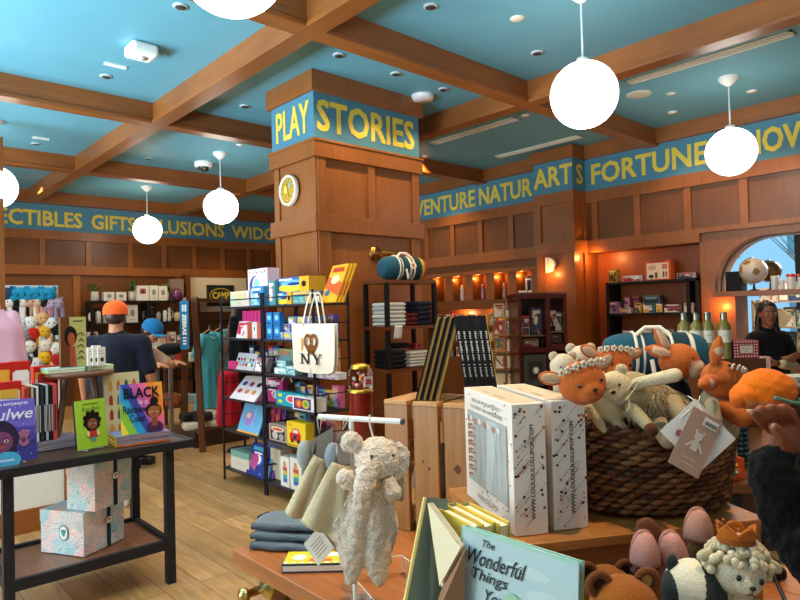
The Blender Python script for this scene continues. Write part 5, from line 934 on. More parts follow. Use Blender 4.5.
# coat and red jacket hanging behind the shelves
p = aty(229, 374, 6.4); t = thing('jacket', 'red jacket hanging behind the left side of the black shelves', 'jacket', (p.x, p.y, p.z))
MB().grid(lambda u, v: ((.1 + .05 * v) * math.cos(u * 6.283), .07 * math.sin(u * 6.283) + .008 * math.sin(u * 50), -v * .55), 30, 10, S('#b01f2c')).build('body', 'cloth', t)
MB().capsule((-.08, -.02, -.03), (-.13, -.02, -.5), .05, .04, S('#a81a30'), 10).build('sleeve', 'cloth', t); MB().ell((.0, 0, .0), (.11, .08, .07), S('#c42434'), 12).build('collar', 'cloth', t)
p = aty(242, 309, 6.6); t = thing('coat', 'long black coat on a stand behind the black shelves', 'coat', (p.x, p.y, p.z))
MB().grid(lambda u, v: ((.06 + .07 * min(1, 4 * v) + .03 * v) * math.cos(u * 6.283), (.11 + .01 * math.sin(u * 40)) * math.sin(u * 6.283), -v * (p.z - .35)), 36, 14, S('#101116')).build('body', 'cloth', t)
for s_ in (-1, 1): MB().capsule((s_ * .11, 0, -.12), (s_ * .15, 0, -.75), .045, .04, S('#101116'), 10).build('sleeve', 'cloth', t)
MB().cyl((0, 0, -p.z), (0, 0, .02), .015, IRON).lathe([(.2, -p.z), (.2, -p.z + .02), (0, -p.z + .03)], IRON, 16).build('stand', 'iron', t)
# ================================================================ TOWEL SHELF BY THE COLUMN
TX0, TX1, TY0, TY1 = 3.76, 4.37, 4.3, 4.6
t = thing('shelf_unit', 'black framed shelf with wood boards holding folded cloths under the duffel bag', 'shelf unit', ((TX0 + TX1) / 2, (TY0 + TY1) / 2, 0)); O = T(-(TX0 + TX1) / 2, -(TY0 + TY1) / 2)
for x in (TX0, TX1):
    for y in (TY0, TY1): MB(O).box(x - .018, x + .018, y - .018, y + .018, 0, 1.83, S('#141416')).build('post', 'iron', t)
TSH = [.25, .62, 1.02, 1.41, 1.84]
for z in TSH: MB(O).box(TX0 - .03, TX1 + .02, TY0 - .02, TY1 + .02, z - .03, z, S('#6e3c1e')).build('board', 'wood_x', t)
def folded(name, label, x, y, z, w, d, col, group, rz=0, h=.035, kind='cloth', stripe=None):
    mb = MB(); mb.rbox(-w / 2, w / 2, -d / 2, d / 2, 0, h, S(col), h * .42)
    mb.tube([(-w / 2 + .004, -d / 2 + .002, h * .5), (w / 2 - .004, -d / 2 + .002, h * .5)], h * .2, S(col), 6)
    if stripe: mb.rbox(-w / 2 + w * .3, -w / 2 + w * .42, -d / 2 - .002, d / 2, -.001, h + .001, S(stripe), h * .3)
    return local(mb, name, kind, label, 'folded cloth', (x, y, z), rz, group)
for i in range(6): folded('folded_shirt', 'white folded shirt in the upper pile at left, %s from the bottom' % ['first', 'second', 'third', 'fourth', 'fifth', 'sixth'][i], TX0 + .13 + .004 * (i % 2), TY0 + .13, TSH[3] + .001 + i * .037, .22, .24, ['#d9dcdc', '#c9d2d6', '#e2e2de'][i % 3], 'white shirts on the shelf', .03 * (i % 3 - 1))
for i in range(3): folded('folded_shirt', 'red and black checked folded shirt, %s of its pile' % ['bottom', 'middle', 'top'][i], TX0 + .33, TY0 + .12, TSH[3] + .001 + i * .04, .15, .2, '#6a1c1c', 'checked shirts', .02, .038, stripe='#241212')
for i in range(5): folded('folded_sweater', 'navy folded sweater in the right hand pile, %s from the bottom' % ['first', 'second', 'third', 'fourth', 'fifth'][i], TX0 + .5, TY0 + .14, TSH[3] + .001 + i * .046, .18 if i < 3 else .2, .24, '#18223c', 'navy sweaters', .04 * (i % 2), .045)
for i in range(4): folded('folded_shirt', 'black folded shirt at left on the lower board, %s from the bottom' % ['first', 'second', 'third', 'fourth'][i], TX0 + .13, TY0 + .13, TSH[2] + .001 + i * .043, .2, .24, '#15161a', 'black shirts on the lower board', .03 * i, .042)
for i in range(5): folded('folded_shirt', 'white folded shirt at right on the lower board, %s from the bottom' % ['first', 'second', 'third', 'fourth', 'fifth'][i], TX0 + .41, TY0 + .12, TSH[2] + .001 + i * .029, .28, .24, ['#d4d4d0', '#c8ccd0'][i % 2], 'white shirts on the lower board', .02 * (i % 2), .028)
for i in range(2): folded('folded_shirt', 'red striped folded shirt at the back of the lower board, %s' % ['under', 'over'][i], TX0 + .54, TY0 + .22, TSH[2] + .148 + .001 + i * .03, .1, .1, '#b83038', None, .0, .028, stripe='#d8d0cc')
folded('folded_blanket', 'black folded blanket on the white shirts at the back of the lower board', TX0 + .3, TY0 + .2, TSH[2] + .175, .2, .14, '#1b1c20', None, .1, .05)
one(MB(T(TX0 + .1, TY0 - .03, 1.3)).grid(lambda u, v: (.1 * u - .05 - .02 * v, -.012 + .008 * math.sin(u * 9), .12 * (1 - v)), 8, 6, S('#cfd0d0'), .004), 'cloth_corner', 'cloth', 'white cloth corner draped over the edge of the middle board', 'cloth')
# striped duffel bag
def duffel(loc, rz, label, s=1.0, group=None, plain=False):
    t = thing('duffel_bag', label, 'duffel bag', loc, rz, group); Lg, r = .36 * s, .088 * s
    def cf(u, v):
        for a, b, c in ((0, .32, '#1f5268'), (.32, .36, '#d8d4c8'), (.36, .52, '#1d4356'), (.52, .58, '#d8d4c8'), (.58, .8, '#1b3a44'), (.8, .84, '#3a7a5a'), (.84, .89, '#d8a83a'), (.89, .93, '#c8602c'), (.93, 1.01, '#a83c2c')):
            if a <= v < b: return S(c if not plain or b < .81 else '#d8d4c8' if .8 <= v < .86 else '#1f5268')
        return S('#1f5268')
    MB().grid(lambda u, v: (Lg * (v - .5), r * (1 - .25 * (abs(2 * v - 1)) ** 6) * math.cos(u * 2 * PI) * (1 + .03 * math.sin(v * 17)), r + r * (1 - .25 * (abs(2 * v - 1)) ** 6) * math.sin(u * 2 * PI) * 1.02), 24, 44, S('#1f5268'), 0, cf).build('bag_body', 'cloth', t)
    for q, c in ((-1, '#1f5268'), (1, '#1f5268' if plain else '#a83c2c')): MB(T(q * Lg / 2, 0, r)).ell((0, 0, 0), (.012, r * .76, r * .77), S(c), 18).build('end_panel', 'cloth', t)
    for x in (-.22, .14): MB().tube([(x * Lg, r * 1.03 * math.cos(a), r + r * 1.05 * math.sin(a)) for a in [i * 2 * PI / 20 for i in range(20)]], .006 * s, S('#ddd8c8'), 6, closed=True).build('strap', 'cloth', t)
    MB().tube([(-.22 * Lg, -r * .5, r * 1.9), (-.1 * Lg, -r * .3, r * 2.25), (.05 * Lg, -r * .3, r * 2.25), (.14 * Lg, -r * .5, r * 1.9)], .009 * s, S('#e6e2d4'), 8).build('handle', 'cloth', t)
    e = MB(); k = e.at(frame((.04 * Lg + .03, -r * .98, r * 1.2), (1, 0, 0), (0, -1, .25))); k.layer = .002; k.oval(0, 0, .028 * s, .028 * s, S('#e8e4dc'), 1, 20); k.oval(0, 0, .02 * s, .018 * s, S('#d8a0a0'), 2, 16); k.oval(0, .004, .01 * s, .008 * s, S('#a84a3a'), 3); e.build('patch', 'cloth', t)
    MB().tube([(-.08 * Lg, -r * 1.0, r * .9), (-.07 * Lg, -r * 1.12, r * .45), (-.06 * Lg, -r * 1.1, r * .1)], .008 * s, S('#e6e2d4'), 6).build('zip_pull', 'cloth', t); return t
duffel((4.07, 4.42, 1.841), -.1, 'striped teal and rainbow duffel bag lying on top of the cloth shelf', 1.3)
# gumball style dispenser
p = atd(361, 400, 3.7); t = thing('candy_dispenser', 'clear candy dispenser with a gold lid and red base', 'dispenser', (p.x, p.y, 0))
z1 = atd(361, 391, 3.7).z; z2 = atd(361, 366, 3.7).z; r = .065
MB().lathe([(.1, 0), (.1, .03), (.03, .06), (.03, z1 - .32)], S('#1a1a1c'), 20).build('pedestal', 'iron', t)
MB().lathe([(.045, z1 - .32), (.075, z1 - .3), (.068, z1 - .02), (.075, z1)], S('#7c1212'), 24).build('base', 'gloss', t)
MB().lathe([(.06, z1), (r + .008, z1 + .02), (r + .01, z2 - .03), (.055, z2 - .01)], (1, 1, 1), 24).build('jar', 'glass', t)
MB().lathe([(.077, z1 - .004), (.077, z1 + .012), (.05, z1 + .014)], S('#c8a040'), 24).build('collar', 'metal', t); MB().lathe([(.058, z2 - .014), (.056, z2 + .004), (.03, z2 + .014), (0, z2 + .014)], S('#c8a040'), 24).build('lid', 'metal', t)
m_ = MB(); rr = random.Random(9)
for i in range(22): a = rr.random() * 6.28; q = rr.random() ** .5 * .05; m_.ell((q * math.cos(a), q * math.sin(a), z1 + .03 + rr.random() * .07), .011, S(rr.choice(['#c83a3a', '#e8a83a', '#e8e0d0', '#d87a9a'])), 6)
m_.build('candy', 'gloss', t); MB().box(-.03, .03, -.074, -.07, z1 + .03, z1 + .09, S('#e0d0d0')).box(-.02, .02, -.076, -.074, z1 + .045, z1 + .075, S('#b8485a')).build('label_plate', 'paper', t)
# ================================================================ RIGHT BACKGROUND
RX = ('x', XR)
# niches: little goods standing inside
for i, ((a, b), c, nm) in enumerate(zip(NICHE[1:5], ('#b8b8bc', '#b07a70', '#a86a6a', '#d8d0c8'), ('white framed doll card', 'pink figure in a clear box', 'pair of pink striped figures', 'white screen backed card'))):
    yc = (a + b) / 2; m_ = MB(T(XR + .16, yc, 1.702)); 
    if i == 0: m_.box(-.02, .02, -.09, .09, 0, .34, S('#2c3038')).box(-.024, -.02, -.07, .07, .03, .31, S('#c8ccd4')).box(-.027, -.024, -.035, .035, .06, .28, S('#3a2a30'))
    else:
        for dy in (-.06, .06): m_.lathe([(.03, 0), (.045, .06), (.03, .16), (.035, .2), (.02, .25), (0, .27)], S(c), 10, T(0, dy, 0))
    one(m_, 'figurine', 'gloss', nm + ' in the glowing wall niche, ' + ['closest to the pier', 'second from the pier', 'third from the pier', 'fourth from the pier'][i], 'figurine')
# lit alcove shelves with cards and a rotating card stand
ZA = [.76, 1.02, 1.28]
for j, z in enumerate(ZA[1:]): struct(MB().box(XR + .02, XR + .26, 5.4, 8.0, z - .015, z, WD), 'trim_%d' % n, 'wood_y'); n += 1
rr = random.Random(21); PC = ['#c8b89a', '#a8483c', '#d8ccb8', '#8a9a8a', '#c88a6a', '#5a6a7a', '#e0d4c0', '#b8707a', '#7a8a58', '#d8a868']
PN = ['tan', 'brick red', 'cream', 'sage', 'peach', 'slate', 'ivory', 'dusty rose', 'olive', 'amber']
cnt = 0
for j, z in enumerate([.751] + [q + .001 for q in ZA[1:]]):
    for i in range(10):
        y = 7.9 - i * .25; c = (i * 3 + j * 4) % 10; hh = rr.uniform(.14, .21)
        m_ = MB(Matrix(((0, 1, 0, 0), (-1, 0, 0, 0), (0, 0, 1, 0), (0, 0, 0, 1)))).box(0, .17, 0, .03, 0, hh, S(PC[c])); k = m_.at(FRONT); rart(k, .17, hh, cnt, [PC[(c + 3) % 10], PC[(c + 5) % 10], '#e8e0d4'])
        local(m_, 'greeting_card', 'paper', '%s card pack in the lit wall alcove, %s shelf, place %s from the left' % (PN[c], ['bottom', 'middle', 'top'][j], ['one', 'two', 'three', 'four', 'five', 'six', 'seven', 'eight', 'nine', 'ten'][i]), 'card pack', (XR + .08, y, z), rr.uniform(-.15, .15), 'card packs in the lit alcove'); cnt += 1
p = atd(507, 300, 8.2)
t = thing('card_stand', 'tall rotating stand packed with greeting cards left of the dark red cabinet', 'card stand', (p.x, p.y, 0)); MB().cyl((0, 0, 0), (0, 0, 1.66), .02, S('#8a7048')).lathe([(.2, 0), (.2, .02), (0, .04)], S('#5a4630'), 20).build('pole', 'metal', t)
for a in range(4):
    m_ = MB(Matrix.Rotation(a * PI / 2 + .5, 4, 'Z'))
    for x in (-.15, 0, .15): m_.box(x - .004, x + .004, -.17, -.165, .3, 1.6, S('#b89858'))
    for z in range(6): m_.box(-.15, .15, -.19, -.165, .32 + z * .22, .335 + z * .22, S('#b89858'))
    m_.build('wire_rack', 'metal', t)
cnt = 0
for a in range(4):
    for z in range(6):
        for x in (0, 1):
            if a == 2: continue
            c = (a * 5 + z * 3 + x * 7) % 10; M = T(p.x, p.y, .336 + z * .22) @ Matrix.Rotation(a * PI / 2 + .5, 4, 'Z') @ T(-.145 + x * .15, -.172, 0)
            m_ = MB().box(0, .13, 0, .012, 0, .18, S(PC[c])); k = m_.at(FRONT); rart(k, .13, .18, cnt + 200, [PC[(c + 4) % 10], '#e8e0d4', PC[(c + 1) % 10]])
            o = local(m_, 'greeting_card', 'paper', '%s card on the rotating stand, %s side, %s row up, %s column' % (PN[c], ['near', 'right', 'rear', 'left'][a], ['first', 'second', 'third', 'fourth', 'fifth', 'sixth'][z], ['left', 'right'][x]), 'greeting card', M.translation, a * PI / 2 + .5, 'cards on the rotating stand'); cnt += 1
# dark red glass cabinet
a = atd(520, 380, 7.6); b = atd(571, 380, 7.6); top = atd(545, 294, 7.6).z; rz = math.atan2(C_R.y, C_R.x) + .12; W = (b - a).length
t = thing('vending_cabinet', 'dark red glazed vending cabinet standing against the pier', 'cabinet', (a.x, a.y, 0), rz); RD = S('#4a1712')
m_ = MB(); m_.box(0, W, .02, .4, 0, .5, RD).box(0, W, .38, .4, .5, top, RD).box(0, .03, .02, .4, .5, top, RD).box(W - .03, W, .02, .4, .5, top, RD).rbox(-.01, W + .01, 0, .42, top - .06, top + .02, RD, .02).box(W * .56, W * .66, 0, .4, .5, top, RD).box(0, W, 0, .03, .5, .56, RD).box(0, W * .6, 0, .03, 1.0, 1.06, RD).box(.0, .04, 0, .03, 0, top, RD).box(W - .04, W, 0, .03, 0, top, RD).box(W * .6, W, 0, .03, 1.02, 1.1, RD); m_.build('body', 'gloss', t, bevel=.004)
MB().box(.04, W * .56, .01, .016, 1.06, top - .06, (1, 1, 1)).box(W * .66, W - .04, .01, .016, 1.1, top - .06, (1, 1, 1)).build('glass_pane', 'glass', t)
MB().box(.04, W * .56, .03, .36, 1.2, 1.21, S('#c8a860')).box(W * .66, W - .04, .03, .36, 1.24, 1.25, S('#c8a860')).build('inner_shelf', 'metal', t)
m_ = MB(); m_.box(.05, W * .54, -.01, .02, .6, .98, S('#3a3f42')); k = m_.at(frame((.05, -.011, .6), (1, 0, 0), (0, -1, 0))); k.rect(.06, .08, .24, .3, S('#22272a'), 1); k.oval(.15, .19, .045, .045, S('#8a9498'), 2, 16); k.rect(.13, .16, .17, .22, S('#e0e4e0'), 3); k.rect(.3, .2, .34, .3, S('#17191c'), 2); m_.build('coin_panel', 'plastic', t)
for i in range(3): MB().ell((W * (.12 + .2 * i) if i < 2 else W * .2, .12, top + .035), (.03, .03, .018), S('#e8e0c8'), 10).build('top_knob', 'plastic', t)
for i, (x, z, c, w_, h_) in enumerate(((.08, 1.211, '#d8ccb8', .1, .1), (.2, 1.211, '#5a4a6a', .14, .34), (.07, 1.065, '#b89878', .22, .1), (.33, 1.065, '#7a3a3a', .1, .09), (W * .7, 1.251, '#2a2430', .1, .28), (W * .82, 1.251, '#8a8078', .1, .24), (W * .7, 1.11, '#6a5a4a', .16, .1), (.08, 1.33, '#c8503a', .1, .14))):
    M = T(a.x, a.y, 0) @ Matrix.Rotation(rz, 4, 'Z') @ T(x, .12, z if i != 7 else 1.312); m_ = MB().box(0, w_, 0, .1, 0, h_, S(c)); k = m_.at(FRONT); rart(k, w_, h_, 300 + i, ['#e8dcc8', '#a83a3a', '#3a4a6a'])
    local(m_, 'toy_box', 'paper', '%s prize box inside the dark red cabinet' % ['cream', 'tall violet', 'wide tan', 'small maroon', 'black', 'grey upright', 'brown low', 'orange red upper'][i], 'toy box', M.translation, rz, 'prizes in the cabinet')
# black shelf unit in the wall recess
XS = 7.9; ya = atx(606, 300, XS).y; yb = atx(699, 300, XS).y; za = [atx(650, v, XS).z for v in (280.5, 313, 345)]
t = thing('shelf_unit', 'black shelf unit in the wall recess under the FORTUNE lettering', 'shelf unit', (XS, (ya + yb) / 2, 0)); hw_ = (ya - yb) / 2
for z in za + [.9, .4]: MB().box(0, .34, -hw_, hw_, z - .03, z, S('#150d0b')).build('shelf', 'paint', t)
for y in (-hw_, hw_ - .04, -hw_ * .82): MB().box(.0, .34, y, y + .04, 0, za[0], S('#150d0b')).build('upright', 'paint', t)
RS = ('x', XS + .03)
def rs(label, cat, name, u0, u1, vt, sh, th, col, art=None, **kw): return pbox(name, label, cat, ('x', XS + kw.pop('dx', .03)), u0, u1, vt, (281, 313.5, 345)[sh], th, col, art, z=za[sh] + .001, **kw)
rs('gold box with a dark emblem at the left end of the recess top shelf', 'box', 'product_box', 608.5, 617, 270, 0, .1, '#a8843c', AR(1, '#5a3a1c', '#e0c070'))
rs('low white and red puzzle box on the recess top shelf, left', 'box', 'product_box', 622.5, 642.5, 276, 0, .16, '#b8a8a8', AR(5, '#a8303a', '#e8e8e8', '#3a3a4a'))
rs('big orange kit box with tool pictures on the recess top shelf', 'box', 'product_box', 645, 671, 261.5, 0, .12, '#c85a28', (lambda k, w, h: (k.rect(w * .08, h * .06, w * .92, h * .88, S('#e0c8b0'), 1), k.oval(w * .25, h * .2, w * .1, h * .1, S('#3a3a48'), 2), k.oval(w * .3, h * .65, w * .16, h * .14, S('#c8a088'), 2), k.rect(w * .7, h * .15, w * .76, h * .42, S('#4a3048'), 2), k.rect(w * .8, h * .15, w * .86, h * .42, S('#a83a28'), 2), k.rect(w * .68, h * .55, w * .88, h * .8, S('#b8705a'), 2), k.rect(w * .4, h * .1, w * .5, h * .4, S('#6a4a3a'), 2), k.rect(w * .2, h * .9, w * .8, h * .98, S('#a83a20'), 2))))
rs('low pale box with a racing picture on the recess top shelf, right', 'box', 'product_box', 677, 695, 273, 0, .16, '#a88a88', AR(13, '#c8404a', '#e8e0e0', '#2a3a4a'), yaw=.2)
for i, (u0, u1, vt, c, nm) in enumerate(((609, 618, 302, '#8a6a9a', 'lilac triangle patterned box'), (619, 631, 308, '#c8b0a8', 'low striped tin'), (635, 641.5, 303, '#c89828', 'mustard yellow box'), (643, 655, 303, '#3a6a72', 'teal dotted box'), (656, 663, 303, '#4a2a3a', 'plum box'), (664, 682, 304, '#6a4a4a', 'wide dark box with white discs'), (684, 694, 303, '#c8a098', 'fan of pale pink cards'))):
    rs(nm + ' on the recess middle shelf', 'box', 'product_box', u0, u1, vt, 1, .1, c, AR(320 + i, '#e8dcd4', '#a8485a', '#2a3a4a', '#e0b060'))
rs('grey windowed box on top behind the teal box in the recess', 'box', 'product_box', 643.5, 660, 295, 1, .1, '#6a7478', AR(331, '#9aa4a8', '#3a4448'), dx=.15, h=.23)
rs('rose pink carton at left rear of the recess middle shelf', 'box', 'product_box', 624.5, 630.5, 296, 1, .06, '#a85a68', AR(332, '#d8a0a8', '#6a2a3a'), dx=.16, h=.22); rs('rose pink carton beside its twin on the recess middle shelf', 'box', 'product_box', 633, 639, 296, 1, .06, '#a85a68', AR(333, '#d8a0a8', '#6a2a3a'), dx=.16, h=.22)
for i, (u0, u1, c, nm) in enumerate(((622, 634, '#6a3a48', 'plum'), (640, 652, '#b8b0a8', 'grey'), (662, 674, '#9a948c', 'pewter'))): rs('%s box on the recess lower shelf' % nm, 'box', 'product_box', u0, u1, 330 if i < 2 else 325, 2, .1, c, AR(340 + i, '#d8ccc8', '#3a3034'), h=.2)
# globes and tins on the arch shelf
ZP = 1.681
def wglobe(u, v, X, r, c1, label, land):
    p = atx(u, v, X); t = thing('tabletop_globe', label, 'globe', (X, p.y, ZP))
    r = min(r, (p.z - ZP) * .98); o = MB().ell((0, 0, p.z - ZP), r, S(c1), 28); M = Matrix(((0, 0, -1, 0), (-1, 0, 0, 0), (0, 1, 0, 0), (0, 0, 0, 1)))
    o.build('sphere', 'gloss', t); k = MB(); rr_ = random.Random(u)
    for (lat, lon, w_, h_) in land:
        pts = []
        for q in range(9):
            an = q * 2 * PI / 9; la = lat + h_ * math.sin(an) * rr_.uniform(.7, 1.1); lo = lon + w_ * math.cos(an) * rr_.uniform(.7, 1.1); pts.append(Vector((-math.cos(la) * math.cos(lo), -math.cos(la) * math.sin(lo), math.sin(la))) * r * 1.006 + Vector((0, 0, p.z - ZP)))
        cc = sum(pts, Vector()) / 9; cc = (cc - Vector((0, 0, p.z - ZP))).normalized() * r * 1.012 + Vector((0, 0, p.z - ZP)); k.add(pts + [cc], [(i, (i + 1) % 9, 9) for i in range(9)], S('#8a6a30'), True); k.build('continent', 'gloss', t); k = MB()
    k = MB(); k.lathe([(r * .4, 0), (r * .4, .008), (.015, .02), (.01, max(.021, p.z - ZP - r))], S('#6a4a24'), 16).build('foot', 'metal', t)
    MB().tube([(0, r * 1.07 * math.cos(a_), p.z - ZP + r * 1.07 * math.sin(a_)) for a_ in [-.45 * PI + i * PI * .95 / 14 for i in range(15)]], .006, S('#b08a48'), 6).build('arc_bracket', 'metal', t)
wglobe(753.5, 271, XR + .1, .15, '#c9bfb4', 'cream world globe with tan land on the arch shelf', [(-.1, .5, .3, .28), (.7, -.3, .5, .25), (.1, -.7, .2, .4)]); wglobe(770, 271, XR + .38, .125, '#5a4426', 'brown world globe behind the cream one on the arch shelf', [(.1, .2, .4, .4), (-.3, -.6, .2, .3)])
pbox('storage_box', 'black box left of the globes on the arch shelf', 'box', ('x', XR + .05), 726, 741, 272, 289, .2, '#101012', None, z=ZP)
for i, (u0, u1, vt, c, nm) in enumerate(((771, 779, 276, '#c8ccd0', 'silver tin'), (780, 785, 279, '#d8d4d0', 'small white tin'), (787, 796, 274, '#c03a30', 'red lidded jar'), (798, 806, 274, '#b83030', 'red lidded jar at the frame edge'))):
    a = atx(u0, 289, XR + .1); b = atx(u1, 289, XR + .1); r = (a.y - b.y) / 2; h_ = atx(u0, vt, XR + .1).z - ZP; t = thing('jar', nm + ' on the arch shelf', 'jar', (XR + .1, (a.y + b.y) / 2, ZP)); MB().lathe([(r, 0), (r, h_ * .8)], S('#d8d8d8' if i > 1 else c), 16).build('jar_body', 'gloss', t); MB().lathe([(r * 1.04, h_ * .8), (r * 1.04, h_), (0, h_)], S(c), 16).build('lid', 'gloss', t)
# street side: bare trees and a pale building outside
t = thing('building', 'pale building seen through the street window', 'building', (19, 3, 0)); MB().box(0, 2, -9, 9, -3, 9, S('#a8c4d4')).build('wall', 'paint', t)
for i in range(5):
    for j in range(3): MB().box(-.03, .02, -6 + i * 2.4, -4.8 + i * 2.4, .2 + j * 2.6, 1.9 + j * 2.6, S('#5f8498')).build('window', 'gloss', t)
for i, (x, y) in enumerate(((14.5, 3.2), (15.2, 2.3), (16.4, 4.0))):
    m_ = MB(); rr_ = random.Random(i); m_.tube([(0, 0, -1), (.05, .05, 1.5), (0, .1, 4)], [.1, .08, .04], S('#6a6258'), 8)
    for q in range(12): z = rr_.uniform(.8, 3.4); a = rr_.random() * 6.28; m_.tube([(0, .08, z), (.5 * math.cos(a), .5 * math.sin(a), z + .5), (.9 * math.cos(a), 1.1 * math.sin(a), z + 1.2)], [.03, .018, .006], S('#6a6258'), 5)
    local(m_, 'street_tree', 'wood_z', 'bare street tree outside the window, %s' % ['left one', 'nearest the mullion', 'furthest one'][i], 'tree', (x, y, 0))
# merchandise in the back room: shelf wall with books and boxes
XM = 9.6
t = thing('shelf_unit', 'white shelf unit of books in the room beyond the counter', 'shelf unit', (XM, 2.0, 0))
for z in (.5, .85, 1.2, 1.55): MB().box(0, .3, -1.6, 1.2, z - .02, z, S('#b8a890')).build('shelf', 'paint', t)
for y in (-1.6, -.2, 1.18): MB().box(0, .3, y, y + .03, 0, 1.57, S('#b8a890')).build('upright', 'paint', t)
ORD = ['', 'first', 'second', 'third', 'fourth', 'fifth', 'sixth', 'seventh', 'eighth', 'ninth', 'tenth', 'eleventh', 'twelfth', 'thirteenth', 'fourteenth', 'fifteenth', 'sixteenth', 'seventeenth', 'eighteenth', 'nineteenth', 'twentieth', 'twenty-first', 'twenty-second', 'twenty-third', 'twenty-fourth', 'twenty-fifth', 'twenty-sixth', 'twenty-seventh', 'twenty-eighth', 'twenty-ninth', 'thirtieth']
cnt = 0; PC2 = ['#c8c4bc', '#a83a3a', '#e0dcd0', '#4a8a84', '#b8ccd8', '#7a6a5a', '#e0b8a8', '#3a4a6a', '#d0c8a0', '#8a8a90']; PN2 = ['grey', 'red', 'white', 'teal', 'pale blue', 'brown', 'pink', 'navy', 'straw', 'steel']
ysp = -1.5
for j, z in enumerate((.501, .851, 1.201, 1.551)):
    y = 3.14; nth = 0
    while y > .55:
        w_ = rr.uniform(.08, .2); c = rr.randrange(10); hh = rr.uniform(.18, .29); y -= w_ + .012; nth += 1
        if abs(y - 1.8) < .04 or y < 1.82 < y + w_: continue
        m_ = MB(Matrix(((0, 1, 0, 0), (-1, 0, 0, 0), (0, 0, 1, 0), (0, 0, 0, 1)))).box(0, w_, 0, .14, 0, hh, S(PC2[c])); k = m_.at(FRONT); rart(k, w_, hh, cnt + 500, [PC2[(c + 3) % 10], '#f0ece4', PC2[(c + 6) % 10]])
        local(m_, 'book_box', 'paper', '%s box, %s from the left on the %s white shelf beyond the counter' % (PN2[c], ORD[nth], ['lowest', 'second', 'third', 'top'][j]), 'book', (XM + .08, y + w_, z), 0, 'items on the white shelves'); cnt += 1
p = atx(782, 310, XM - .3); one(MB(T(p.x, p.y, p.z - .1) @ rotm(.75, 0, 0)).box(0, .01, -.09, .09, -.09, .09, S('#e0d4b0')), 'price_card', 'paper', 'cream diamond shaped hanging card behind the staff member', 'card')
# counter with small white boxes, in front of the wall
pc_ = atd(790, 378, 4.0); zc = pc_.z
ca = atd(748, 384, 3.9); rzc = math.atan2(C_R.y, C_R.x)
t = thing('sales_counter', 'wooden sales counter in front of the staff member', 'counter', (ca.x, ca.y, 0), rzc); MB().box(-.1, 1.2, 0, .5, zc - .09, zc - .05, S('#7a4020')).build('worktop', 'wood_x', t); MB().box(-.08, 1.18, .03, .5, 0, zc - .09, S('#4a2a18')).build('cabinet', 'wood_z', t)
def onc(x, y, z=0): return T(ca.x, ca.y, zc - .049 + z) @ Matrix.Rotation(rzc, 4, 'Z') @ T(x, y, 0)
for i in range(5):
    for j in range(2):
        M = onc(.1 + i * .075, .06 + j * .09); m_ = MB().box(0, .065, 0, .07, 0, .06, S('#e0dccf')); k = m_.at(FRONT); k.oval(.03, .03, .012, .01, S('#a8946a'), 1); k.rect(.01, .045, .05, .05, S('#6a6458'), 1)
        local(m_, 'gift_box', 'paper', 'small cream soap box on the counter, %s row, %s from the left' % (['front', 'back'][j], ['first', 'second', 'third', 'fourth', 'fifth'][i]), 'small box', M.translation, rzc, 'cream boxes on the counter')
M = onc(.27, .3); local(MB().box(0, .05, 0, .05, 0, .17, S('#d8a8a0')), 'candle_box', 'paper', 'tall pink box at the right end of the counter', 'box', M.translation, rzc)
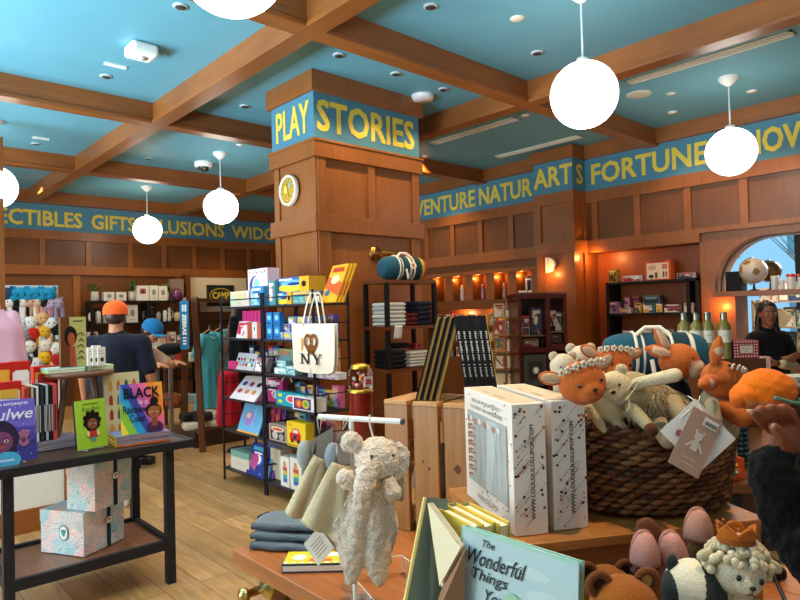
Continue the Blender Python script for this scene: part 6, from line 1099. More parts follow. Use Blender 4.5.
# staff member with crossed arms
pw = atd(768, 312, 6.1)
def staff():
    t = thing('person', 'staff member in black with long dark hair and crossed arms behind the counter', 'person', (pw.x, pw.y, 0), math.atan2(C_R.y, C_R.x) - .0); hz = pw.z
    M = T(0, 0, hz - .02) @ rotm(.04, 0, -.22); SK = S('#8f573a'); mb = MB(); head(mb.at(M), (0, 0, 0), .97); c0 = hz - .06
    limbs(mb, [((0, .02, c0 - .14), (0, .015, c0 - .02), .052, .05), ((0, .01, c0 - .3), (0, .01, .95), .125, .13), ((-.1, .01, c0 - .22), (.1, .01, c0 - .22), .075, .075)])
    for q in (-1, 1): limbs(mb, [((q * .085, .0, .93), (q * .1, -.01, .5), .085, .055), ((q * .1, -.01, .5), (q * .1, .02, .08), .052, .032), ((q * .1, .02, .05), (q * .11, -.12, .03), .036, .03), ((q * .16, .01, c0 - .2), (q * .21, -.03, c0 - .46), .05, .04)])
    limbs(mb, [((.21, -.03, c0 - .46), (-.06, -.19, c0 - .42), .038, .027), ((-.21, -.03, c0 - .46), (.08, -.15, c0 - .38), .038, .027)]); hand(mb, (-.06, -.19, c0 - .42), (-1, 0, .15), (0, 1, 0), .92, .3); hand(mb, (.08, -.17, c0 - .385), (.9, -.1, .4), (0, 1, -.2), .92, .4)
    o = mb.build('body', 'skin', t); remesh(o, .009, 2, SK); face_parts(t, (0, 0, 0), .97, M)
    ts = MB(); limbs(ts, [((0, .015, c0 - .3), (0, .01, .95), .145, .155), ((-.12, .01, c0 - .215), (.12, .01, c0 - .215), .1, .1), ((0, .03, c0 - .17), (0, .03, c0 - .13), .09, .075)])
    for q in (-1, 1): limbs(ts, [((q * .165, .01, c0 - .23), (q * .215, -.03, c0 - .44), .072, .062)])
    o = ts.build('black_top', 'cloth', t); remesh(o, .012, 3, S('#0e0e11')); displace(o, .008, 9)
    cu = MB(); limbs(cu, [((.215, -.03, c0 - .46), (.02, -.165, c0 - .43), .055, .045)]); o = cu.build('cream_cuff', 'cloth', t); remesh(o, .01, 2, S('#cdbf9c')); displace(o, .006, 25)
    cu = MB(); limbs(cu, [((-.215, -.03, c0 - .46), (.0, -.13, c0 - .4), .052, .042)]); o = cu.build('sleeve', 'cloth', t); remesh(o, .01, 2, S('#0e0e11'))
    tr_ = MB(); limbs(tr_, [((-.06, 0, .95), (.06, 0, .95), .135, .135)])
    for q in (-1, 1): limbs(tr_, [((q * .085, 0, .92), (q * .1, .01, .12), .1, .065)])
    o = tr_.build('trousers', 'cloth', t); remesh(o, .016, 3, S('#17171c'))
    for q in (-1, 1): MB().rbox(q * .1 - .045, q * .1 + .055, -.17, .08, 0, .08, S('#17171b'), .02).build('shoe', 'plastic', t)
    h = MB(M); h.ell((0, .03, .045), (.086, .095, .092), (1, 1, 1), 20); h.ell((0, .06, -.03), (.08, .075, .1), (1, 1, 1), 16)
    for q in (-1, 1): h.capsule((q * .07, .03, .04), (q * .078, .045, -.08), .024, .03, (1, 1, 1), 10); h.capsule((q * .07, .05, -.08), (q * .09, .0, -.25), .036, .03, (1, 1, 1), 10)
    h.capsule((0, .08, -.05), (0, .08, -.28), .08, .06, (1, 1, 1), 12)
    o = h.build('hair', 'hair', t); remesh(o, .008, 2, S('#120c0b')); displace(o, .006, 30)
staff()
# ================================================================ FOREGROUND TABLE
FZ = .86; P0 = atz(232, 549, FZ); TXR = 1.84; TYF = -.25
t = thing('display_table', 'warm brown wooden display table in the foreground carrying the toys', 'table', (P0.x, P0.y, 0)); O = T(-P0.x, -P0.y)
m_ = MB(O)
for i in range(6):
    a = P0.x + (TXR - P0.x) * i / 6; b = P0.x + (TXR - P0.x) * (i + 1) / 6; m_.box(a + .0005, b - .0005, TYF, P0.y, FZ - .045, FZ, S('#a5622f'))
m_.build('tabletop', 'wood_y', t, bevel=.002)
MB(O).box(P0.x + .1, TXR - .08, TYF + .08, P0.y - .1, .12, FZ - .045, S('#6e3a1c')).build('cabinet', 'wood_x', t)
MB(O).box(P0.x + .085, P0.x + .1, TYF + .2, P0.y - .17, FZ - .25, FZ - .075, S('#8a4a24')).build('drawer', 'wood_y', t, bevel=.002)
for x in (P0.x + .05, TXR - .1):
    for y in (TYF + .05, P0.y - .13): MB(O).box(x, x + .075, y, y + .075, 0, FZ - .045, S('#b98a6c')).build('leg', 'wood_z', t)
kp = atx(265, 588, P0.x + .03); k = MB(O @ T(kp.x, kp.y, kp.z) @ Matrix(((0, 0, -1, 0), (-1, 0, 0, 0), (0, 1, 0, 0), (0, 0, 0, 1)))); k.lathe([(.032, -.02), (.034, -.008), (.03, 0), (.012, .004), (.011, .05), (.02, .06), (.02, .075), (0, .08)], S('#c8b070'), 24)
for a in range(3): k.ell((.02 * math.cos(a * 2.1), .02 * math.sin(a * 2.1), .001), .003, S('#8a7440'), 8)
k.build('brass_fitting', 'metal', t)
# riser bench made of pine boards, its own heading
ex = Vector((math.cos(math.radians(-30.35)), math.sin(math.radians(-30.35)), 0)); ey = Vector((-ex.y, ex.x, 0)); RZR = math.radians(-30.35); Q0 = Vector((.984, .770, 0)); RH = 1.09
def RP(l, f, z): return Q0 + ex * l + ey * f + Vector((0, 0, z))
PINE = S('#b5763a'); t = thing('wooden_riser', 'low pine riser box holding the basket and the blanket boxes', 'riser', RP(0, 0, FZ + .001), RZR); h_ = RH - FZ - .001; L_ = .56; D_ = .42
for i in range(3): MB().box(-.01, L_ + .01, i * .14 - .008, i * .14 + .13, h_ - .02, h_, PINE).build('top_board', 'wood_x', t, bevel=.002)
MB().box(0, L_, 0, .018, 0, h_ - .021, S('#a0642e')).build('front_board', 'wood_x', t, bevel=.002); MB().box(0, L_, D_ - .02, D_ - .002, 0, h_ - .021, PINE).build('back_board', 'wood_x', t)
for x in (0, L_ - .018): MB().box(x, x + .018, .019, D_ - .021, 0, h_ - .021, PINE).build('end_board', 'wood_y', t)
# slatted pine crate behind
ca_, cb_ = atd(384, 400, 2.02), atd(469, 402.5, 1.86); ca_.z = cb_.z = 0; rzk = math.atan2((cb_ - ca_).y, (cb_ - ca_).x); WK = (cb_ - ca_).length; HK = 1.268 - FZ - .001
t = thing('slatted_crate', 'tall pine slatted crate with knotty upright boards behind the elephant', 'crate', (ca_.x, ca_.y, FZ + .001), rzk); SL = S('#a2703c'); sw = WK * .285
for i in range(3):
    x = i * (WK - sw) / 2; m_ = MB().box(x, x + sw, 0, .016, 0, HK - .014, SL); m_.build('slat', 'wood_z', t, bevel=.002)
    k = MB(); kk = k.at(frame((x, -.0008, 0), (1, 0, 0), (0, -1, 0))); z = HK * (.35, .5, .52)[i]; kk.oval(sw * (.5, .62, .5)[i], z, (.006, .005, .009)[i], (.008, .005, .014)[i], S('#5a2e14'), 1, 14); kk.oval(sw * .38, z + .02 * (i == 1), .004, .004, S('#5a2e14'), 1, 10); k.build('knot', 'wood_z', t)
    MB().box(x, x + sw, -.002, .2, HK - .014, HK, S('#c08c54')).build('top_board', 'wood_y', t, bevel=.002)
for z in (.03, HK - .06): MB().box(.0, WK, .0165, .032, z, z + .045, SL).box(0, WK, .17, .185, z, z + .045, SL).build('rail', 'wood_x', t)
for i in range(3): x = i * (WK - sw) / 2; MB().box(x, x + sw, .186, .2, 0, HK - .015, SL).build('slat', 'wood_z', t)
MB().box(0, WK, .033, .169, .03, .04, SL).build('bottom_board', 'wood_x', t)
# plush inside the crate
p = Matrix.Rotation(rzk, 4, 'Z'); c_ = Vector((ca_.x, ca_.y, FZ)) + (p @ Vector((WK * .36, .09, .05)).to_4d()).to_3d() if False else (T(ca_.x, ca_.y, FZ + .045) @ p) @ Vector((WK * .40, .10, 0))
t = thing('plush_toy', 'grey beige plush toy with long ears inside the slatted crate', 'plush toy', c_, rzk); PG = S('#8f8273')
MB().ell((0, 0, .07), (.05, .04, .07), PG, 14).build('body', 'plush', t); MB().ell((0, -.005, .17), (.042, .036, .045), PG, 14).build('head', 'plush', t)
for s_ in (-1, 1): MB().capsule((s_ * .035, 0, .2), (s_ * .055, 0, .08), .02, .026, PG, 10).build('ear', 'plush', t)
# black story books on top of the crate
zk = FZ + HK + .0025; fd = math.atan2(C_R.y, C_R.x) - .12
pb_ = atd(467, 393, 1.9)
for i in range(6):
    th = .0155; ww = .17; hh = .262; M = T(*(Vector((pb_.x, pb_.y, zk)) + C_R * 0 + Vector((math.cos(fd), math.sin(fd), 0)) * (i * .0165))) @ Matrix.Rotation(fd, 4, 'Z') @ rotm(0, -.13, 0)
    tt = thing('story_book', 'black spined story book on the crate, %s from the left of the six lettered spines' % ['first', 'second', 'third', 'fourth', 'fifth', 'last'][i], 'book', M.translation, M, 'black lettered story books')
    m_ = MB(); m_.box(0, .002, 0, ww, 0, hh, S('#101012')).box(th - .002, th, 0, ww, 0, hh, S('#b8963c') if i == 5 else S('#101012')).box(.002, th - .002, 0, .002, 0, hh, S('#101012'))
    k = m_.at(frame((0, -.0003, 0), (1, 0, 0), (0, -1, 0)) @ T(th * .3, hh * .82, 0) @ Matrix.Rotation(-PI / 2, 4, 'Z')); k.layer = .0004; scribble(k, 0, 0, .09, th * .42, S('#d8d8d4'), 5); scribble(k, .1, -.001, .04, th * .42, S('#b8b8b4'), 6)
    m_.build('cover', 'paper', tt); MB().box(.0022, th - .0022, .0025, ww - .004, .003, hh - .003, S('#c8a45a')).build('pages', 'paper', tt)
pb_ = atd(415, 393, 1.97)
for i in range(4):
    th = .016; M = T(*(Vector((pb_.x, pb_.y, zk)) + Vector((math.cos(fd), math.sin(fd), 0)) * (i * .019))) @ Matrix.Rotation(fd, 4, 'Z') @ rotm(0, .27, 0)
    tt = thing('story_book', 'black book with golden page edges leaning right on the crate, %s from the left' % ['first', 'second', 'third', 'fourth'][i], 'book', M.translation, M, 'leaning golden edged books')
    MB().box(0, .005, -.003, .17, 0, .27, S('#101012')).box(th - .0035, th, -.003, .17, 0, .27, S('#a8803a') if i == 3 else S('#141416')).box(.0025, th - .0025, .168, .17, 0, .27, S('#101012')).build('cover', 'paper', tt); MB().box(.005, th - .0036, -.001, .165, .003, .268, S('#a07c3c')).build('pages', 'paper', tt)
# muslin quilt boxes
def muslin(l0, l1, f0, label, front):
    W = l1 - l0; D2 = .31; H_ = .265; t = thing('blanket_box', label, 'box', RP(l0, f0, RH + .001), RZR, 'dotted muslin blanket boxes'); c = S('#e4d9cf')
    MB().box(0, W, 0, D2, 0, H_, c).build('carton', 'paper', t, bevel=.0015)
    m_ = MB(); k = m_.at(FRONT); k.layer = .0006; rr = random.Random(5 if front else 8)
    DC = ['#4a2c2c', '#7a3a2c', '#3a2a34', '#a84a30', '#c8743c', '#5a2a30']
    for q in range(60):
        x0 = rr.uniform(.04, .9) * W; y0 = rr.uniform(.02, .95) * H_; l = rr.uniform(.01, .03); x1, y1 = x0 + l, y0 + l * 1.05
        if x1 < W * .97 and y1 < H_ * .98: k.stroke([(x0, y0), (x1, y1)], .0007, S('#8a6a5a'), 1)
        for (x, y) in ((x0, y0), (x1, y1)):
            r = rr.choice((.0012, .0018, .003));
            if r < x < W - r and r < y < H_ - r and not .42 * W < x < .78 * W: k.oval(x, y, r, r, S(rr.choice(DC)), 2, 12)
    kk = k.at(T(W * .62, H_ * .12, 0) @ Matrix.Rotation(PI / 2, 4, 'Z')); kk.layer = .0006; kk.text('WWW.LOULOULOLLIPOP.COM', 0, 0, .0085, S('#2a2024'), w=H_ * .72, l=4, bold=.0002)
    m_.build('side_print', 'paper', t)
    m_ = MB(); k = m_.at(T(0, 0, H_ + .0002)); k.layer = .0005; k.rect(.004, D2 * .05, W - .004, D2 * .95, S('#c9b498'), 1)
    for y in (.25, .35, .6): k.rect(W * .2, D2 * y, W * .3, D2 * (y + .12), S('#a8988a'), 2)
    m_.build('top_panel', 'paper', t)
    m_ = MB(); k = m_.at(frame((-.0004, D2, 0), (0, -1, 0), (-1, 0, 0))); k.layer = .0006; x0, x1, y0, y1 = D2 * .1, D2 * .9, H_ * .2, H_ * .8
    for q in range(60):
        x = rr.uniform(.02, .98) * D2; y = rr.uniform(.02, .98) * H_
        if x0 - .006 < x < x1 + .006 and y0 - .006 < y < y1 + .006: continue
        k.oval(x, y, .0022, .0022, S(rr.choice(DC)), 1, 10)
    k.text('DELUXE MUSLIN QUILT', D2 / 2, H_ * .9, .009, S('#4a3c3c'), w=D2 * .6, l=2, align='c'); k.text('COUVERTURE MATELASSEE', D2 / 2, H_ * .845, .008, S('#4a3c3c'), w=D2 * .68, l=2, align='c'); k.text('loulou LOLLIPOP', D2 / 2, H_ * .07, .014, S('#7a6a6a'), w=D2 * .42, l=2, align='c'); k.stroke([(D2 * .5, H_ * .14), (D2 * .5, H_ * .17)], .001, S('#7a6a6a'), 2); k.oval(D2 * .5, H_ * .18, .004, .004, S('#7a6a6a'), 2, 12)
    k.rect(x0 - .004, y0 - .004, x1 + .004, y1 + .004, S('#bfb6b0'), 2); k.rect(x0, y0, x1, y1, S('#b2b8b6'), 3)
    for q in range(22): y = y0 + (y1 - y0) * (.05 + .041 * q); k.stroke([(x0 + .002, y), (x0 + .03 + .012 * (q % 3), y + .006)], .006, S(['#a86a5a', '#e0d8d0', '#b8806a'][q % 3]), 4)
    for q in range(5): xx = x0 + .075 + q * .034; k.stroke([(xx, y0 + .004), (xx + .012, (y0 + y1) / 2), (xx - .004, y1 - .004)], .003, S('#dfe4e2'), 5)
    for q in range(7): k.oval(x0 + .03 + q * .03, y1 - .012 - .004 * (q % 2), .012, .007, S('#b88a78' if q % 2 else '#e4dcd4'), 6, 10)
    k.poly([(x0 + .12, y0), (x0 + .16, y0), (x0 + .2, y1), (x0 + .14, y1)], S('#c4d0d2'), 4)
    m_.build('window_panel', 'gloss', t)
muslin(.018, .09, .035, 'dotted muslin blanket box nearer the camera, with the picture window facing left', True); muslin(.108, .184, .045, 'dotted muslin blanket box next to the basket', False)
# ---------------------------------------------------------------- wicker basket
BC = RP(.405, .155, RH + .001); t = thing('wicker_basket', 'oval brown woven wicker basket piled with soft toys', 'basket', BC, RZR); BH = .185; AX, AY = .2, .125
m_ = MB(); rr = random.Random(2); rows = 15; nn = 30; WK_ = ['#6a3e1e', '#5a3218', '#7a4c28', '#4a2812', '#845a34']
def rimz(a): return .012 * math.cos(2 * a)
def bp(a, z, e=0): k_ = .84 + .16 * (z / BH) ** .7; r = 1 + e; return Vector((AX * k_ * math.cos(a) * r, AY * k_ * math.sin(a) * r, z + rimz(a) * z / BH))
for j in range(rows):
    for i in range(nn):
        a0 = 2 * PI * (i + (j % 2) * .5) / nn; da = 2 * PI / nn * 1.15; z0 = .008 + BH * j / rows; c = S(rr.choice(WK_)); pts = []; rs = []
        for q in range(6): s_ = q / 5; pts.append(bp(a0 + (s_ - .5) * da, z0 + .007 + .006 * (s_ - .5), .035 * math.sin(PI * s_) + .01)); rs.append(.0018 + .0052 * math.sin(PI * s_))
        m_.tube(pts, rs, c, 6, flat=1)
m_.build('weave', 'wicker', t)
m_ = MB(); m_.grid(lambda u, v: bp(-u * 2 * PI, .002 + v * (BH - .004), -.0), 48, 8, S('#3a2010')).grid(lambda u, v: bp(u * 2 * PI, .004, -v * .98), 48, 3, S('#3a2010')); m_.build('lining', 'wicker', t)
for q, e in ((0, .02), (1, .0)):
    m_ = MB()
    for i in range(56): a = 2 * PI * i / 56; m_.tube([bp(a - .03, BH + .004 - .006 * q, e + .03), bp(a + .035, BH + .014 - .006 * q, e - .005), bp(a + .1, BH + .006 - .006 * q, e - .03)], [.004, .006, .004], S(rr.choice(WK_)), 6)
    m_.build('rim_braid', 'wicker', t)
MB().tube([bp(a, BH * .98, .0) for a in [i * 2 * PI / 48 for i in range(48)]], .006, S('#4a2a14'), 6, closed=True).build('rim', 'wicker', t)
# ---------------------------------------------------------------- soft toys
OR = '#b8602a'; CRM = '#d6c298'; BRN = '#5a3420'
def camM(u, v, d, tilt=0, yaw=0, pitch=0):
    "matrix at a place: local x to the picture's right, z up, -y towards the viewer, then tilted"
    o = atd(u, v, d); x = Vector((C_R.x, C_R.y, 0)).normalized(); y = Vector((C_F.x, C_F.y, 0)).normalized(); m_ = Matrix((x, y, Vector((0, 0, 1)))).transposed().to_4x4(); m_.translation = o
    return m_ @ rotm(0, -tilt, 0) @ rotm(0, 0, yaw) @ rotm(pitch, 0, 0)
def flower_band(t, r, col='#e6dccb', a0=-1.2, a1=1.2, rz=.55):
    m_ = MB(); m_.tube([(r * 1.02 * math.sin(a), -r * .62 * math.cos(a) * .9, r * rz + r * .28 * math.cos(a)) for a in [a0 + (a1 - a0) * i / 14 for i in range(15)]], r * .07, S('#4a4030'), 6)
    for i in range(7):
        a = a0 + (a1 - a0) * (i + .5) / 7; c = Vector((r * 1.05 * math.sin(a), -r * .68 * math.cos(a), r * rz + r * .3 * math.cos(a)))
        for q in range(5): m_.ell(c + Vector((math.cos(q * 1.257) * r * .1, -.002, math.sin(q * 1.257) * r * .1)), (r * .075, r * .05, r * .075), S(col), 6)
        m_.ell(c + Vector((0, -r * .06, 0)), r * .05, S('#b88a4a'), 6)
    m_.build('flower_band', 'knit', t)
def eyes(t, r, sx=.42, z=.02, y=-.9, s=.075):
    for q in (-1, 1): MB().ell((q * sx * r, y * r * math.sqrt(max(.1, 1 - sx * sx)) - .0, z * r), s * r, S('#120c0a'), 10).build('eye', 'gloss', t)
def fawn(M, label, r=.05, body=True, ear=('#c8a890', 1), bodyM=None):
    t = thing('plush_fawn', label, 'plush toy', M.translation, M, 'fawn soft toys'); s_ = r
    m_ = MB().ell((0, 0, 0), (r, r * .93, r * .92), S(OR), 26).ell((0, -r * .55, -r * .3), (r * .62, r * .55, r * .5), S(OR), 18); o = m_.build('head', 'plush', t); remesh(o, r * .06, 3, S(OR))
    for q in (-1, 1): 
        ek = MB(rotm(0, q * 1.15, 0) @ T(0, 0, r * 1.35)); ek.ell((0, .1 * r, 0), (r * .3, r * .1, r * .55), S(OR), 14).ell((0, .04 * r, 0), (r * .22, r * .08, r * .45), S('#c9ab90'), 14); ek.build('ear', 'plush', t)
    eyes(t, r, .5, .05, -.98); MB().ell((0, -r * 1.1, -r * .2), (r * .11, r * .07, r * .08), S('#1c100c'), 10).tube([(0, -r * 1.1, -r * .2), (0, -r * 1.09, -r * .42)], r * .02, S('#1c100c'), 5).build('nose', 'gloss', t)
    flower_band(t, r)
    if body:
        B = bodyM or Matrix()
        MB(B).ell((0, .1 * r, -1.75 * r), (r * .68, r * .55, r * 1.0), S(CRM), 18).build('romper', 'knit', t)
        for q in (-1, 1): MB(B).capsule((q * r * .55, 0, -1.2 * r), (q * r * .95, -.3 * r, -2.1 * r), r * .24, r * .2, S(CRM), 10).build('arm', 'knit', t); MB(B).capsule((q * r * .35, -.1 * r, -2.5 * r), (q * r * .5, -.5 * r, -3.3 * r), r * .27, r * .24, S(CRM), 10).build('leg', 'knit', t)
    return t
fawn(camM(582, 383, 1.32, .24, .15), 'fawn plush with a flower headband in a cream romper at the basket front', .05, bodyM=T(.008, .045, 0) @ rotm(0, -.62, 0))
fawn(camM(612, 364, 1.46, -.1, .2), 'second fawn plush with a flower headband peeking up behind the first', .046, body=True)
# hats / bears at rear left
t = None
for (u, v, r, d, nm) in ((563, 366, .03, 1.44, 'cream knitted bear peeking over the left rim of the basket'), (581, 359, .034, 1.5, 'cream plush bear behind the first fawn in the basket')):
    M = camM(u, v, d); t = thing('plush_bear', nm, 'plush toy', M.translation, M, 'cream bears in the basket'); o = MB().ell((0, 0, 0), (r, r * .9, r * .95), S('#cfc2a8'), 18).build('head', 'knit', t)
    for q in (-1, 1): MB().ell((q * r * .7, 0, r * .75), (r * .38, r * .2, r * .38), S('#bfae92'), 12).build('ear', 'knit', t)
    eyes(t, r, .4, .0, -1); MB().ell((0, -r * .95, -r * .25), (r * .14, r * .08, r * .1), S('#2a1a14'), 8).build('nose', 'gloss', t); MB().ell((0, .1 * r, -1.7 * r), (r * .8, r * .7, r * 1.1), S('#bfb096'), 14).build('body', 'knit', t)
# cream lamb/bear with fringed poncho lying back
M = camM(622, 386, 1.36, .35, -.5); t = thing('plush_bear', 'cream plush bear in a shaggy fringed poncho lying across the basket', 'plush toy', M.translation, M)
CL = S('#d8c8a4'); R_ = .036
m_ = MB().ell((-.012, -.004, 0), (R_, R_ * .95, R_ * 1.05), CL, 22).ell((-.012, -R_ * .8, -.006), (R_ * .55, R_ * .4, R_ * .45), CL, 16); o = m_.build('head', 'knit', t); remesh(o, .0025, 3, CL)
MB().ell((-.012, -R_ * 1.18, .002), (.006, .004, .004), S('#1a1210'), 10).tube([(-.012, -R_ * 1.17, 0), (-.012, -R_ * 1.14, -.01), (-.006, -R_ * 1.12, -.013)], .001, S('#1a1210'), 5).tube([(-.012, -R_ * 1.14, -.01), (-.018, -R_ * 1.12, -.013)], .001, S('#1a1210'), 5).build('nose', 'gloss', t)
for q in (-1, 1): MB().ell((-.012 + q * .016, -R_ * .92, .012), .003, S('#120c0a'), 8).build('eye', 'gloss', t); MB().ell((-.012 + q * .024, 0, R_ * .95), (.013, .007, .013), CL, 12).build('ear', 'knit', t)
bw = camM(622, 386, 1.36).inverted() @ Vector(atd(652, 402, 1.4)); Mi = M.inverted()
def loc(u, v, d): return Mi @ atd(u, v, d)
PON = S('#b9a67c')
m_ = MB(); A_ = loc(628, 392, 1.37); B_ = loc(676, 412, 1.4)
m_.capsule(loc(634, 394, 1.38), loc(670, 416, 1.42), .05, .058, S('#a8946c'), 20); o = m_.build('torso', 'knit', t)
m_ = MB(); rr = random.Random(6)
for i in range(620):
    s_ = rr.random(); c = loc(630 + 44 * s_, 388 + 18 * s_ + rr.uniform(-10, 24), 1.385); ang = rr.uniform(-1, 1); ax = (loc(670, 416, 1.42) - loc(634, 394, 1.38)).normalized(); cen = loc(634 + 36 * s_, 394 + 22 * s_, 1.38 + .04 * s_); rad = (c - cen); rad = (rad - ax * rad.dot(ax)); vd = (Mi.to_3x3() @ (-C_F)); vd2 = (vd - ax * vd.dot(ax)).normalized(); lat = ax.cross(vd2); ph_ = rr.uniform(-1.35, 1.35); rad = vd2 * math.cos(ph_) + lat * math.sin(ph_); rr0 = .05 + .008 * s_
    p0 = cen + rad * rr0; dn = (Mi.to_3x3() @ (Vector((0, 0, -1)) + Vector((C_R.x, C_R.y, 0)) * rr.uniform(-.5, .6))).normalized(); m_.tube([p0, p0 + rad * .004 + dn * .007, p0 + rad * .003 + dn * .016], [.0016, .0014, .0006], S(rr.choice(['#cdbd94', '#b9a67c', '#a8946a', '#d8caa4'])), 4, cap=False)
m_.build('fringed_poncho', 'knit', t)
MB().capsule(loc(636, 384, 1.33), loc(675, 375, 1.3), .0125, .0145, CL, 14).build('arm', 'knit', t); MB().capsule(loc(632, 408, 1.33), loc(648, 426, 1.29), .014, .012, S('#b3a684'), 12).build('arm', 'knit', t); MB().ell(loc(651, 430, 1.28), .0145, S(BRN), 12).build('paw', 'knit', t)
MB().capsule(loc(672, 404, 1.36), loc(692, 428, 1.3), .022, .018, S('#a8987a'), 12).build('leg', 'knit', t); MB().capsule(loc(655, 420, 1.36), loc(668, 440, 1.3), .022, .018, S('#a8987a'), 12).build('leg', 'knit', t)
m_ = MB(); m_.tube([loc(626, 392, 1.32), loc(632, 384, 1.315), loc(640, 381, 1.32), loc(634, 390, 1.312), loc(626, 400, 1.31)], .0018, S('#d8c8a0'), 6).tube([loc(628, 396, 1.315), loc(630, 406, 1.31), loc(626, 412, 1.31)], .0018, S('#d8c8a0'), 6); m_.build('neck_tie', 'knit', t)
# orange hare facing right
M = camM(679, 361, 1.42, 0, .95); t = thing('plush_hare', 'orange hare plush with long cream lined ears, turned to the right', 'plush toy', M.translation, M)
r = .04; o = MB().ell((0, 0, 0), (r, r * 1.1, r * 1.0), S(OR), 24).ell((0, -r * .75, -r * .35), (r * .62, r * .6, r * .55), S(OR), 16).build('head', 'plush', t); remesh(o, .0026, 3, lambda p_: S('#cdb9a4') if p_.y < -r * .62 and p_.z < r * .05 and abs(p_.x) < r * .7 else S(OR)); eyes(t, r, .55, .2, -1.0)
MB().ell((0, -r * 1.38, -r * .2), (r * .12, r * .08, r * .1), S('#2a1610'), 8).build('nose', 'gloss', t)
for (a, b, w_) in (((668, 352, 1.42), (655, 329, 1.42), .013), ((668, 354, 1.4), (645, 348, 1.42), .014)):
    A_, B_ = M.inverted() @ atd(*a), M.inverted() @ atd(*b); k = MB().tube([A_, A_ * .65 + B_ * .35, A_ * .3 + B_ * .7, B_], [w_ * .55, w_, w_ * .9, w_ * .25], S(OR), 12, flat=1); k.tube([A_ + Vector((0, -.004, 0)), A_ * .65 + B_ * .35 + Vector((-.004, -.004, 0)), A_ * .3 + B_ * .7 + Vector((-.003, -.004, 0)), B_], [w_ * .4, w_ * .8, w_ * .7, w_ * .2], S('#c4a184'), 12); k.build('ear', 'plush', t)
MB().ell(M.inverted() @ atd(676, 398, 1.46), (.04, .035, .055), S('#16161c'), 16).build('body', 'cloth', t)
# fawn at the right of the basket, head dropped
M = camM(722, 380, 1.34, -.5, .85); t = thing('plush_fawn', 'fawn plush slumped over the right rim, flower band around its head', 'plush toy', M.translation, M, 'fawn soft toys'); r = .043; Mi = M.inverted()
o = MB().ell((0, 0, 0), (r, r * 1.0, r * .95), S(OR), 24).ell((0, -r * .7, -r * .25), (r * .55, r * .5, r * .45), S(OR), 16).build('head', 'plush', t); remesh(o, .0026, 3, S(OR)); eyes(t, r, .5, .1, -1.0); flower_band(t, r); MB().ell((0, -r * 1.2, -r * .2), (r * .12, r * .08, r * .1), S('#1c100c'), 8).build('nose', 'gloss', t)
for a, b, w_ in (((714, 364, 1.33), (720, 336, 1.32), .014), ((716, 380, 1.29), (699, 386, 1.27), .017)):
    A_, B_ = Mi @ atd(*a), Mi @ atd(*b); MB().tube([A_, A_ * .65 + B_ * .35, A_ * .3 + B_ * .7, B_], [w_ * .6, w_, w_ * .85, w_ * .2], S(OR), 12).tube([A_ + Mi.to_3x3() @ (-C_F * .004), (A_ + B_) / 2 + Mi.to_3x3() @ (-C_F * .006), B_], [w_ * .3, w_ * .75, w_ * .15], S('#bfa088'), 10).build('ear', 'plush', t)
MB().capsule(Mi @ atd(716, 402, 1.36), Mi @ atd(720, 425, 1.36), .034, .04, S('#a8987a'), 16).build('romper', 'knit', t); MB().capsule(Mi @ atd(724, 408, 1.31), Mi @ atd(742, 418, 1.29), .018, .02, S(OR), 12).ell(Mi @ atd(746, 417, 1.285), (.01, .01, .02), S('#cdb98a'), 10).build('arm', 'plush', t); MB().capsule(Mi @ atd(712, 404, 1.3), Mi @ atd(715, 420, 1.28), .013, .014, S('#b0a080'), 10).build('arm', 'knit', t)
# hang tags in front of the basket
def slab(pts, th, col, mb): 
    pts = [Vector(p) for p in pts]; nrm = (pts[1] - pts[0]).cross(pts[2] - pts[0]).normalized() * th; n_ = len(pts); mb.add(pts + [p + nrm for p in pts], [tuple(range(n_)), tuple(reversed(range(n_, 2 * n_)))] + [(i, i + n_, (i + 1) % n_ + n_, (i + 1) % n_) for i in range(n_)], col); return mb
def tagcard(px, ds, col, label, art, th=.001, string=None):
    P = [atd(u, v, d) for (u, v), d in zip(px, ds)]; o = P[3]; x = (P[2] - P[3]).normalized(); y0 = (P[0] - P[3]); z = x.cross(y0).normalized(); W = (P[2] - P[3]).length; M = frame(o, x, z); Mi = M.inverted(); H_ = (Mi @ P[0]).y
    mb = MB(); mb.prism([(0, 0), (W, 0), (W, H_), (0, H_)], -th, 0, S(col)); mb.layer = .0006; art(mb, W, H_); t = thing('hang_tag', label, 'tag', o, M); mb.build('card', 'paper', t)
    if string: MB().tube([Mi @ atd(*string[0]), Mi @ atd(*string[1]), Vector((W * .5, H_ * .92, .0008))], .0009, S('#e8e0d0'), 5).build('string', 'cloth', t)
    return t
def art_white(k, W, H_): k.rect(W * .15, H_ * .6, W * .4, H_ * .7, S('#b88a90'), 1); k.oval(W * .25, H_ * .75, W * .08, H_ * .06, S('#a85a6a'), 1); scribble(k, W * .15, H_ * .4, W * .3, H_ * .04, S('#8a7a6a'), 11); scribble(k, W * .2, H_ * .28, W * .25, H_ * .04, S('#8a7a6a'), 12); k.oval(W * .78, H_ * .35, W * .05, H_ * .05, S('#7a6a8a'), 1); k.oval(W * .84, H_ * .3, W * .04, H_ * .04, S('#b8848a'), 1)
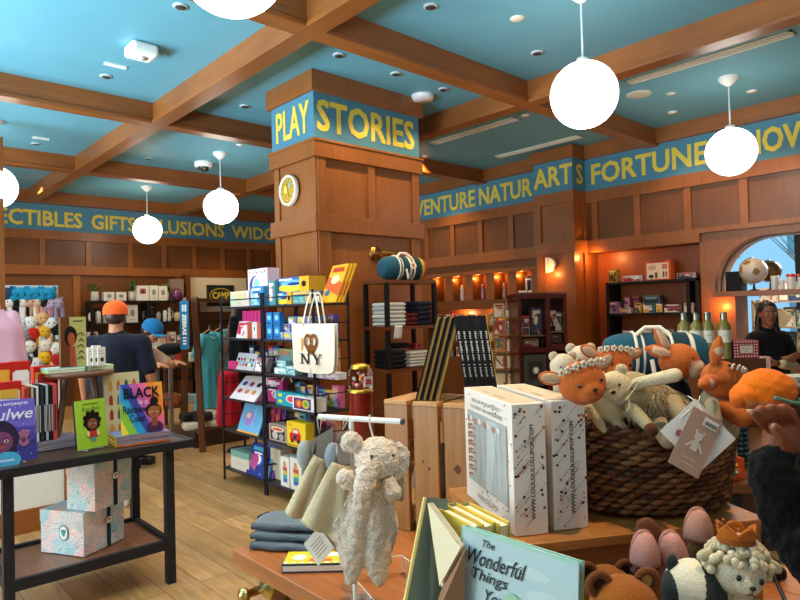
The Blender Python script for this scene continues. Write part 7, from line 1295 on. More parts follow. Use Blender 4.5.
def art_tan(k, W, H_):
    k.rect(W * .45, H_ * .8, W * .92, H_ * .94, S('#e8e2da'), 1)
    for i in range(12): k.rect(W * (.5 + .033 * i), H_ * .82, W * (.51 + .033 * i + .008 * (i % 3)), H_ * .89, S('#1c1818'), 2)
    c = S('#d8cabb'); k.oval(W * .5, H_ * .6, W * .13, H_ * .075, c, 2); [k.oval(W * (.5 + s_ * .11), H_ * .67, W * .05, H_ * .03, c, 2) for s_ in (-1, 1)]; k.poly([(W * .38, H_ * .36), (W * .62, H_ * .36), (W * .56, H_ * .54), (W * .44, H_ * .54)], c, 2); [k.stroke([(W * (.5 + s_ * .08), H_ * .5), (W * (.5 + s_ * .26), H_ * .38)], W * .07, c, 2) for s_ in (-1, 1)]
    k.rect(W * .38, H_ * .66, W * .62, H_ * .675, S('#b49a88'), 3); [k.oval(W * (.5 + s_ * .05), H_ * .6, W * .014, H_ * .008, S('#6a5044'), 3, 8) for s_ in (-1, 1)]; scribble(k, W * .32, H_ * .2, W * .36, H_ * .03, S('#e0d0c4'), 13, 2); k.rect(W * .25, H_ * .12, W * .75, H_ * .135, S('#cbb6a8'), 2)
tagcard([(660, 431), (698, 399), (736, 439), (700, 472)], [1.22, 1.22, 1.2, 1.2], '#ddd6ce', 'white diamond shaped hang tag behind the tan one on the basket', lambda k, W, H_: art_white(k, W, H_), string=((700, 396, 1.25), (699, 400, 1.22)))
tagcard([(690, 404), (724, 424), (698, 479), (668, 462)], [1.205, 1.205, 1.185, 1.185], '#b3917c', 'tan hang tag with a white bear drawing in front of the basket', art_tan, string=((688, 396, 1.27), (697, 402, 1.22)))
# ---------------------------------------------------------------- lower row: bears, slippers, badger, crowned lamb
def sitbear(u, v, d, r, label, col, earside, group=None):
    M = camM(u, v, d, 0, .1); t = thing('plush_bear', label, 'plush toy', (M.translation.x, M.translation.y, FZ + .001), Matrix.Rotation(M.to_euler().z, 4, 'Z'), group); hz = M.translation.z - FZ - .001
    MB().ell((0, .01, hz), (r, r * .9, r * .92), S(col), 24).build('head', 'plush', t); MB().ell((0, -r * .8, hz - r * .25), (r * .4, r * .35, r * .3), S('#c8a070'), 14).build('muzzle', 'plush', t); MB().ell((0, -r * 1.14, hz - r * .18), (r * .12, r * .08, r * .09), S('#1c100c'), 8).build('nose', 'gloss', t)
    for q in (-1, 1):
        e = MB(T(q * r * .72, .01, hz + r * .72)); e.tube([(r * .3 * math.cos(a), 0, r * .3 * math.sin(a)) for a in [i * 2 * PI / 14 for i in range(14)]], r * .12, S('#6a3a1c'), 8, closed=True).ell((0, .004, 0), (r * .27, r * .08, r * .27), S('#a8844a') if q == earside else S('#3a1e10'), 12); e.build('ear', 'plush', t)
        MB().ell((q * r * .4, -r * .82, hz + r * .08), r * .08, S('#120c0a'), 8).build('eye', 'gloss', t)
    MB().capsule((0, .015, hz - r * 1.1), (0, .01, r * .75), r * .72, r * .8, S(col), 18).build('body', 'plush', t)
    for q in (-1, 1): MB().capsule((q * r * .7, 0, hz - r * 1.2), (q * r * 1.0, -r * .3, hz - r * 2.2), r * .26, r * .24, S(col), 12).build('arm', 'plush', t); MB().capsule((q * r * .5, -r * .3, r * .32), (q * r * .7, -r * 1.3, r * .3), r * .3, r * .28, S(col), 12).build('leg', 'plush', t)
sitbear(609, 594, 1.12, .05, 'caramel bear head just right of the balloon book, further back of the two bears', '#8f5420', 0); sitbear(627, 611, .94, .052, 'caramel bear with a cream lined ear at the bottom edge', '#96561f', 1)
def slipper(u, v, d, label, col, inner, tilt=0, back=False, ln=.088, w_=.025):
    M = camM(u, v, d, tilt, PI if back else 0, 0); t = thing('baby_slipper', label, 'slipper', M.translation, M, 'soft baby slippers'); o_ = []
    MB().ell((0, .004, 0), (w_, .007, ln / 2 * 1.15), S(col), 20, pw=.9).build('sole', 'plush', t)
    k = MB(); k.grid(lambda a, b: ((w_ * .98) * math.cos(PI * a) * math.sqrt(max(0, 1 - (b * .98) ** 2)) , -.003 - .026 * math.sin(PI * a) * math.sqrt(max(0, 1 - b * b)), ln * .6 * b - ln * .08), 14, 10, S(col), .002); k.build('upper', 'cloth', t)
    MB().tube([(w_ * .98 * math.cos(PI * a / 10), -.002 - .021 * math.sin(PI * a / 10), -ln * .08) for a in range(11)], .0022, S(inner), 6).build('cuff', 'plush', t); MB().ell((0, -.006, -ln * .33), (w_ * .8, .013, ln * .2), S(inner), 14).build('insole', 'plush', t)
slipper(644, 558, 1.13, 'pink linen baby slipper standing toe up, left of the pair', '#c08a80', '#4a2616', -.05); slipper(673, 558, 1.14, 'pink linen baby slipper standing toe up beside the badger plush', '#c08a80', '#6a4a34', .1)
slipper(652, 543, 1.17, 'brown soled baby slipper seen from its sole behind the pink pair', '#7a4a34', '#3a2014', .3, True); slipper(697, 534, 1.17, 'pink baby slipper against the riser left of the crowned lamb', '#b0806e', '#8a6a4a', -.1)
M = camM(694, 592, 1.0, .15, .0); r = .05; t = thing('plush_badger', 'black and white striped badger plush at the bottom edge', 'plush toy', (M.translation.x, M.translation.y, FZ + .001), Matrix.Rotation(M.to_euler().z, 4, 'Z')); hz = M.translation.z - FZ
o = MB().ell((0, 0, hz), (r, r * .95, r * 1.0), (1, 1, 1), 24).ell((0, -r * .7, hz - r * .35), (r * .45, r * .5, r * .4), (1, 1, 1), 14).build('head', 'plush', t); remesh(o, .0022, 3, lambda p_: S('#d8d0b8') if (-.75 < p_.x / r < -.12 + .25 * (p_.z - hz) / r or p_.x > r * .8 or p_.z < hz - r * .55) else S('#2e3330'))
for q in (-1, 1): MB().ell((q * r * .62, .005, hz + r * .85), (r * .2, r * .12, r * .3), S('#2e3330') if q < 0 else S('#d8d0b8'), 14).build('ear', 'plush', t); MB().ell((q * r * .42, -r * .9, hz + .0), r * .08, S('#0c0c0c'), 8).build('eye', 'gloss', t)
MB().ell((0, -r * 1.2, hz - r * .3), (r * .12, r * .08, r * .1), S('#120e0c'), 8).build('nose', 'gloss', t); MB().capsule((0, .01, hz - r * 1.2), (0, .01, r * .8), r * .6, r * .75, S('#4a4c48'), 16).build('body', 'plush', t)
for q in (-1, 1): MB().capsule((q * r * .6, -.01, hz - r * 1.2), (q * r * .9, -.03, hz - r * 2.2), r * .22, r * .2, S('#2e3330'), 10).build('arm', 'plush', t)
M = camM(738, 572, .98, -.12, .0); r = .040; t = thing('plush_lamb', 'cream lamb plush with woolly curls and an orange felt crown', 'plush toy', (M.translation.x, M.translation.y, FZ + .001), Matrix.Rotation(M.to_euler().z, 4, 'Z') ); hz = M.translation.z - FZ; HM = T(0, 0, hz) @ rotm(0, .2, 0)
o = MB(HM).ell((0, 0, 0), (r, r * .9, r * .95), (1, 1, 1), 24).ell((0, -r * .7, -r * .25), (r * .5, r * .4, r * .38), (1, 1, 1), 14).build('head', 'knit', t); remesh(o, .002, 3, S('#d0c3a6'))
m_ = MB(HM); rr = random.Random(12)
for i in range(240):
    a = rr.random() * 6.283; ph = rr.uniform(-.15, 1.5)
    d_ = Vector((math.cos(ph) * math.cos(a), math.cos(ph) * math.sin(a), math.sin(ph)))
    if d_.y < -.35 and d_.z < .3: continue
    m_.ell(Vector((0, .004, .004)) + Vector((d_.x * r * 1.22, d_.y * r * 1.05, d_.z * r * 1.15)), r * rr.uniform(.14, .19), S(rr.choice(['#cbbd9c', '#d6c9aa', '#bfb08e'])), 8)
m_.ell((0, .01, .008), (r * 1.1, r, r * 1.05), S('#b8a988'), 16); m_.build('curls', 'knit', t)
for q in (-1, 1): MB(HM @ T(q * r * 1.22, .0, r * .5) @ rotm(0, q * .5, 0)).ell((q * r * .18, 0, 0), (r * .34, r * .16, r * .22), S('#c6b896'), 12, M=None).build('ear', 'knit', t); MB(HM).ell((q * r * .44, -r * .86, r * .02), (r * .1, r * .06, r * .12), S('#151018'), 10).build('eye', 'gloss', t)
m_ = MB(HM).ell((0, -r * 1.1, -r * .2), (r * .13, r * .07, r * .09), S('#120e0c'), 10); m_.tube([(0, -r * 1.1, -r * .22), (0, -r * 1.09, -r * .42), (-r * .14, -r * 1.05, -r * .5)], r * .025, S('#120e0c'), 5).tube([(0, -r * 1.09, -r * .42), (r * .14, -r * 1.05, -r * .5)], r * .025, S('#120e0c'), 5); m_.build('nose', 'gloss', t)
CM = HM @ T(-.012, -.002, r * 1.15) @ rotm(0, -.12, 0); k = MB(CM); n_ = 5
k.grid(lambda u, v: ((.024 + .005 * v) * math.cos(u * 2 * PI), (.02 + .004 * v) * math.sin(u * 2 * PI), v * (.012 + .014 * abs(math.cos(u * PI * n_)) ** .8)), 60, 6, S('#b56420'), .003); k.tube([(.025 * math.cos(a), .021 * math.sin(a), .002) for a in [i * 2 * PI / 24 for i in range(24)]], .004, S('#9a5018'), 6, closed=True); k.ell((0, 0, .0), (.023, .019, .01), S('#9a5018'), 14)
for i in range(n_ * 2): a = i * PI / n_; k.ell((.029 * math.cos(a), .024 * math.sin(a), .0255), .0026, S('#a85220'), 8)
k.build('crown', 'plush', t); MB().capsule((0, .01, hz - r * 1.3), (0, .01, r * 1.0), r * .7, r * .9, S('#d0c3a6'), 16).build('body', 'knit', t)
for q in (-1, 1): MB().capsule((q * r * .65, -.005, hz - r * 1.25), (q * r * 1.05, -.03, hz - r * 2.3), r * .24, r * .22, S('#d0c3a6'), 10).build('arm', 'knit', t); MB().tube([(q * r * .4, -r * .62, hz - r * 1.1), (q * r * .42, -r * .78, hz - r * 1.7), (q * r * .4, -r * .85, hz - r * 2.4)], .004, S('#5f7f98'), 6).build('dungaree_strap', 'cloth', t)
MB().capsule((0, .01, hz - r * 2.3), (0, .01, r * .95), r * .82, r * .96, S('#5f7f98'), 16).build('dungarees', 'cloth', t)
# ---------------------------------------------------------------- picture books at the front of the table
B1 = Vector((.868, .795, 0)); zt = 1.15
def wonder(k, w, h):
    k.rect(0, 0, w, h, S('#b4cccf'), 1); k.rect(0, h * .985, w, h, S('#9fd0b8'), 2); k.rect(0, 0, .003, h, S('#86b8b0'), 2)
    for (x, y, a, b_) in ((.75, .72, .14, .05), (.2, .3, .16, .08), (.6, .85, .2, .04)): k.oval(w * x, h * y, w * a, h * b_, S('#bfd4d5'), 2, 20)
    c = S('#2c333a')
    for st, x, y, hh, ww in (('The', .2, .915, .045, .12), ('Wonderful', .05, .79, .1, .52), ('Things', .1, .68, .09, .33), ('You', .23, .585, .075, .18), ('Will Be', .15, .49, .07, .3)):
        k.text(st, w * x, h * y, h * hh, c, w=w * ww, l=4, shear=.3, bold=.0002)
    for (x, y, q) in ((.08, .84, 1), (.14, .73, 1), (.56, .85, -1)): k.stroke([(w * (x + .02 * q * math.cos(a)), h * (y + .02 * math.sin(a))) for a in [i * .5 for i in range(11)]], .0012, c, 4)
    for (x, y, cc) in ((.38, .53, '#e0968a'), (.47, .62, '#9cc8a4'), (.56, .45, '#e8d8a8'), (.6, .5, '#88bfae'), (.7, .4, '#e8b040'), (.76, .5, '#d83a28'), (.86, .52, '#e8923a'), (.72, .58, '#9ab8c0'), (.5, .4, '#7ab88a'), (.84, .38, '#d8583a'), (.6, .36, '#e8c060'), (.42, .4, '#d87a6a')):
        x += .03; k.oval(w * x, h * y, w * .07, h * .075, S(cc), 5, 20); k.stroke([(w * x, h * (y - .07)), (w * (.55 + (x - .55) * .4), h * .12)], .0006, S('#8a8a80'), 4)
    k.oval(w * .55, h * .1, w * .1, h * .06, S('#6a5a4a'), 6)
M = T(B1.x - .03, B1.y, FZ + .016) @ Matrix.Rotation(-PI / 2, 4, 'Z') @ rotm(-.1, 0, 0)
book('picture_book', 'pale blue picture book titled The Wonderful Things You Will Be with balloons', 'book', M.translation, M, .245, .275, .016, S('#a9cbd2'), wonder, S('#7fb0a8'), back=S('#9ac8b8'))
# row of yellow edged books behind it, the first one open
t = thing('picture_book', 'open cream paged book with a grey green inner cover, left end of the book row', 'book', atd(440, 600, 1.2)); Ti = T(*[-q for q in t.location])
slab([atd(424, 497, 1.27), atd(402, 612, 1.2), atd(452, 612, 1.22), atd(447, 499, 1.29)], .004, S('#66776f'), MB(Ti)).build('cover', 'paper', t)
slab([atd(423, 497, 1.268), atd(401, 612, 1.198), atd(403.5, 612, 1.2), atd(425.5, 497, 1.27)], .006, S('#d8d08a'), MB(Ti)).build('cover_edge', 'paper', t)
for i in range(5):
    a = i / 4; slab([atd(428 + 5 * a, 503 - 1 * a, 1.26 + .01 * a), atd(440 + 8 * a, 586 + 6 * a, 1.16 + .02 * a), atd(461 + 4 * a, 548 - 3 * a, 1.13 + .02 * a)], .0012, S(['#e2d3b0', '#e8dcc0', '#e9ddc4', '#e4d6b6', '#e8dec6'][i]), MB(Ti)).build('page', 'paper', t)
slab([atd(441, 590, 1.17), atd(425, 640, 1.14), atd(462, 640, 1.14), atd(465, 548, 1.14)], .02, S('#8f6a50'), MB(Ti)).build('shaded_page_block', 'paper', t)  # brown tint paints the shade on these cream pages into their colour
for i, (f, n_) in enumerate((((431, 497), (470, 527)), ((445, 497.5), (483, 531)), ((458.5, 497), (499, 540)))):
    F = atd(*f, 1.3); N_ = atd(n_[0], n_[1], 1.17); F.z = N_.z = zt - .002 * i; dr_ = (N_ - F); ln = dr_.length; rz = math.atan2(-dr_.y, -dr_.x)
    tt = thing('picture_book', 'yellow edged picture book standing in the row behind the balloon book, %s' % ['left one', 'middle one', 'right one'][i], 'book', (N_.x, N_.y, FZ + .001), rz, 'yellow edged books'); hh = zt - FZ - .002
    MB().box(0, ln, -.003, 0, 0, hh, S('#d8b84a')).box(0, ln, -.026, -.023, 0, hh, S('#d8b84a')).box(ln - .003, ln, -.026, 0, 0, hh, S('#8a9468')).build('cover', 'paper', tt); MB().box(.003, ln - .004, -.0225, -.0035, .004, hh - .006, S('#eadfc0')).build('pages', 'paper', tt)
# ---------------------------------------------------------------- hanging rack with blanket toys
ra, rb_ = atd(319, 416.5, 1.52), atd(401, 411, 1.42); rb_.z = ra.z; rm = atd(351, 414, 1.48); bx = Vector((rm.x, rm.y, FZ + .02))
t = thing('hanging_rack', 'white tube display arm on a slim post with soft blankets hung on it', 'rack', (rm.x, rm.y, FZ + .001)); O = T(-rm.x, -rm.y, -FZ - .001)
MB(O).tube([ra, rb_], .0065, S('#e6e6e2'), 14).build('arm', 'plastic', t); MB(O).tube([rb_, rb_ + (rb_ - ra).normalized() * .006], .0072, S('#2a2a2c'), 12).build('end_cap', 'plastic', t)
MB(O).tube([(rm.x, rm.y, ra.z), (rm.x, rm.y, FZ + .012)], .006, S('#e2e2de'), 12).build('post', 'plastic', t); MB(O).box(rm.x - .06, rm.x + .06, rm.y - .05, rm.y + .05, FZ + .001, FZ + .009, S('#ffffff')).build('base', 'glass', t)
def Lf(u, v, d=1.45): return atd(u, v, d)
# elephant
M = camM(374, 470, 1.42); Mi = M.inverted(); t = thing('elephant_blanket', 'fluffy beige elephant comfort blanket hanging from the white rack', 'plush toy', M.translation, M); FU = S('#dccbb9'); SC = 1.42 / FPX
def q(u, v, y=0): return Vector(((u - 374) * SC, y, -(v - 470) * SC))
o = MB().ell(q(378, 459), (.052, .045, .05), FU, 28).capsule(q(370, 462, -.03), q(364, 482, -.058), .028, .021, FU, 18).capsule(q(364, 482, -.058), q(362, 497, -.052), .021, .0185, FU, 16).build('head', 'fur', t); remesh(o, .0022, 3, FU); displace(o, .004, 70, .0025, 190)
o = MB().ell(q(353, 441, -.012), (.026, .013, .025), FU, 20).build('ear', 'fur', t); remesh(o, .0025, 1, FU); displace(o, .0035, 80, .002, 200)
o = MB(T(*q(395, 462, 0)) @ rotm(.0, .35, -.2)).ell((0, 0, 0), (.034, .012, .045), FU, 20).build('ear', 'fur', t); remesh(o, .0025, 1, FU); displace(o, .0035, 80, .002, 200)
o = MB(T(*q(397, 481, .002)) @ rotm(0, -.15, 0)).ell((0, 0, 0), (.015, .006, .05), S('#a89a86'), 16).build('ear_lining', 'fur', t)
MB().ell(q(373, 452, -.045), .0038, S('#2a1c14'), 10).build('eye', 'gloss', t); MB().ell(q(394, 453, -.03), .0035, S('#2a1c14'), 10).build('eye', 'gloss', t)
for (a, b) in (((356, 480), (347, 474)), ((388, 482), (392, 489))):
    o = MB().capsule(q(*a, -.02), q(*b, -.03), .019, .021, FU, 16).build('paw', 'fur', t); remesh(o, .0025, 2, FU); displace(o, .004, 70, .002, 190)
def drape(u, v):
    top = (352 + 36 * u, 486); L_ = [(0, 531), (.22, 577), (.3, 574), (.48, 560), (.66, 580), (.74, 577), (1, 530)]
    for (a, za), (b, zb) in zip(L_, L_[1:]):
        if a <= u <= b + 1e-6: bot = za + (zb - za) * (u - a) / (b - a); break
    xb = 333 + 64 * u; s_ = min(1, v * 1.3); x = top[0] * (1 - s_) + xb * s_; y = top[1] + (bot - top[1]) * v
    if u < .22: x += (1 - u / .22) * 0
    p_ = q(x, y); f = .006 * math.sin(u * 15 + 1.2 * v) * (.3 + v) - .012 - .014 * math.sin(PI * u); return (p_.x, f + .004 * noise.noise(p_ * 60), p_.z)
o = MB().grid(drape, 60, 50, FU, .007).build('blanket', 'fur', t); displace(o, .0022, 120, .002, 260)
MB().tube([q(371, 415, .0), q(371, 425, .0), q(374, 440, .01)], .002, S('#e8e4dc'), 6).build('loop', 'cloth', t)
# two cream blankets with cards
def lovey(u0, d, label, cardpts, capx, drapepts, headpx):
    M = camM(u0, 470, d); Mi = M.inverted(); t = thing('comfort_blanket', label, 'plush toy', M.translation, M, 'cream comfort blankets on the rack'); W2 = lambda u, v, dd=0: Mi @ atd(u, v, d + dd)
    slab([W2(*p) for p in cardpts], .0012, S('#8f8478'), MB()).build('backing_card', 'paper', t)
    c = [W2(*p) for p in cardpts]; k = MB(); e = .18; slab([c[0] * (1 - e) + c[2] * e + Vector((0, -.0015, 0)), c[0] * .72 + c[3] * .25 + c[1] * .03 + Vector((0, -.0015, 0)), c[0] * .6 + c[3] * .25 + c[1] * .15 + Vector((0, -.0015, 0)), c[0] * .7 + c[1] * .25 + c[3] * .05 + Vector((0, -.0015, 0))], .0006, S('#2c2826'), k).build('card_print', 'paper', t)
    for (u, v, rx, rz, cc) in headpx: MB().ell(W2(u, v, .03), (rx, .018, rz), S(cc), 16, nz=.05).build('plush_head', 'plush', t)
    P = [W2(*p) for p in drapepts]
    def f(a, b):
        top = P[0].lerp(P[1], a); bot = P[3].lerp(P[2], a); p_ = top.lerp(bot, b); tip = .02 * (1 - abs(2 * a - 1)) * b; return (p_.x, p_.y - .012 * math.sin(a * 9) * b - .008 * math.sin(PI * a) , p_.z - tip * .0)
    o = MB().grid(f, 26, 26, S('#cfc09c'), .006).build('blanket', 'plush', t); displace(o, .0015, 150)
    MB().tube([W2(capx - 2, 417, .0), c[0] * .6 + c[1] * .4 + Vector((0, 0, .002)), W2(capx + 3, 417, .0)], .0015, S('#d8cfc0'), 5).build('string', 'cloth', t)
lovey(318, 1.5, 'cream comfort blanket with a tall taupe card, left end of the white rack', [(310, 441), (333, 427), (333, 489), (319, 497)], 319, [(315, 455, .0), (327, 460, .01), (311, 524, .0), (287, 512, .0)], ((305, 455, .02, .036, '#a5aaa8'), (325, 446, .02, .03, '#2c2c30'), (321, 462, .016, .03, '#a59a88')))
lovey(340, 1.44, 'cream comfort blanket beside the elephant on the white rack', [(337, 434), (350, 429), (350, 463), (338, 471)], 346, [(333, 462, .0), (348, 466, .01), (350, 548, -.01), (303, 521, .0)], ((333, 457, .02, .034, '#8f9aa4'), (340, 452, .014, .02, '#b8bcc0')))
# white care tags, jeans, booklets, clear stand
def flat(name, label, cat, px, z, th, col, kind='paper', art=None, ry=0):
    P = [atz(u, v, z) for u, v in px]; c = sum(P, Vector()) / 4; m_ = MB(T(-c.x, -c.y, -z)); slab([p for p in P], -th, S(col), m_); return local(m_, name, kind, label, cat, (c.x, c.y, z))
jp = atz(262, 548, FZ)
for i in range(3):
    c = atz(296, 545 - i * 3, FZ); m_ = MB(); w_, d_ = .1, .065
    m_.grid(lambda u, v: ((u - .5) * .21 * (1 - .03 * i), (v - .5) * .13 + .005 * math.sin(u * 8), .016 + .006 * math.sin(u * 5 + i) * math.sin(v * 4)), 18, 10, S('#68757f'), .014); m_.tube([(-.105 + .21 * j / 12, -.066 + .004 * math.sin(j), .009) for j in range(13)], .009, S('#56646f'), 8)
    m_.grid(lambda u, v: (-.105 + .008 * math.sin(v * 9), (v - .5) * .13, .004 + .014 * u), 4, 8, S('#40566e'))
    if i == 2: m_.tube([(.0, -.02, .021), (.05, -.02, .022), (.05, .03, .022), (0, .03, .021)], .001, S('#8a9aa8'), 4)
    local(m_, 'folded_jeans', 'cloth', 'grey blue folded denim garment by the table corner, %s of three' % ['bottom', 'middle', 'top'][i], 'folded clothing', (c.x, c.y + .02, FZ + .002 + i * .021), -.95 + .03 * i, 'folded denim by the table corner')
c = atz(318, 566, FZ)
m_ = MB().box(-.09, .09, -.045, .045, 0, .022, S('#2c3a50')).box(-.088, .088, -.0455, -.045, .004, .018, S('#d8d4cc')); k = m_.at(T(0, 0, .0225)); k.layer = .0006; k.rect(-.088, -.043, .088, .043, S('#c8c028'), 1); k.oval(-.05, 0, .02, .02, S('#d8d8d0'), 2); k.rect(-.02, -.03, .04, -.01, S('#d86a3a'), 2); k.rect(.0, .005, .07, .03, S('#e8e8e0'), 2)
for i in range(8): k.oval(-.08 + .022 * i, -.038, .006, .006, S('#e8e8e0'), 3, 8)
local(m_, 'fabric_book', 'paper', 'yellow covered soft book lying beside the folded denim', 'book', (c.x, c.y, FZ + .001), -.75)
tagcard([(300, 548), (318, 532), (334, 548), (318, 566)], [1.5, 1.5, 1.46, 1.46], '#c9c0b2', 'white care tag dangling under the left comfort blanket', lambda k, W, H_: [k.rect(W * .2, H_ * y, W * .8, H_ * (y + .04), S('#8a8278'), 1) for y in (.2, .32, .44, .56, .68)], string=((322, 515, 1.5), (318, 530, 1.5)))
tagcard([(322, 527), (331, 520), (345, 545), (336, 552)], [1.5, 1.5, 1.48, 1.48], '#d6cfc2', 'narrow white washing label hanging below the blanket beside the elephant', lambda k, W, H_: [k.rect(W * .2, H_ * y, W * .8, H_ * (y + .05), S('#8a8278'), 1) for y in (.3, .5, .7)])
a_, b_, c_, d_ = atz(345, 585, FZ), atz(402, 573, FZ), atz(425, 590, FZ), atz(390, 640, FZ)
t = thing('acrylic_stand', 'clear acrylic display box under the hanging elephant', 'display stand', (a_.x, a_.y, FZ + .001)); m_ = MB(T(-a_.x, -a_.y, -FZ))
PT = [a_, b_, c_, d_]; hh = .045
m_.box(0, 0, 0, 0, 0, 0, WHITE) if False else None
for P1, P2 in zip(PT, PT[1:] + PT[:1]): slab([P1, P2, P2 + Vector((0, 0, hh)), P1 + Vector((0, 0, hh))], .002, (1, 1, 1), m_)
m_.build('walls', 'glass', t); m_ = MB(T(-a_.x, -a_.y, -FZ))
for P1, P2 in zip(PT, PT[1:] + PT[:1]): m_.tube([P1 + Vector((0, 0, hh)), P2 + Vector((0, 0, hh))], .0011, S('#d8dcdc'), 6).tube([P1, P1 + Vector((0, 0, hh))], .0009, S('#c8cccc'), 6)
m_.build('polished_edges', 'gloss', t)
# ================================================================ BEHIND THE BASKET: second table with bags, bottles
tz2 = .9; a_ = atd(742, 489, 2.25)
fx = Vector((C_R.x, C_R.y, 0)).normalized(); fy = Vector((C_F.x, C_F.y, 0)).normalized(); rz2 = math.atan2(fx.y, fx.x); O2 = Vector((a_.x, a_.y, 0)) - fx * .02
t = thing('display_table', 'dark legged side table behind the basket at right', 'table', O2, rz2); MB().box(-.65, .8, 0, 1.3, tz2 - .035, tz2, S('#6a3c1e')).build('tabletop', 'wood_x', t, bevel=.003)
for x in (-.63, .0, .77):
    for y in (.02, 1.25): MB().box(x, x + .03, y, y + .03, 0, tz2 - .035, IRON).build('leg', 'iron', t)
def P2(l, f, z): return O2 + fx * l + fy * f + Vector((0, 0, z))
local(MB().box(-.2, .2, 0, .2, 0, .375, S('#15110f')), 'storage_box', 'paint', 'black crate under the duffel bag behind the basket', 'crate', P2(-.36, .03, tz2 + .001), rz2)
dfl = atd(655, 383, 2.32); duffel((dfl.x, dfl.y, tz2 + .378), rz2 - .15, 'teal duffel bag with white straps lying behind the orange hare', .95, plain=True)
one(MB(T(*P2(-.2, .16, tz2 + .37)) @ Matrix.Rotation(rz2, 4, 'Z')).grid(lambda u, v: ((u - .5) * .3, (v - .5) * .14, .0 + .02 * math.sin(u * 9) + .03 * v), 14, 8, S('#27505a'), .01), 'folded_blanket', 'cloth', 'dark teal blanket draped beside the duffel bag', 'blanket')
# crate with bottles
bz = atd(713, 359, 3.3).z; cl_ = atd(698, 380, 3.28); zc2 = bz - tz2 - .003
t = thing('wooden_crate', 'brown wooden crate under the green bottles', 'crate', (cl_.x, cl_.y, tz2 + .001), rz2); MB().box(0, .36, 0, .24, 0, zc2, S('#5f3216')).build('crate_body', 'wood_x', t, bevel=.003); MB().box(.165, .18, -.004, 0, .02, zc2 - .01, S('#4a2610')).build('joint', 'wood_z', t)
e2 = T(cl_.x, cl_.y, bz) @ Matrix.Rotation(rz2, 4, 'Z')
for i, (u, f) in enumerate(((696, .12), (703.5, .06), (714, .05), (721.5, .13), (729.5, .04))):
    x = (u - 698) / FPX * 3.3; p = e2 @ Vector((x + .0, f, 0)); tt = thing('bottle', 'olive green bottle with a white label on the wooden crate, %s from the left' % ['first', 'second', 'third', 'fourth', 'fifth'][i], 'bottle', p, rz2 - .3, 'green bottles on the crate'); r = .033
    MB().lathe([(r, 0), (r, .16), (r * .9, .18), (r * .45, .2), (r * .42, .21)], S('#7d7434'), 20).build('glass_body', 'gloss', tt); MB().lathe([(r * 1.01, .085), (r * 1.01, .15)], S('#d8d2c0'), 20).build('label', 'paper', tt); MB().lathe([(r * .5, .205), (r * .52, .24), (r * .48, .244), (0, .244)], S('#8a8c80'), 16).build('cap', 'metal', tt)
    k = MB(frame((0, -r * 1.03, .1), (1, 0, 0), (0, -1, 0))); scribble(k, -.016, .022, .03, .005, S('#4a4638'), 9); k.build('label_print', 'paper', tt)
p = e2 @ Vector((.2, .02, 0)); m_ = MB().box(0, .135, 0, .08, 0, .092, S('#a8202c')); k = m_.at(FRONT)
for i in range(9):
    for j in range(6): k.poly([(.0075 + i * .015, .002 + j * .0155), (.0135 + i * .0145, .0095 + j * .015), (.0075 + i * .0145, .0155 + j * .015), (.0015 + i * .0145, .0095 + j * .015)], S('#e0c8c0'), 1)
k.rect(.03, .022, .105, .07, S('#a8202c'), 2); k.rect(.034, .026, .101, .066, S('#e0cdb8'), 3); scribble(k, .045, .047, .044, .005, S('#6a3a3a'), 10, 4); k.oval(.0675, .036, .004, .003, S('#6a3a3a'), 4, 8)
local(m_, 'gift_box', 'paper', 'red and cream patterned box beside the green bottles', 'box', p, rz2)
# small goods on the near edge of the side table
p = P2(.0, .12, tz2 + .001); bc_ = atd(748, 452, 2.5)
m_ = MB(); rr = random.Random(1)
for j in range(9):
    for i in range(9): m_.ell((i * .024, 0, .012 + j * .02), (.013, .01, .009), S('#1c3440' if (i + j) % 2 else '#2a4a58'), 6)
m_.box(-.005, .2, .008, .16, 0, .19, S('#16242c')); local(m_, 'woven_basket', 'wicker', 'dark blue woven basket on the side table behind the orange toy', 'basket', P2(-.03, .22, tz2 + .001), rz2)
m_ = MB().rbox(-.04, .04, -.03, .03, 0, .065, S('#d8d0b0'), .012); k = m_.at(frame((0, -.0305, 0), (1, 0, 0), (0, -1, 0))); [k.oval(s_ * .016, .035, .006, .007, S('#1a1612'), 1, 10) for s_ in (-1, 1)]; k.oval(0, .022, .005, .003, S('#1a1612'), 1, 8); local(m_, 'plush_cube', 'plush', 'cream cube toy with a dotted face on the side table', 'plush toy', P2(.01, .1, tz2 + .075), rz2)
m_ = MB().box(-.06, .06, -.03, .04, 0, .072, S('#b8481c')); local(m_, 'toy_box', 'paper', 'orange box under the cream cube toy', 'box', P2(.01, .1, tz2 + .001), rz2)
t = thing('plush_penguin', 'yellow orange and green plush bird on the front edge of the side table', 'plush toy', P2(.0, .04, tz2 + .001), rz2); MB().ell((0, 0, .03), (.035, .025, .032), S('#c8641c'), 14).build('body', 'plush', t); MB().ell((0, -.012, .035), (.022, .016, .016), S('#2a7a6a'), 12).build('face', 'plush', t); MB().ell((0, .0, .058), (.03, .022, .012), S('#d8a020'), 12).build('hood', 'plush', t)
for s_ in (-1, 1): MB().ell((s_ * .01, -.027, .038), .004, S('#e8e8e0'), 8).build('eye', 'gloss', t)
for i in range(4):
    m_ = MB().box(0, .07, 0, .05, 0, .05, S(['#c8bfae', '#b8b8b8', '#a83a2c', '#d8c8a0'][i])); k = m_.at(FRONT); rart(k, .07, .05, 700 + i, ['#e8e0d0', '#3a3a4a', '#a8483c']); local(m_, 'small_box', 'paper', '%s little box at the right of the side table' % ['cream', 'silver', 'red', 'straw'][i], 'box', P2(.14 + .09 * i, .1 + .05 * (i % 2), tz2 + .001), rz2, 'little boxes on the side table')
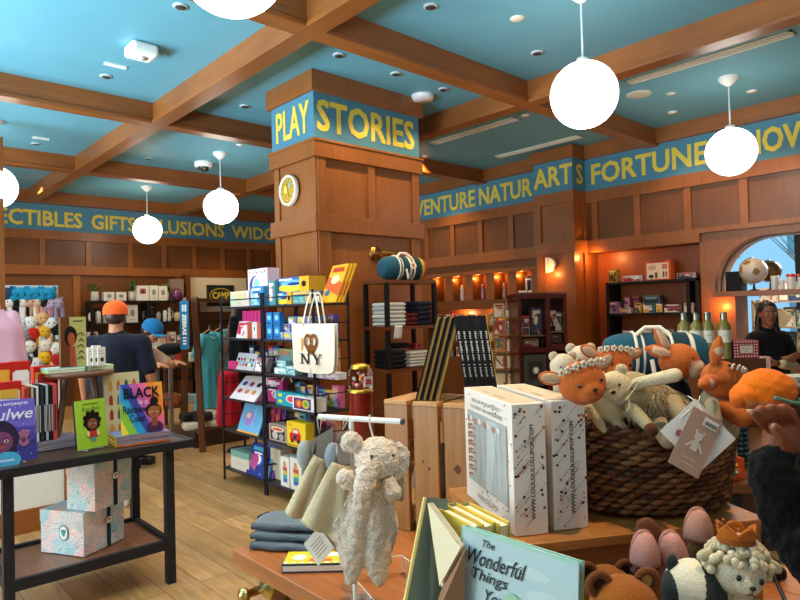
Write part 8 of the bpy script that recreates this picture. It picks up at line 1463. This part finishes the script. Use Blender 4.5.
# black pouch and tray on the right end of the foreground table, pen
c = atz(772, 552, FZ); local(MB().rbox(-.1, .1, -.06, .06, 0, .03, S('#0f0f12'), .01).rbox(-.09, .09, -.05, .05, .03, .045, S('#15151a'), .006), 'folded_clothing', 'cloth', 'black folded garment on the right end of the wooden table', 'folded clothing', (TXR - .13, c.y + .02, FZ + .001), -.75)
m_ = MB(); m_.tube([atd(767, 560, 1.02), atd(790, 612, .97), atd(800, 660, 1.0) * 1.0], .0032, S('#6a6a6c'), 8); one(m_, 'metal_rod', 'metal', 'slim grey metal rod at the right of the crowned lamb', 'rod')
# ================================================================ HAND HOLDING THE ORANGE TOY
M = camM(766, 390, 1.16, -.06, .0); t = thing('plush_toy', 'round wrinkled orange plush toy held up in a hand at the right edge', 'plush toy', M.translation, M); OG = S('#d96a14')
o = MB().ell((.002, 0, 0), (.05, .043, .04), OG, 28).ell((-.035, .0, -.012), (.03, .03, .024), OG, 18).build('body', 'plush', t); remesh(o, .002, 3, lambda p_: S('#b87848') if (p_.z < -.018 and p_.x < .02) else OG)
me = o.data
for v in me.vertices:
    if v.co.z > -.015: v.co += v.normal * (0.0004 * math.sin(v.co.z * 420 + 3 * math.sin(v.co.x * 40)) * (1 if v.co.y < .03 else 0) + .002 * noise.noise(v.co * 60))
MB().ell((.005, -.036, -.027), (.005, .003, .0025), S('#1c0e08'), 10).build('nose', 'gloss', t); MB().tube([(-.01, -.043, -.008), (.02, -.042, -.016), (.05, -.022, -.02)], .0035, S('#5f8a78'), 8).ell((.052, -.02, -.018), (.01, .008, .009), S('#3a7a68'), 10).build('ribbon', 'cloth', t)
MB().ell((-.055, -.01, -.02), (.016, .014, .014), S('#c85a1c'), 12).build('snout', 'plush', t)
hp = camM(782, 448, 1.14); Mi = hp.inverted(); t = thing('person', 'hand in a dark sleeve reaching in from the right to hold the orange toy', 'person', hp.translation, hp); SK = S('#8a4c32'); LQ = lambda u, v, d: Mi @ atd(u, v, d)
m_ = MB(); W_ = (1, 1, 1)
m_.capsule(LQ(783, 458, 1.15), LQ(784, 432, 1.15), .03, .03, W_, 14); m_.capsule(LQ(774, 450, 1.15), LQ(774, 428, 1.15), .02, .018, W_, 12); m_.capsule(LQ(795, 450, 1.15), LQ(796, 428, 1.15), .02, .018, W_, 12)
for pts, r in (([(769, 428, 1.14), (760, 421, 1.11), (752, 413, 1.1)], .0088), ([(776, 424, 1.14), (768, 414, 1.1), (760, 409, 1.095)], .0092), ([(785, 422, 1.14), (779, 411, 1.1), (771, 407, 1.095)], .0095), ([(795, 423, 1.14), (791, 412, 1.1), (783, 407, 1.095)], .009), ([(790, 452, 1.12), (782, 438, 1.095), (774, 427, 1.09)], .0115)):
    for a, b, k_ in zip(pts, pts[1:], (1, .88)): m_.capsule(LQ(*a), LQ(*b), r * k_, r * k_ * .9, W_, 10)
m_.capsule(LQ(784, 455, 1.15), LQ(800, 520, 1.13), .027, .036, W_, 14); m_.capsule(LQ(800, 520, 1.13), LQ(900, 640, .95), .038, .05, W_, 14); m_.capsule(LQ(900, 640, .95), LQ(1000, 470, .75), .052, .062, W_, 14)
o = m_.build('arm_and_hand', 'skin', t); remesh(o, .003, 3, SK)
for (u, v, d) in ((752, 412, 1.092), (774, 426.5, 1.079)): MB().ell(LQ(u, v, d), (.0045, .002, .0055), S('#b08070'), 8).build('fingernail', 'gloss', t)
m_ = MB(); m_.capsule(LQ(779, 474, 1.13), LQ(800, 525, 1.12), .052, .062, W_, 20); m_.capsule(LQ(800, 525, 1.12), LQ(900, 640, .95), .062, .068, W_, 20); m_.capsule(LQ(900, 640, .95), LQ(1000, 470, .75), .07, .08, W_, 16); o = m_.build('fuzzy_sleeve', 'cloth', t); remesh(o, .004, 2, S('#080504')); displace(o, .006, 50, .003, 160)
